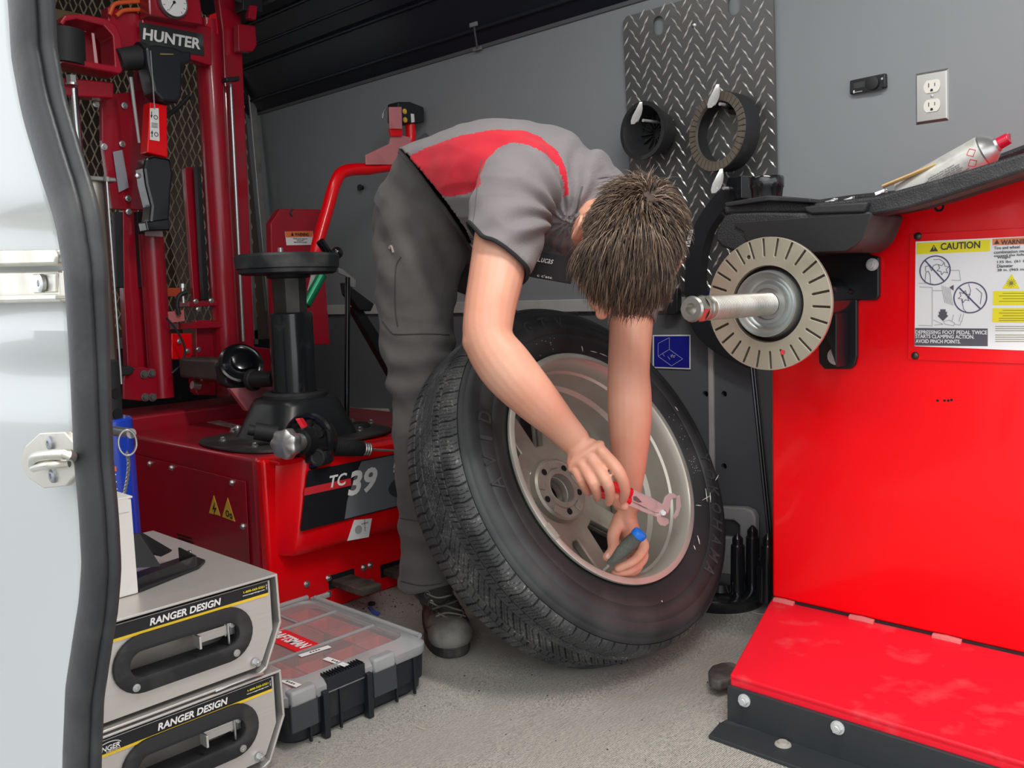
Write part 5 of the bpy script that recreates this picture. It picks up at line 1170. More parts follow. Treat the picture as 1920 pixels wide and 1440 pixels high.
q.plate(outl, [slot(*h1, .032, .048), slot(h2[0], h2[1], .034, .05)], O, Ud, Vd, .003)
build(q, 'plate_sheet', DPM, dp, fix=False, smooth=False)
q = MB(); pch = .0205; r_ = 0; v = -.006
i = 0
rnd = random.Random(3)
while v > -H_ + .008:
    u = us + (.008 if i % 2 else .008 + pch)
    j = 0
    while u < ur - .006:
        sg = 1 if (i + j) % 2 == 0 else -1
        inh = any(abs(u - h[0]) < .026 and abs(v - h[1]) < .034 for h in (h1, h2))
        if not inh and not (v < -.42 and u < us + .075):
            c0 = O + Ud * u + Vd * v; dd = (Ud * sg * .62 + Vd * -.78) if sg > 0 else (Ud * -.62 + Vd * -.78); dd.normalize()
            ww = NW.cross(dd); L_, w2, hh = .0150, .0030, .0020
            q.add([c0 - dd * L_, c0 + ww * w2, c0 + dd * L_, c0 - ww * w2, c0 + NW * hh + dd * .006, c0 + NW * hh - dd * .006], [(0, 1, 5), (1, 4, 5), (1, 2, 4), (2, 3, 4), (3, 5, 4), (3, 0, 5)])
        u += pch * 2 if False else pch * 1.0 * 2 / 2 * 1.0 + pch * .0 + pch * .0; u += pch * .6; j += 1
    v -= pch * .95; i += 1
q.v = [tuple(V(p) + NW * .0015) for p in q.v]
o = build(q, 'raised_lugs', M('bright tread lugs', (.72, .72, .68), .34, metal=.6), dp, fix=False, smooth=False); o['kind'] = 'stuff'
for a, b in ((1301, 47), (1281, 455), (1263, 513)):
    q = MB(); c0 = wl_(a, b, .0135); q.lathe(c0, NW, [(0, .0075), (.003, .006), (.005, .002), (.005, 0)], n=16); build(q, 'plate_screw', ZINC, dp)
for a, b in ((1388, 192), (1246, 222), (1394, 345)):
    q = MB(); c0 = V(wl_(a, b, .0)); zz = (-18, -8, 2, 12, 20)
    prof2 = [(0, .004), (.020, .011), (.034, .014), (.048, .013), (.058, .006)]
    vs = []
    for k_, (h_, hw) in enumerate(prof2):
        pz = .034 - h_; out = .10 + .01 * k_
        for s_ in (-1, 0, 1): vs.append(c0 + X * s_ * hw + Vd * pz + NW * (out + (0 if s_ == 0 else .006)))
    q.add(vs, [(r_ * 3 + c_, r_ * 3 + c_ + 1, (r_ + 1) * 3 + c_ + 1, (r_ + 1) * 3 + c_) for r_ in range(4) for c_ in range(2)])
    q.tube([c0 + Vd * -.012 + NW * .012, c0 + Vd * -.012 + NW * .10], .004, n=8); q.ball(c0 + Vd * -.014 + NW * .126, .0045)
    o = build(q, 'hook', M('polished hook', (.80, .80, .78), .3, metal=.5), dp, angle=60); 
# black cup (clamping cup) hanging on a hook
def wring(name, label, cat, px, py, prof, mat, ax=NW, n=56):
    c0 = V(wl_(px, py, .014)); q = MB(); q.lathe(c0, ax, prof, n=n); o = build(q, name, mat, None); tag(o, label, cat); return c0, o
axc = V((-.10, -1, .0)).normalized()
cupc = V(wl_(1238, 250, .015))
cup = thing('pressure_cup', 'round black ribbed plastic cup hanging on the tread plate above the head', 'cup', cupc)
q = MB(); q.lathe(cupc, axc, [(0, 0), (0, .050), (.010, .056), (.062, .070), (.070, .0745), (.075, .0745), (.075, .064), (.068, .060), (.012, .046), (.006, .0)], n=56); build(q, 'shell', BLKM, cup)
a_, b_ = perp(axc)
for i in range(13):
    t = i * 2 * math.pi / 13; dd = a_ * math.cos(t) + b_ * math.sin(t); q = MB()
    q.slab([cupc + axc * .008 + dd * .014, cupc + axc * .022 + dd * .014, cupc + axc * .022 + dd * .050, cupc + axc * .008 + dd * .046], axc.cross(dd) * .0025); build(q, 'inner_rib', BLKM, cup)
# notched ring
rgc = V(wl_(1372, 250, .03)); axr = V((-.28, -1, .02)).normalized()
rg = thing('notched_ring', 'tan-faced notched pressure ring hanging on the tread plate, right of the black cup', 'ring', rgc)
q = MB(); q.lathe(rgc, axr, [(0, .094), (.045, .096), (.050, .0945), (.050, .084), (.0, .080)], n=72, close=True); build(q, 'ring_body', BLKM, rg)
TAN = M('worn tan ring face', (.15, .125, .095), .7, bump=.5, bs=90, dirt=(.06, .055, .05), ds=30, da=.42)
a_, b_ = perp(axr); q = MB()
for i in range(40):
    t0, t1 = (i + .07) * 2 * math.pi / 40, (i + .93) * 2 * math.pi / 40; c0 = rgc + axr * .0495; f_ = lambda r, t: c0 + (a_ * math.cos(t) + b_ * math.sin(t)) * r
    qq = MB(); qq.slab([f_(.074, t0), f_(.095, t0), f_(.095, t1), f_(.074, t1)], axr * .004); build(qq, 'ring_segment', TAN, rg, smooth=False)
q = MB(); q.lathe(rgc, axr, [(.046, .071), (.052, .0725), (.052, .0745), (.046, .0745)], n=64, close=True); build(q, 'inner_rim', M('dull rim metal', (.2, .18, .15), .45, metal=.6), rg)
q = MB(); q.cyl(rgc + axr * .02 + V((.022, 0, .062)), rgc + axr * .05 + V((.022, 0, .062)), .011, n=16); q.cyl(rgc + axr * .01 + V((.028, 0, .058)), rgc + axr * .03 + V((.028, 0, .058)), .020, n=20); build(q, 'release_knob', BLKG, rg)
# black hoop behind the balancer
hp = thing('black_hoop', 'curved black sheet hoop with a small barcode label, behind the balancer flange', 'hoop', wl_(1310, 660, .02))
hpx = [(1400, 330), (1372, 340), (1335, 372), (1306, 415), (1290, 460), (1284, 520), (1287, 570), (1300, 620), (1340, 660), (1400, 690)]
q = MB(); pts = crv([V(wl_(a, b, .05)) for a, b in hpx], 6)

ins = crv([V(wl_(a + dx_, b + dy_, .05)) for (a, b), (dx_, dy_) in zip(hpx, [(0, 34), (5, 34), (18, 24), (24, 16), (28, 8), (28, 0), (30, -6), (26, -18), (12, -22), (0, -22)])], 6)
vs = []
for p, r_ in zip(pts, ins): vs += [p, r_, r_ + Y * .035, p + Y * .035]
n_ = len(pts); q.add(vs, [(i * 4 + j, i * 4 + (j + 1) % 4, (i + 1) * 4 + (j + 1) % 4, (i + 1) * 4 + j) for i in range(n_ - 1) for j in range(4)] + [(3, 2, 1, 0), tuple((n_ - 1) * 4 + j for j in range(4))])
build(q, 'hoop_band', BLKP, hp, angle=50)
q = MB(); q.slab([wl_(a, b, .052) for a, b in ((1294, 430), (1300, 431), (1293, 463), (1285, 461))], NW * .0006); bb_ = build(q, 'barcode_label', WHP, hp, smooth=False)
q = MB()
for i in range(9):
    b = 433 + i * 3; q.slab([wl_(a + (433 - b) * .22, b + d_, .0530) for a, d_ in ((1293.5, 0), (1298.5, .6), (1298.2, .6 + .8 + (i % 3) * .4), (1293.2, .8 + (i % 3) * .4))], NW * .0003)
build(q, 'bars', BKP, bb_, smooth=False)
# black holder beside the ring, transparent tube
q = MB(); q.slab([wl_(a, b, .03) for a, b in ((1385, 333), (1410, 330), (1410, 372), (1400, 372), (1380, 345))], NW * .05); tag(build(q, 'tray_holder', BLKG, None, bevel=.002), 'small glossy black holder between hoop and cup on the tread plate', 'holder')
# small black bracket beside the shaft tip
bk = thing('corner_bracket', 'small black metal bracket with screw on the wall, left of the shaft tip', 'bracket', P(1258, 590, 'y', 2.06))
q = MB(); q.slab([P(a, b, 'y', 2.045) for a, b in ((1243, 546), (1247, 541), (1270, 541), (1270, 586), (1262, 590), (1246, 590), (1243, 584))], (0, .022, 0)); build(q, 'body', BLKP, bk, bevel=.002)
q = MB(); q.lathe(P(1258, 565, 'y', 2.045), -Y, [(0, .006), (.003, .004), (.003, 0)], n=14); build(q, 'screw', ZINC, bk)
# thermostat-like controller
ctl = thing('heater_controller', 'small black wall controller with dial, left of the steel outlet', 'controller', wl_(1630, 178))
def wq(pts, d, th, name, m, parent, bev=0, seg=2):
    q = MB(); q.slab([wl_(a, b, d) for a, b in pts], NW * th); return build(q, name, m, parent, bevel=bev, seg=seg)
wq([(1597, 152), (1664, 138), (1665, 165), (1597, 178)], 0, .012, 'case', BLKP, ctl, .003, 3)
fc = wq([(1600, 153), (1654, 141), (1654, 167), (1600, 176)], .0125, .001, 'glass_face', M('gloss black face', (.01, .01, .012), .1, coat=.8), ctl)
wq([(1601, 156), (1622, 151.5), (1622, 163), (1601, 166)], .0137, .0005, 'screen', M('grey screen', (.045, .05, .05), .3), ctl)
q = MB(); q.lathe(wl_(1636.5, 156, .0135), NW, [(0, .0145), (.006, .014), (.007, .012), (.007, 0)], n=32); build(q, 'dial', BLKM, ctl)
q = MB(); A = V(wl_(1609, 172, .0138)); [q.box(A + X * (i * .0022 - .007), (.0016, .0003, .0020)) for i in range(8)]; build(q, 'fine_print', GRYL, fc, smooth=False)
q = MB(); q.slab([wl_(a, b, .0138) for a, b in ((1600, 170), (1602.5, 169), (1602, 174.5), (1600, 175))], NW * .0004); build(q, 'maker_mark', WHP, fc, smooth=False)
wq([(1652, 146), (1656, 145), (1656, 149), (1652, 150)], .0137, .0005, 'small_icon', GRYL, ctl)
# outlet
ol = thing('wall_outlet', 'brushed steel duplex power outlet on the grey wall above the balancer', 'outlet', wl_(1748, 232))
B0, B1, B2, B3 = [V(wl_(a, b, 0)) for a, b in ((1717, 138), (1779, 127), (1779.5, 226), (1717.5, 235))]
q = MB(); ctr_ = (B0 + B1 + B2 + B3) / 4; ins = [(p + (ctr_ - p) * .10) + NW * .005 for p in (B0, B1, B2, B3)]
q.add([B0, B1, B2, B3] + ins, [(0, 1, 5, 4), (1, 2, 6, 5), (2, 3, 7, 6), (3, 0, 4, 7), (4, 5, 6, 7), (3, 2, 1, 0)]); build(q, 'cover_plate', M('satin steel plate', (.62, .60, .56), .32, metal=.95, bump=.1, bs=60, stretch=(1, 1, .05)), ol, bevel=.0008)
IV = M('ivory plastic', (.80, .78, .70), .35)
for a, b in ((1747.5, 162), (1747.5, 198)):
    c0 = V(wl_(a, b, .0052)); pr_ = []
    for i in range(28):
        t = i * 2 * math.pi / 28; pr_.append((.0170 * math.cos(t), max(-.0133, min(.0133, .0170 * math.sin(t)))))
    q = MB(); q.prism(pr_, c0, X, Z, NW * .002); rc_ = build(q, 'receptacle', IV, ol, bevel=.0004)
    q = MB()
    q.box(c0 + NW * .0022 + X * -.0062 + Z * .003, (.0016, .0006, .0085)); q.box(c0 + NW * .0022 + X * .0062 + Z * .003, (.0014, .0006, .007)); q.cyl(c0 + NW * .0020 - Z * .0075, c0 + NW * .0025 - Z * .0075, .0026, n=12); q.box(c0 + NW * .0022 - Z * .009, (.0052, .0006, .003))
    build(q, 'slots', BKP, rc_, smooth=False)
q = MB(); q.lathe(wl_(1747.5, 180, .0052), NW, [(0, .0035), (.0015, .003), (.002, 0)], n=14); build(q, 'centre_screw', STL, ol)
# blue stickers
for nm, lb2, pts in (('safety_sticker', 'square blue sticker with white line drawing under the trim strip', [(1224, 628), (1295, 627.5), (1295, 692.5), (1224, 690)]), ('safety_sticker', 'blue sticker half hidden behind the left edge of the slotted flange', [(1322, 509), (1392, 506), (1392, 570), (1322, 572)])):
    t = thing(nm, lb2, 'sticker', P(*pts[3], 'y', 2.08)); yy = 2.079
    if 'half' in lb2: yy = 2.068
    def sq(ps, y, d, name, m, par): q = MB(); q.slab([P(a, b, 'y', y) for a, b in ps], (0, d, 0)); return build(q, name, m, par, smooth=False)
    sq(pts, yy, -.0008, 'border', WHP, t)
    i4 = [(pts[0][0] + 2.5, pts[0][1] + 2.5), (pts[1][0] - 2.5, pts[1][1] + 2.5), (pts[2][0] - 2.5, pts[2][1] - 2.5), (pts[3][0] + 2.5, pts[3][1] - 2.5)]
    fl2 = sq(i4, yy - .001, -.0005, 'blue_field', BLUP, t)
    q = MB(); ox, oy = pts[0][0] - 1224, pts[0][1] - 628
    def l2(p, r_):
        A, B_ = P(p[0] + ox, p[1] + oy, 'y', yy - .0017), P(r_[0] + ox, r_[1] + oy, 'y', yy - .0017); d = B_ - A; q.box((A + B_) / 2, (d.length, .0003, .0011), U=d, W=Y, N=d.cross(Y))
    for p, r_ in (((1234, 668), (1234, 644)), ((1234, 644), (1255, 633)), ((1255, 633), (1255, 655)), ((1234, 668), (1255, 655)), ((1255, 655), (1280, 673)), ((1280, 673), (1259, 686)), ((1259, 686), (1234, 668)), ((1242, 663), (1246, 668)), ((1252, 668), (1256, 674)), ((1261, 664), (1258, 670))): l2(p, r_)
    build(q, 'line_drawing', M('pale blue print', (.5, .55, .8), .5), fl2, smooth=False)
    if 'half' not in lb2: text('Stand\n1 m', P(1262 + ox, 668 + oy, 'y', yy - .0017), X, Z, .007, WHP, fl2, width=.014)
# little knob on wall
q = MB(); c0 = wl_(680, 352, 0); q.cyl(c0, V(c0) + NW * .012, .008, n=14); q.cyl(V(c0) + NW * .012, V(c0) + NW * .016, .012, n=14); tag(build(q, 'round_stud', BLKP, None), 'small dark round knob on the wall beneath the control arm', 'knob')
# molded grey handle, adaptor with pegs, leaning rod
GHM = M('pale grey moulding', (.42, .43, .43), .4, dirt=(.3, .3, .3), ds=10, da=.35)
hpts = [(1340, 950), (1395, 952), (1410, 958), (1416, 970), (1416, 1060), (1386, 1062), (1386, 985), (1376, 976), (1340, 974)]
q = MB(); q.slab([P(a, b, 'y', 2.05) for a, b in hpts], (0, .025, 0)); q.slab([P(a, b, 'y', 2.05) for a, b in ((1340, 1005), (1372, 1008), (1372, 1048), (1340, 1048))], (0, .02, 0)); q.bb((P(1340, 1060, 'y', 2.05).x, 2.05, 0), (P(1416, 1060, 'y', 2.05).x, 2.075, P(1400, 1050, 'y', 2.05).z)); tag(build(q, 'grey_tub', GHM, None, bevel=.005, seg=3), 'pale grey moulded handle at the foot of the wall, behind the pegged adapter', 'handle')
ad = thing('pegged_adapter', 'round black steel adapter with upright pegs on the floor between tyre and balancer', 'adapter', (-1.12, 1.92, 0))
ac = V((-1.12, 1.92, 0))
q = MB(); q.lathe(ac, Z, [(0, .11), (.012, .115), (.030, .112), (.034, .10), (.034, .06), (.050, .05), (.052, 0)], n=48); build(q, 'disc', BLKG, ad)
for a, b, h in ((1383, 1000, .11), (1411, 985, .115), (1440, 1000, .10), (1432, 1040, .06)):
    p = P(a, b, 'y', 1.93 + (.03 if a == 1411 else -.03)); q = MB(); q.lathe((p.x, p.y, 0), Z, [(.03, .020), (.06, .018), (p.z - .030, .0165), (p.z - .026, .013), (p.z - .012, .013), (p.z, .003), (p.z, 0)], n=20); build(q, 'peg', BLKG, ad)
q = MB(); q.box((-1.10, 1.86, .045), (.022, .016, .016)); build(q, 'lug', ZINC, ad, bevel=.002)
q = MB(); q.tube([P(1404, 640, 'y', 2.066), P(1446, 1050, 'y', 2.066)], .0042, n=8); q.tube([P(1409, 640, 'y', 2.060), P(1451, 1050, 'y', 2.060)], .003, n=8)
tag(build(q, 'leaning_rod', BLKG, None), 'thin black paired rods leaning on the wall beside the balancer body', 'rod')
# aerosol can and stick on the tray
can = thing('aerosol_can', 'pale printed aerosol can with red cap lying on the balancer tray', 'can', PD(1770, 330, 1.85))
ca, cb_ = PD(1730, 347, 1.70), PD(1846, 284, 1.62); cd_ = (cb_ - ca).normalized(); L_ = (cb_ - ca).length
CRr = .031
q = MB(); q.lathe(ca, cd_, [(-.04, 0), (-.04, CRr - .001), (-.036, CRr), (L_, CRr)], n=40); bd_ = build(q, 'can_body', M('printed can', (.66, .66, .62), .35, metal=.3, dirt=(.45, .44, .4), ds=40, da=.4), can)
q = MB(); q.lathe(cb_, cd_, [(0, CRr), (.003, CRr + .001), (.006, CRr - .001), (.010, CRr - .004), (.018, .020), (.022, .014), (.026, .013), (.026, 0)], n=36); build(q, 'shoulder', STL, can)
q = MB(); q.cyl(cb_ + cd_ * .022, cb_ + cd_ * .044, .0115, .0105, n=20); q.box(cb_ + cd_ * .040, (.010, .016, .016), U=cd_); build(q, 'red_cap', M('red cap', (.55, .01, .04), .3, coat=.4), can, bevel=.001)
def can_map(a, b, c_):
    t = b / CRr; e1 = (V(EYE) - (ca + cb_) / 2); e1 = (e1 - cd_ * e1.dot(cd_)).normalized(); e2 = cd_.cross(e1)
    return (ca + cb_) / 2 + cd_ * a + (e1 * math.cos(t) + e2 * math.sin(t)) * (CRr + .0004 + c_)
text('EXTREMELY FLAMMABLE LIQUID AND VAPOR\nContents under pressure. Harmful if\nswallowed. Vapor harmful. Avoid contact\nwith eyes. Use in ventilated area only.\nKeep away from heat, sparks and flame.\nKeep out of reach of children.', (0, 0, 0), X, Z, .022, GRYP, bd_, width=.085, mapf=lambda a, b, c_: can_map(a - .012, b + .004, c_), up=0)
q = MB()
for (a, b) in ((.040, .008), (.046, -.010)):
    for i in range(4):
        t0 = i * math.pi / 2; P0 = can_map(a + .008 * math.cos(t0), b + .008 * math.sin(t0), 0); P1 = can_map(a + .008 * math.cos(t0 + math.pi / 2), b + .008 * math.sin(t0 + math.pi / 2), 0); q.tube([P0, P1], .0006, n=5)
build(q, 'hazard_diamonds', REDP, bd_)
s0, s1 = PD(1655, 350, 1.71), PD(1757, 308, 1.66)
q = MB(); q.tube([s0, s0 + (s1 - s0) * .97, s1], [(.008, .0035), (.008, .0035), (.006, .003)], n=12, side=Y); tag(build(q, 'wooden_stick', M('pale wood', (.62, .42, .18), .6, bump=.2, bs=90, stretch=(.2, 1, 1), var=.1), None), 'pale wooden stirring stick lying against the aerosol can', 'stick')
# beige wheel-arch tub behind the changer
q = MB(); tp_ = crv([x_(a, b, -2.60) for a, b in ((640, 790), (655, 775), (680, 770), (760, 772), (840, 775))], 5)
vs = [p for p in tp_] + [V((p.x, p.y, 0)) for p in tp_]; n_ = len(tp_)
q.add(vs + [p + V((-.30, 0, 0)) for p in vs], [(i, i + 1, n_ + i + 1, n_ + i) for i in range(n_ - 1)] + [(i, 2 * n_ + i, 2 * n_ + i + 1, i + 1) for i in range(n_ - 1)]); q.tube(tp_, .010, n=10)
tag(build(q, 'wheel_arch_box', M('beige moulding', (.50, .47, .40), .45, dirt=(.4, .37, .32), ds=6, da=.4), None), 'beige rounded wheel-arch cover behind the tyre changer, low on the wall', 'cover')
# litter on the floor
dm = M('blue plastic shard', (.02, .14, .55), .4)
q = MB(); q.slab([P(a, b, 'z', 0) for a, b in ((690, 1141), (697, 1140), (703, 1148), (713, 1151), (708, 1156), (699, 1152))], (0, 0, .004)); tag(build(q, 'plastic_shard', dm, None), 'small blue plastic shard on the floor behind the organiser', 'debris')
q = MB(); q.lathe(P(697, 1134, 'z', 0), Z, [(0, .006), (0, .0095), (.006, .0095), (.006, .006)], n=20, close=True); tag(build(q, 'rubber_washer', BLKM, None), 'tiny black rubber ring on the floor next to the blue shard', 'washer')
q = MB(); rnd = random.Random(5)
for i in range(120):
    if i < 85: p = P(rnd.uniform(660, 790), rnd.uniform(1100, 1150), 'z', 0)
    else: p = P(rnd.uniform(520, 1420), rnd.uniform(1230, 1440), 'z', 0)
    s_ = rnd.uniform(.0008, .0022); q.box(p + Z * s_ * .4, (s_ * rnd.uniform(.6, 2), s_, s_ * .8), U=V((rnd.uniform(-1, 1), rnd.uniform(-1, 1), 0)) + X * .01)
o = build(q, 'floor_crumbs', M('rubber crumbs', (.05, .045, .04), .8), None, fix=False, smooth=False); tag(o, 'scattered dark crumbs and grit on the grey floor', 'debris'); o['kind'] = 'stuff'
q = MB()
for i in range(260):
    t = rnd.random(); p = P(1365 + 270 * t + rnd.gauss(0, 8), 1372 + 72 * t + rnd.gauss(0, 3.5), 'z', 0); s_ = rnd.uniform(.001, .003); q.box(p + Z * s_ * .3, (s_, s_ * 1.4, s_ * .7), U=V((rnd.uniform(-1, 1), rnd.uniform(-1, 1), 0)) + X * .01)
o = build(q, 'sawdust', M('pale grit', (.5, .42, .27), .9), None, fix=False, smooth=False); tag(o, 'line of pale grit along the balancer floor flange', 'debris'); o['kind'] = 'stuff'
for i, (pts, lb2) in enumerate((([(822, 1292), (828, 1287), (834, 1282)], 'short pale curved fibre on the floor, right of the organiser'), ([(1410, 1148), (1422, 1151), (1438, 1152)], 'pale sliver of wire by the step corner of the balancer'), ([(596, 1424), (603, 1427), (600, 1436)], 'tiny curled white shaving on the floor at the bottom edge'), ([(778, 1360), (786, 1364), (798, 1368)], 'pale straw-like fibre on the open floor'))):
    q = MB(); q.tube(crv([P(a, b, 'z', .002) for a, b in pts], 4), .0008, n=5); tag(build(q, 'floor_fibre', M('straw fibre', (.6, .55, .4), .7), None), lb2, 'debris')
# ================================================================ the mechanic
from mathutils import noise
from mathutils.bvhtree import BVHTree
man = thing('person', 'man bending over the tyre, grey shirt with red panels, dark cargo trousers, gripping hand tools', 'person', (-1.5, 1.35, 0))
CR, CU, CB = V(RC.col[0]), V(RC.col[1]), V(RC.col[2])
def chain(pts, n=6):     # pts: (px,py,depth,ra,rb)
    P3 = crv([PD(*p[:3]) for p in pts], n); R = []
    A = crv([V((p[3], p[4] if len(p) > 4 else p[3], 0)) for p in pts], n)
    return P3, [(max(.0005, a.x), max(.0005, a.y)) for a in A]
def limb(q, pts, n=6, seg=20, side=None):
    a, b = chain(pts, n); q.tube(a, b, n=seg, side=side); 
    q.ball(a[0], min(b[0]), n=seg, k=8); q.ball(a[-1], min(b[-1]) * .98, n=seg, k=8)
def fuse(q, vox, it, name, mat, parent, disp=None, paint=None, cut=None, fac=.5):
    me = bpy.data.meshes.new('t'); me.from_pydata(q.v, [], q.f)
    b = bmesh.new(); b.from_mesh(me); bmesh.ops.remove_doubles(b, verts=b.verts, dist=1e-6); bmesh.ops.recalc_face_normals(b, faces=b.faces); b.to_mesh(me); b.free()
    o = bpy.data.objects.new('t', me); COL.objects.link(o); md = o.modifiers.new('r', 'REMESH'); md.mode = 'VOXEL'; md.voxel_size = vox; md.adaptivity = 0
    dg = bpy.context.evaluated_depsgraph_get(); m2 = bpy.data.meshes.new_from_object(o.evaluated_get(dg)); bpy.data.objects.remove(o)
    b = bmesh.new(); b.from_mesh(m2)
    for _ in range(it): bmesh.ops.smooth_vert(b, verts=b.verts, factor=fac, use_axis_x=True, use_axis_y=True, use_axis_z=True)
    b.normal_update()
    if disp:
        mv = [(v, v.normal * disp(v.co, v.normal)) for v in b.verts]
        for v, d in mv: v.co += d
    if cut: bmesh.ops.delete(b, geom=[f for f in b.faces if cut(f.calc_center_median())], context='FACES')
    b.normal_update(); fs = [paint(f.calc_center_median(), f.normal) if paint else 0 for f in b.faces]
    b.to_mesh(m2); b.free()
    q2 = MB(); q2.v = [tuple(v.co) for v in m2.vertices]; q2.f = [tuple(p.vertices) for p in m2.polygons]; q2.m = fs
    return build(q2, name, mat, parent, angle=180, fix=False)
def proj(p):
    d = RC.transposed() @ (V(p) - EYE); return (960 - 1670 * d.x / d.z, 720 + 1670 * d.y / d.z)
def inpoly(pt, poly):
    x, y = pt; c = False; n = len(poly)
    for i in range(n):
        (x0, y0), (x1_, y1_) = poly[i], poly[(i + 1) % n]
        if (y0 > y) != (y1_ > y) and x < (x1_ - x0) * (y - y0) / (y1_ - y0) + x0: c = not c
    return c
def segd(p, a, b):
    ab = b - a; t = max(0, min(1, (p - a).dot(ab) / ab.length_squared)); return (p - a - ab * t).length
# ---------------- bare body: head, neck, arms, hands
HC = PD(1180, 458, 1.55)
hup = (CB * .955 + CU * .24 + CR * .12).normalized()
hfw = (-CU * .93 - CR * .34); hfw = (hfw - hup * hfw.dot(hup)).normalized()
hlt = hup.cross(hfw).normalized()     # towards his left
if hlt.dot(CR) < 0: hlt = -hlt
def hp_(l, f, u): return HC + hlt * l + hfw * f + hup * u
q = MB()
q.ball(hp_(0, -.008, .0), 1, n=28, k=18, sc3=(.079, .098, .090), A=(hlt, hfw, hup))
q.ball(hp_(0, .030, -.075), 1, n=24, k=14, sc3=(.058, .062, .078), A=(hlt, hfw, hup))
q.ball(hp_(0, .062, -.125), 1, n=16, k=10, sc3=(.030, .024, .022), A=(hlt, hfw, hup))
q.ball(hp_(0, .074, -.018), 1, n=16, k=10, sc3=(.050, .016, .014), A=(hlt, hfw, hup))
q.tube([hp_(0, .086, -.030), hp_(0, .104, -.058), hp_(0, .112, -.068)], [.007, .011, .008], n=12); q.ball(hp_(0, .110, -.070), .012)
q.ball(hp_(0, .090, -.098), 1, sc3=(.024, .008, .006), A=(hlt, hfw, hup)); q.ball(hp_(0, .088, -.108), 1, sc3=(.021, .009, .006), A=(hlt, hfw, hup))
for s_ in (-1, 1):
    q.ball(hp_(.045 * s_, .060, -.062), 1, sc3=(.022, .022, .020), A=(hlt, hfw, hup))
    e0 = hp_(.086 * s_, -.002, -.022)
    q.tube([e0 + hup * .030 * math.cos(t) + hfw * .017 * math.sin(t) - hfw * .004 + hlt * s_ * .008 for t in [i * math.pi / 7 for i in range(14)]], .0042, n=8, closed=True)
    q.ball(e0 - hup * .004, 1, sc3=(.008, .014, .026), A=(hlt, hfw, hup)); q.ball(e0 - hup * .030, .008)
limb(q, [(1170, 470, 1.64, .055, .06), (1130, 430, 1.72, .056, .060), (1085, 400, 1.80, .062, .066), (1040, 380, 1.84, .08, .09)])
# right arm
RA = [(965, 345, 1.71, .062, .060), (945, 440, 1.675, .056, .054), (930, 520, 1.645, .052, .049), (917, 590, 1.62, .047, .046), (917, 640, 1.605, .046, .044), (950, 690, 1.60, .050, .046), (1000, 745, 1.61, .044, .040), (1048, 795, 1.64, .034, .029), (1080, 830, 1.66, .030, .023)]
RS = (PD(1074, 866, 1.64) - PD(1128, 842, 1.62))
limb(q, RA, side=RS)
q.ball(PD(897, 640, 1.605), .030)
# left arm
LA = [(1185, 430, 1.95, .06, .06), (1190, 520, 1.90, .050, .050), (1184, 600, 1.86, .046, .046), (1179, 690, 1.82, .043, .043), (1180, 740, 1.80, .045, .043), (1181, 790, 1.80, .044, .041), (1180, 860, 1.82, .037, .034), (1178, 920, 1.84, .028, .025), (1176, 955, 1.845, .029, .023)]
limb(q, LA, side=CR)
body0 = q
# hands
def finger(q, pts, r=(.0105, .0098, .0090, .0078)):
    limb(q, [(*p, r[i], r[i] * .95) for i, p in enumerate(pts)], n=4, seg=12)
def palm(q, wr, mid, mcp, th=.017):
    c0 = PD(*wr); w_ = (PD(*mcp[0]) - PD(*mcp[-1])); m_ = (PD(*mcp[0]) + PD(*mcp[-1])) / 2
    q.tube(crv([c0, PD(*mid), m_, m_ + (m_ - c0) * .12], 5), [(.027, .021)] * 3 + [(.034, .022)] * 5 + [(.043, .020)] * 5 + [(.040, .014)] * 3, n=24, side=w_)
hq = MB()
Rf = [[(1127, 846, 1.628), (1159, 882, 1.605), (1172, 916, 1.625), (1168, 937, 1.655)],
      [(1110, 862, 1.632), (1136, 900, 1.605), (1144, 926, 1.630), (1141, 942, 1.658)],
      [(1091, 870, 1.640), (1112, 905, 1.615), (1119, 924, 1.642), (1120, 934, 1.672)],
      [(1073, 868, 1.652), (1089, 899, 1.635), (1098, 917, 1.658), (1104, 924, 1.684)]]
palm(hq, (1080, 830, 1.66), (1094, 850, 1.650), [Rf[0][0], Rf[3][0]])
for i, f_ in enumerate(Rf): finger(hq, f_, r=[(.0125, .0120, .0108, .0092), (.0120, .0115, .0102, .0088), (.0115, .0108, .0098, .0085), (.0105, .0096, .0088, .0076)][i]); hq.ball(PD(*f_[0][:2], f_[0][2] - .004), .0115)
finger(hq, [(1098, 852, 1.69), (1128, 900, 1.705), (1156, 940, 1.690), (1171, 949, 1.672)], r=(.016, .0135, .0118, .0098))
Lf = [[(1192, 1003, 1.83), (1208, 1024, 1.81), (1190, 1050, 1.775), (1158, 1066, 1.775)],
      [(1190, 1012, 1.855), (1207, 1042, 1.83), (1185, 1068, 1.795), (1152, 1075, 1.790)],
      [(1182, 1016, 1.875), (1199, 1056, 1.855), (1178, 1078, 1.82), (1149, 1081, 1.815)],
      [(1171, 1014, 1.890), (1186, 1062, 1.875), (1168, 1082, 1.85), (1147, 1085, 1.845)]]
palm(hq, (1176, 955, 1.845), (1174, 980, 1.845), [Lf[0][0], Lf[3][0]])
for i, f_ in enumerate(Lf): finger(hq, f_, r=[(.0118, .0110, .0100, .0088), (.0115, .0110, .0100, .0086), (.011, .0105, .0095, .0083), (.0100, .0095, .0086, .0076)][i])
finger(hq, [(1163, 972, 1.835), (1150, 1003, 1.815), (1150, 1030, 1.795), (1137, 1045, 1.790)], r=(.016, .0135, .0118, .0098))
body0.v += []; o_ = len(body0.v); body0.v += hq.v; body0.f += [tuple(i + o_ for i in f) for f in hq.f]; body0.m += hq.m
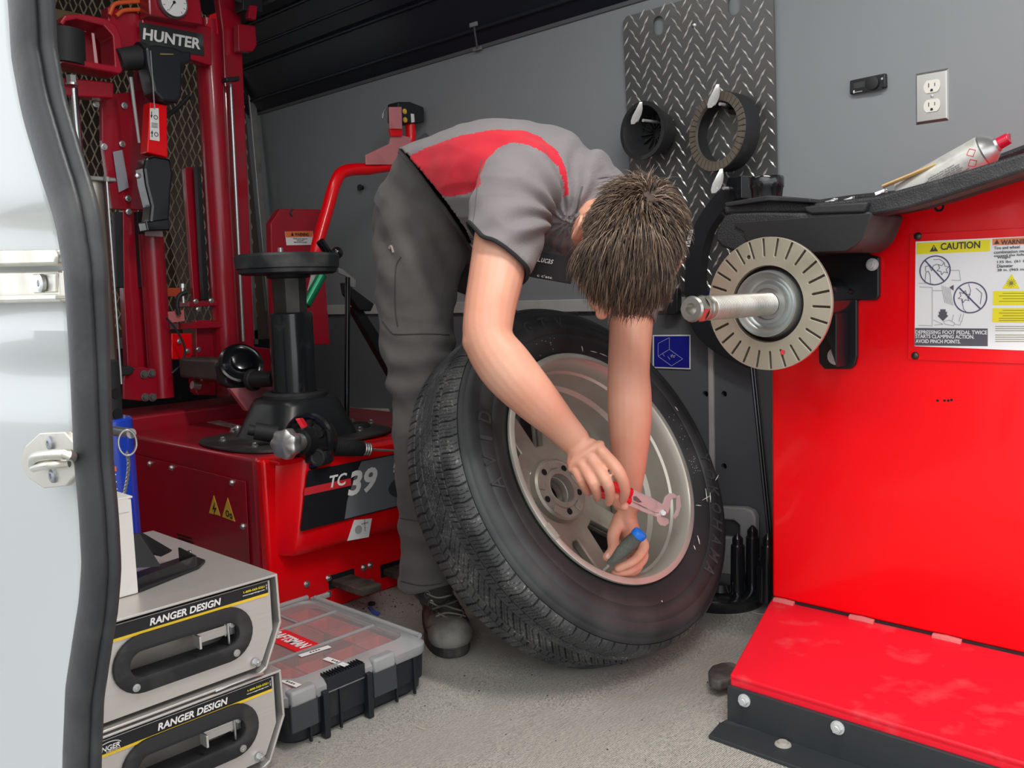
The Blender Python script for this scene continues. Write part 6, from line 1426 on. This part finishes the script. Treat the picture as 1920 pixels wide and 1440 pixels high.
def skin_mat():
    m = bpy.data.materials.new('skin'); m.use_nodes = True; t = m.node_tree; b = t.nodes['Principled BSDF']; L = t.links.new; N = t.nodes.new
    tc = N('ShaderNodeTexCoord'); n1 = N('ShaderNodeTexNoise'); n1.inputs['Scale'].default_value = 9; n1.inputs['Detail'].default_value = 5; L(tc.outputs['Object'], n1.inputs['Vector'])
    r = N('ShaderNodeValToRGB'); L(n1.outputs[0], r.inputs[0]); r.color_ramp.elements[0].position = .3; r.color_ramp.elements[0].color = (.68, .29, .19, 1); r.color_ramp.elements[1].position = .7; r.color_ramp.elements[1].color = (.74, .40, .28, 1)
    L(r.outputs[0], b.inputs['Base Color']); b.inputs['Roughness'].default_value = .48; b.inputs['Subsurface Weight'].default_value = .12; b.inputs['Subsurface Radius'].default_value = (.012, .005, .003)
    n2 = N('ShaderNodeTexNoise'); n2.inputs['Scale'].default_value = 320; L(tc.outputs['Object'], n2.inputs['Vector']); bp = N('ShaderNodeBump'); bp.inputs['Strength'].default_value = .12; bp.inputs['Distance'].default_value = .001; L(n2.outputs[0], bp.inputs['Height']); L(bp.outputs[0], b.inputs['Normal'])
    return m
SKIN = skin_mat()
body = fuse(body0, .0028, 3, 'body', SKIN, man)
NAIL = M('fingernail', (.80, .50, .42), .3)
def nail(f_, k=1.0):
    tip, dp_ = PD(*f_[3]), PD(*f_[2]); d_ = (tip - dp_).normalized(); o_ = (CB - d_ * CB.dot(d_)).normalized(); s_ = d_.cross(o_)
    q = MB(); q.ball(tip + o_ * .0062 * k - d_ * .001, 1, n=12, k=8, sc3=(.0052 * k, .0066 * k, .0022), A=(s_, d_, o_)); build(q, 'fingernail', NAIL, man)
nail([0, 0, (1150, 1030, 1.795), (1139, 1043, 1.790)], 1.15)
nail([0, 0, (1165, 936, 1.690), (1171, 947, 1.672)], 1.1)
# eyes, brows
for s_ in (-1, 1):
    q = MB(); q.ball(hp_(.031 * s_, .082, -.036), .0125); lab(build(q, 'eye', M('eye white', (.8, .78, .75), .2), man), 'pale eye with brown iris')
    q = MB(); q.ball(hp_(.031 * s_, .0885, -.037), .0068); lab(build(q, 'iris', M('brown iris', (.06, .03, .015), .15), man), 'brown iris')
    q = MB(); q.tube([hp_(.014 * s_, .091, -.018), hp_(.032 * s_, .090, -.013), hp_(.050 * s_, .076, -.018)], [.0028, .0034, .0015], n=8); lab(build(q, 'eyebrow', M('hair brown', (.05, .03, .02), .6), man), 'brown eyebrow')
# ---------------- hair: shell and locks
HB = M('hair base', (.05, .033, .024), .65)
HM = [M('hair brown %d' % i, c_, .42, spec=.6) for i, c_ in enumerate([(.075, .044, .028), (.135, .085, .054), (.26, .18, .12), (.034, .020, .014)])]
q = MB(); NN, KK = 40, 24; vs = []; fs = []
def scalp(th, ph, r=0):   # th azimuth about up (0 = face), ph from crown
    l, f, u = math.sin(ph) * math.sin(th), math.sin(ph) * math.cos(th), math.cos(ph)
    return hp_(l * (.083 + r), -.008 + f * (.103 + r), u * (.095 + r)), (hlt * l / .083 + hfw * f / .103 + hup * u / .095).normalized()
def phmax(th):      # hairline: forehead high, sides to the ear, nape low
    a = abs(((th + math.pi) % (2 * math.pi)) - math.pi)
    return 1.25 + (1.36 - 1.25) * min(1, a / 1.0) if a < 1.0 else (1.36 + .10 * (a - 1.0) if a < 1.5 else 1.62 + .55 * min(1, (a - 1.5) / .8))
for i in range(KK + 1):
    for j in range(NN):
        th = 2 * math.pi * j / NN; vs.append(scalp(th, phmax(th) * i / KK, -.004 * (i / KK) ** 4 + .002)[0])
q.add(vs, [(i * NN + j, i * NN + (j + 1) % NN, (i + 1) * NN + (j + 1) % NN, (i + 1) * NN + j) for i in range(KK) for j in range(NN)])
build(q, 'scalp_hair', HB, man, angle=180)
rnd = random.Random(11)
whorl = scalp(math.pi + .1, .42)[0]
for mi in range(4): pass
hv = MB()
def lock(q, th, ph, ln, m, w_):
    p, n = scalp(th, ph); away = (p - whorl); away = away - n * away.dot(n)
    if away.length < 1e-4: away = hfw
    dist = away.length; away.normalize()
    grav = V((0, 0, -1)); g = (grav - n * grav.dot(n))
    fwd = (hfw - n * hfw.dot(n))
    swirl = n.cross(away) * max(0, .5 - dist * 6)
    d = (away + g * .85 + fwd * .15 + swirl + V((rnd.gauss(0, .32), rnd.gauss(0, .32), rnd.gauss(0, .32)))).normalized()
    lift = rnd.uniform(.25, .95) + max(0, .5 - dist * 5)
    k = 5; pts = [p - n * .002]; cur = p.copy(); dd = (d + n * lift).normalized()
    for i in range(k):
        cur = cur + dd * ln / k; pts.append(cur.copy())
        nn = (cur - HC).normalized(); dd = (dd + grav * .16 - nn * (.22 if (cur - HC).length > .11 else 0) + d * .12).normalized()
    sd = n.cross(d).normalized(); vs = []
    for i, c_ in enumerate(pts):
        ww = w_ * (1 - (i / k) ** 1.6) + .0001; vs += [c_ - sd * ww, c_ + n * ww * .7, c_ + sd * ww]
    fs = []
    for i in range(k): fs += [(i * 3, i * 3 + 1, i * 3 + 4, i * 3 + 3), (i * 3 + 1, i * 3 + 2, i * 3 + 5, i * 3 + 4), (i * 3 + 2, i * 3, i * 3 + 3, i * 3 + 5)]
    q.add(vs, fs, m)
for i in range(9000):
    th = rnd.uniform(-math.pi, math.pi); pm = phmax(th); ph = math.acos(1 - rnd.random() * (1 - math.cos(pm)))
    side = 1.2 < abs(th) < 2.2 and ph > .95
    front = abs(th) < 1.2
    ln = rnd.uniform(.010, .018) if side or (abs(th) >= 2.0 and ph > 1.35) else (rnd.uniform(.045, .078) if front else rnd.uniform(.028, .046))
    pw_ = scalp(th, ph)[0]
    if (pw_ - whorl).length < .006: continue
    lock(hv, th, ph, ln, rnd.choices([0, 1, 2, 3], [4, 4, 2.2, 3])[0], rnd.uniform(.0008, .0019))
ho = build(hv, 'hair', HM, man, angle=180, fix=False); ho['kind'] = 'stuff'
# ---------------- shirt
lat = (PD(1185, 430, 1.95) - PD(965, 335, 1.70)).normalized()    # right shoulder to left
q = MB()
q.tube(crv([PD(778, 368, 2.10), PD(830, 362, 2.05), PD(900, 352, 1.98), PD(970, 350, 1.90), PD(1035, 360, 1.85), PD(1085, 378, 1.81), PD(1125, 395, 1.775)], 5),
       [(a.x, a.y) for a in crv([V((.150, .098, 0)), V((.158, .112, 0)), V((.168, .128, 0)), V((.185, .132, 0)), V((.190, .122, 0)), V((.150, .098, 0)), (.075, .065, 0)], 5)], n=48, side=lat)
limb(q, [(1010, 340, 1.78, .085, .085), (975, 350, 1.72, .085, .083), (955, 410, 1.69, .078, .074), (940, 460, 1.67, .073, .070), (929, 497, 1.655, .071, .068)], side=RS, seg=32)
limb(q, [(1140, 420, 1.90, .09, .09), (1180, 450, 1.93, .075, .075), (1188, 520, 1.90, .060, .060), (1185, 585, 1.865, .056, .054)], side=CR, seg=28)
q.ball(PD(1080, 380, 1.80), .11); q.ball(PD(1055, 455, 1.85), .075)
redp = [(755, 300), (775, 289), (800, 277), (860, 255), (925, 243), (985, 245), (1012, 256), (1045, 282), (1062, 320), (1067, 366), (1057, 368), (1057, 345), (1046, 312), (1020, 286), (990, 271), (960, 267), (935, 276), (912, 300), (900, 330), (902, 346), (880, 362), (850, 368), (780, 369), (755, 375)]
e_cut = (PD(990, 527, 1.66) - PD(875, 455, 1.66)).normalized(); s_end = PD(932, 491, 1.655); s_ax = (PD(929, 497, 1.655) - PD(955, 410, 1.69)).normalized(); s_n = (s_ax - e_cut * s_ax.dot(e_cut)).normalized()
l_end = PD(1185, 605, 1.86); l_ax = (PD(1184, 640, 1.85) - PD(1188, 520, 1.90)).normalized()
w_ax = (PD(778, 368, 2.10) - PD(900, 352, 1.98)).normalized(); w_ax = (-CR * .80 - CU * .60).normalized(); w_end = PD(780, 318, 2.0)
shd = PD(1000, 300, 1.75); arm_a, arm_b = PD(975, 350, 1.72), PD(929, 497, 1.655)
def fold(p, n):
    d = 0
    # folds radiating from the armpit and across the sleeve
    r = (p - PD(1060, 430, 1.78)); a = math.atan2(r.dot(CU), r.dot(CR)); dist = r.length
    if dist < .26: d += .0060 * math.sin(a * 13 + 3 * noise.noise(p * 7)) * math.exp(-((dist - .13) / .09) ** 2)
    t = (p - arm_a).dot((arm_b - arm_a).normalized()); sd = segd(p, arm_a, arm_b)
    if sd < .10: d += .0030 * math.sin(t * 70 + 9 * (p - arm_a).dot(CR) + 5 * noise.noise(p * 6)) * max(0, min(1, t * 8))
    d += .0060 * noise.noise(V((p.dot(w_ax) * 5, p.dot(lat) * 13, p.z * 16))) + .0022 * noise.noise(p * 30) + .0035 * (1 - abs(noise.noise(V((p.dot(w_ax) * 7 + 3, p.dot(lat) * 9, p.z * 22)))) * 4) * .5
    return d
def shirt_paint(p, n):
    if inpoly(proj(p), redp) and n.dot(lat) < .45 and n.dot(CB) > -.1: return 1
    return 0
def shirt_cut(p):
    if (p - s_end).dot(s_n) > 0 and segd(p, arm_a, PD(925, 540, 1.64)) < .12: return True
    if (p - l_end).dot(l_ax) > 0 and (p - l_end).length < .14: return True
    return (p - w_end).dot(w_ax) > 0
CLG = M('grey work shirt cloth', (.205, .185, .19), .85, bump=.35, bs=900, var=.06, vs=5, sheen=.15, wave=(170, 1.0, .12))
CLR = M('red work shirt cloth', (.60, .012, .030), .8, bump=.35, bs=900, var=.08, vs=5, sheen=.1, wave=(170, 1.0, .12))
sh = fuse(q, .0042, 4, 'shirt', [CLG, CLR], man, disp=fold, paint=shirt_paint, cut=shirt_cut)
md = sh.modifiers.new('s', 'SOLIDIFY'); md.thickness = .003; md.offset = -1
# sleeve hems, collar
CLB = M('black cloth trim', (.018, .018, .021), .85, bump=.3, bs=600)
def hem(c0, ax, r1, r2, u, name, mat, w_=.0045, parent=man):
    v_ = ax.cross(u).normalized(); q = MB(); pts = [c0 + u * r1 * math.cos(t) + v_ * r2 * math.sin(t) for t in [i * math.pi / 20 for i in range(40)]]
    q.tube(pts, w_, n=8, closed=True); return build(q, name, mat, parent)
def rim_loops(o):
    me = o.data; W = WO[o.name]; cnt = {}
    for p in me.polygons:
        for e in p.edge_keys: cnt[e] = cnt.get(e, 0) + 1
    adj = {}
    for (a, b), c_ in cnt.items():
        if c_ == 1: adj.setdefault(a, []).append(b); adj.setdefault(b, []).append(a)
    out = []; seen = set()
    for st in adj:
        if st in seen: continue
        loop = [st]; seen.add(st); cur = st
        while True:
            nx = [v for v in adj[cur] if v not in seen]
            if not nx: break
            cur = nx[0]; seen.add(cur); loop.append(cur)
        if len(loop) > 20: out.append([me.vertices[v].co + W for v in loop])
    return out
def rim_tube(o, near, r, name, mat, push=0.0):
    L_ = min(rim_loops(o), key=lambda l: (sum(l, V()) / len(l) - near).length); c0 = sum(L_, V()) / len(L_)
    n_ = len(L_); S = [sum((L_[(i + k) % n_] for k in range(-4, 5)), V()) / 9 for i in range(n_)][::2]
    q = MB(); q.tube([p + (p - c0).normalized() * push for p in S], r, n=8, closed=True); return build(q, name, mat, man)
rim_tube(sh, s_end, .0042, 'sleeve_trim', CLB)
# collar
q = MB(); cc = PD(1118, 392, 1.765); cax = (PD(1170, 440, 1.66) - PD(1085, 390, 1.80)).normalized(); a_ = (lat - cax * lat.dot(cax)).normalized(); b_ = cax.cross(a_)
n_ = 40; vs = []
for k_, (h, r) in enumerate(((-.015, .088), (.004, .078), (.022, .072), (.024, .076), (.002, .086), (-.022, .098))):
    for i in range(n_):
        t = 2 * math.pi * i / n_; vs.append(cc + cax * (h + .004 * math.sin(3 * t)) + a_ * r * math.cos(t) + b_ * r * .92 * math.sin(t))
q.add(vs, [(k_ * n_ + i, k_ * n_ + (i + 1) % n_, (k_ + 1) * n_ + (i + 1) % n_, (k_ + 1) * n_ + i) for k_ in range(5) for i in range(n_)])
build(q, 'collar', CLG, man, angle=180)
# undershirt band at the waist, chest pocket with name patch
# ---------------- trousers
q = MB()
R_ = [(800, 400, 2.07, .118, .115), (790, 450, 2.06, .112, .108), (783, 530, 2.045, .095, .092), (780, 600, 2.035, .086, .084), (784, 660, 2.02, .080, .078), (790, 740, 2.01, .070, .068), (795, 860, 1.995, .064, .062), (797, 960, 1.985, .058, .057), (797, 1050, 1.975, .059, .059), (800, 1108, 1.97, .062, .062), (802, 1170, 1.965, .064, .064)]
limb(q, R_, side=CR, seg=32)
limb(q, [(825, 405, 2.24, .115, .11), (880, 470, 2.24, .100, .098), (960, 535, 2.22, .088, .085), (1025, 585, 2.22, .074, .072), (1030, 700, 2.27, .062, .06), (1010, 850, 2.33, .056, .055), (1000, 960, 2.36, .055, .055)], side=CR, seg=28)
q.tube(crv([PD(796, 430, 2.12), PD(822, 392, 2.10), PD(862, 345, 2.08), PD(900, 300, 2.06)], 4), [(.152, .118)] * 5 + [(.160, .122)] * 8, n=40, side=lat)
q.ball(PD(784, 418, 2.12), .108)
q.tube(crv([PD(790, 375, 2.10), PD(850, 395, 2.04), PD(893, 405, 2.00)], 4), [(.150, .098)] * 4 + [(.145, .094)] * 5, n=36, side=lat) if False else None
kn = PD(784, 680, 2.02)
def pfold(p, n):
    z = p.z; d = .0065 * noise.noise(V((p.x * 9, p.y * 9, p.z * 16 + 3))) + .0022 * noise.noise(p * 30) + .0030 * (1 - abs(noise.noise(V((p.x * 8 + p.z * 10, p.y * 8, p.z * 9 - p.x * 8)))) * 5) * .5
    d += .0040 * math.sin(z * 95 + 14 * p.x + 4 * noise.noise(p * 8)) * math.exp(-((z - .60) / .10) ** 2)
    d += .0040 * math.sin(z * 110 - 20 * p.x + 4 * noise.noise(p * 8)) * math.exp(-((z - .24) / .06) ** 2)
    d += .0035 * math.sin((p.x + p.y) * 70 + z * 50) * math.exp(-((z - .88) / .09) ** 2)
    return d
leg_end = PD(795, 1106, 1.97)
def pcut(p):
    if (p - w_end).dot(w_ax) < .004 and p.z > .72: return True
    return p.z < PD(795, 1088, 1.97).z + .010 * math.sin(p.x * 40) and p.x > -1.75 and (p - leg_end).length < .16
PNT = M('dark grey trouser cloth', (.098, .092, .088), .88, bump=.5, bs=700, var=.12, vs=7, sheen=.12, dirt=(.065, .06, .057), ds=5, da=.4, wave=(190, .8, .10))
tr = fuse(q, .0045, 4, 'trousers', PNT, man, disp=pfold, cut=pcut); md = tr.modifiers.new('s', 'SOLIDIFY'); md.thickness = .003; md.offset = -1
SEAM = M('trouser seam', (.045, .042, .042), .9)
rim_tube(tr, leg_end, .0040, 'trouser_hem', PNT)
rim_tube(tr, PD(850, 380, 2.05), .0050, 'waistband_edge', PNT)
def surf_line(obj_, pts, r, name, mat, n=6, off=.0005):
    bvh = getattr(surf_line, obj_.name, None)
    if bvh is None:
        me = obj_.data; W = WO[obj_.name]; bvh = BVHTree.FromPolygons([v.co + W for v in me.vertices], [tuple(p.vertices) for p in me.polygons]); setattr(surf_line, obj_.name, bvh)
    out = []
    for a, b, _ in crv([V((a, b, 0)) for a, b in pts], n):
        h = bvh.ray_cast(EYE, ray(a, b).normalized())
        if h[0] is not None: out.append(h[0] + h[1] * off)
    if len(out) > 2:
        q = MB(); q.tube(out, r, n=6); return build(q, name, mat, man)
    return out
surf_line(tr, [(752, 482), (743, 500), (741, 540), (742, 585), (746, 612)], .0014, 'pocket_seam', SEAM)
surf_line(tr, [(716, 600), (733, 622), (746, 627), (800, 626), (842, 628)], .0014, 'knee_seam', SEAM)
surf_line(tr, [(742, 970), (790, 978), (830, 985)], .0010, 'shin_crease', SEAM)
surf_line(tr, [(730, 466), (734, 462), (738, 474)], .003, 'seam_tab', M('tan tab', (.35, .28, .24), .8))
surf_line(tr, [(752, 1090), (790, 1098), (830, 1094)], .0012, 'hem_stitch', SEAM)
# dark undershirt strip between shirt and trousers
q = MB(); b0 = PD(779, 362, 2.11); q.tube([PD(862, 345, 2.08) + w_ax * .055, PD(862, 345, 2.08)], [(.148, .110), (.152, .112)], n=40, side=lat); build(q, 'undershirt', M('dark navy undershirt', (.018, .022, .032), .85, bump=.3, bs=500), man, angle=180)
# shirt stitching and front placket/pocket
surf_line(sh, [(903, 300), (896, 345), (890, 400), (880, 452)], .0008, 'sleeve_seam', M('grey seam', (.10, .095, .10), .9))
surf_line(sh, [(882, 446), (930, 470), (975, 503), (994, 515)], .0008, 'hem_stitch', M('grey seam', (.10, .095, .10), .9))
surf_line(sh, [(1092, 350), (1080, 400), (1072, 440)], .0018, 'placket_edge', M('grey seam', (), 0))
pk = MB(); pcn = PD(1035, 500, 1.76); pu, pv = (CR * .95 - CU * .18 + CB * .1).normalized(), (CU * .95 + CR * .1 + CB * .25).normalized(); pn_ = pu.cross(pv).normalized()
pk.box(pcn, (.085, .055, .006), U=pu, W=pv, N=pn_); pko = build(pk, 'chest_pocket', M('black pocket cloth', (.022, .021, .024), .85, bump=.4, bs=500), man, bevel=.002)
text('Lucas', pcn + pv * .012 - pu * .014 + pn_ * .003, pu, pv, .013, WHP, pko, width=.032, shear=.4, bold=-.004)
text("c c'atc", pcn - pv * .021 - pu * .012 + pn_ * .003, pu, pv, .0055, WHP, pko, width=.030)
# ---------------- boots
BT = M('worn black boot leather', (.030, .029, .027), .5, bump=.7, bs=60, dirt=(.17, .16, .14), ds=14, da=.46, rv=.15)
BTT = M('scuffed toe leather', (.15, .145, .13), .5, bump=.6, bs=60, dirt=(.34, .33, .30), ds=16, da=.45)
SOLE = M('boot sole', (.02, .02, .019), .7, bump=.5, bs=70, dirt=(.10, .095, .08), ds=20, da=.4)
LAC = M('grey lace', (.24, .22, .19), .8)
def boot(toe, heel, ankle, full=True):
    toe, heel, ankle = V(toe), V(heel), V(ankle); f = (toe - heel); L_ = f.length; f.normalize(); s_ = f.cross(Z).normalized()
    if s_.dot(CR) < 0: s_ = -s_
    q = MB(); secs = []
    for t, w_, h in ((0, .030, .050), (.06, .036, .070), (.25, .038, .085), (.45, .041, .082), (.60, .046, .070), (.75, .050, .060), (.88, .047, .052), (.96, .036, .040), (1.0, .018, .024)):
        secs.append((heel + f * L_ * t + Z * (h * .5 + .018), (w_, h * .52)))
    q.tube([a for a, b in secs], [b for a, b in secs], n=24, side=s_)
    q.tube([heel + f * L_ * .20 + Z * .05, heel + f * L_ * .20 + Z * .09, ankle + Z * .02, ankle + Z * .07], [(.040, .062), (.042, .058), (.047, .050), (.050, .050)], n=24, side=s_)
    b = fuse(q, .0035, 4, 'boot', BT, man, disp=lambda p, n: .0018 * math.sin((p - heel).dot(f) * 150 + 3 * noise.noise(p * 12)) * max(0, 1 - abs((p - heel).dot(f) / L_ - .58) * 5) + .001 * noise.noise(p * 50),
             paint=None)
    q = MB(); o = []
    for i in range(36):
        t = 2 * math.pi * i / 36; c_, d = math.cos(t), math.sin(t); w_ = .050 if c_ > 0 else .040
        o.append(heel + f * (L_ / 2 + (L_ / 2 + .006) * (abs(c_) ** .75) * (1 if c_ > 0 else -1)) + s_ * w_ * (abs(d) ** .8) * (1 if d > 0 else -1) * (1 + .08 * c_))
    q.slab(o, (0, 0, .024)); so_ = build(q, 'boot_sole', SOLE, man, bevel=.003)
    if full:
        q = MB(); q.ball(heel + f * L_ * .86 + Z * .040, 1, n=24, k=14, sc3=(.0500, .052, .036), A=(s_, f, Z)); build(q, 'toe_cap', BTT, man, angle=180)
        for pts in ([(800, 1112), (820, 1120), (842, 1116), (856, 1108)], [(806, 1128), (826, 1136), (848, 1130), (862, 1124)], [(812, 1142), (832, 1136), (852, 1142), (866, 1146)], [(818, 1156), (836, 1150), (856, 1152), (872, 1156)], [(822, 1150), (842, 1160), (862, 1158), (870, 1150)]):
            surf_line(b, pts, .0021, 'lace', LAC, off=.001)
        for pt in ((801, 1114), (808, 1131), (815, 1147), (858, 1112), (865, 1128), (871, 1144)):
            h = surf_line(b, [(pt[0] + 5 * math.cos(t), pt[1] + 6 * math.sin(t)) for t in [k_ * math.pi / 5 for k_ in range(11)]], .0016, 'eyelet', M('dark eyelet', (.22, .22, .21), .3, metal=.7), n=1)
        surf_line(b, [(792, 1180), (815, 1172), (845, 1170), (872, 1178), (888, 1192)], .0018, 'toe_seam', BT, off=.001)
    return b
tz = V(P(852, 1233, 'z', 0)); hz = V(P(812, 1150, 'z', 0)); f_ = (hz - tz).normalized()
boot(tz, tz + f_ * .29, PD(812, 1110, 1.975))
h2 = PD(1000, 960, 2.36); boot((h2.x + .16, h2.y - .06, 0), (h2.x - .09, h2.y + .03, 0), (h2.x, h2.y, .10), False)
# ---------------- tools in the hands
pl_ = thing('wheel_weight_pliers', 'red-handled steel pliers in his right hand, jaws at the rim', 'pliers', PD(1215, 940, 1.76))
J = PD(1243, 961, 1.846)
def pp_(a, b, d): return PD(a, b, d)
PS = M('plier steel', (.72, .72, .70), .42, metal=.35, dirt=(.55, .55, .52), ds=40, da=.35)
def pdp(a): return 1.715 + (a - 1180) * .0021
def pslab(pts, name, m, th=.006, off=0.0, bev=.0015): q = MB(); q.slab([PD(a, b, pdp(a) + off) for a, b in pts], CB * -th); return build(q, name, m, pl_, bevel=bev)
pslab([(1178, 915), (1188, 918), (1202, 925), (1214, 929), (1240, 944), (1247, 953), (1243, 962), (1228, 961), (1205, 949), (1190, 942), (1178, 938)], 'upper_arm', PS)
pslab([(1178, 937), (1190, 944), (1206, 952), (1228, 962), (1240, 962), (1244, 968), (1232, 970), (1206, 960), (1178, 948)], 'lower_arm', PS, off=.004)
pslab([(1187, 931), (1193, 930), (1203, 936), (1204, 942), (1196, 942), (1188, 938)], 'arm_hollow', M('dark plier gap', (.15, .15, .14), .6), th=.001, off=-.001, bev=0)
q = MB(); q.tube(crv([pp_(1183, 924, 1.716), pp_(1160, 915, 1.69), pp_(1128, 905, 1.672), pp_(1098, 898, 1.668)], 5), [(.0095, .006)] * 16, n=12, side=CU); build(q, 'red_grip', REDB, pl_)
q = MB(); q.tube(crv([pp_(1181, 938, 1.718), pp_(1156, 934, 1.70), pp_(1128, 926, 1.69), pp_(1100, 914, 1.685)], 5), [(.008, .006)] * 16, n=12, side=CU); build(q, 'red_grip', REDB, pl_)
pslab([(1234, 956), (1243, 944), (1247, 932), (1254, 926), (1263, 925), (1269, 929), (1270, 935), (1262, 934), (1258, 940), (1257, 950), (1253, 962), (1245, 970), (1236, 968)], 'upper_jaw', PS, th=.009, off=.002)
pslab([(1232, 962), (1240, 968), (1254, 974), (1254, 982), (1247, 987), (1238, 985), (1232, 977)], 'lower_jaw', PS, th=.009, off=.002)
pslab([(1268, 932), (1275, 928), (1277, 950), (1272, 966), (1266, 974), (1262, 970), (1268, 956)], 'rear_jaw', PS, th=.007, off=.014)
q = MB(); q.lathe(J + CB * .006, CB, [(-.012, .0075), (0, .0075), (.002, .005), (.002, 0)], n=24); build(q, 'rivet', STL, pl_)
tl = thing('weight_removal_tool', 'dirty grey grip tool with bright blue end in his left hand', 'hand tool', PD(1143, 1060, 1.77))
g0, g1 = pp_(1143, 1058, 1.760), pp_(1197, 1003, 1.735); gd = (g1 - g0)
q = MB(); q.tube([g0 + gd * t for t in (0, .04, .12, .2, .26, .45, .7, .9, 1.0)], [(.006, .006), (.0085, .0075), (.0088, .008), (.0092, .008), (.0105, .009), (.0138, .012), (.0152, .013), (.0142, .012), (.0125, .011)], n=20, side=CR); build(q, 'grey_grip', M('grubby grey grip', (.12, .13, .11), .65, bump=.8, bs=120, dirt=(.05, .05, .045), ds=40, da=.45), tl)
q = MB(); q.tube([g1 - gd * .04, g1 + gd * .02, g1 + gd * .09, g1 + gd * .12], [(.0150, .013), (.0155, .0135), (.0145, .012), (.009, .008)], n=20, side=CR); q.tube([g1 - gd * .20 + CR * .010, g1 + CR * .008], [(.003, .004), (.0055, .006)], n=10); build(q, 'blue_end', M('bright blue plastic', (.01, .18, .75), .35, coat=.3), tl)
q = MB(); q.cyl(g0, g0 - gd * .22, .0035, n=10); build(q, 'steel_shank', STL, tl)
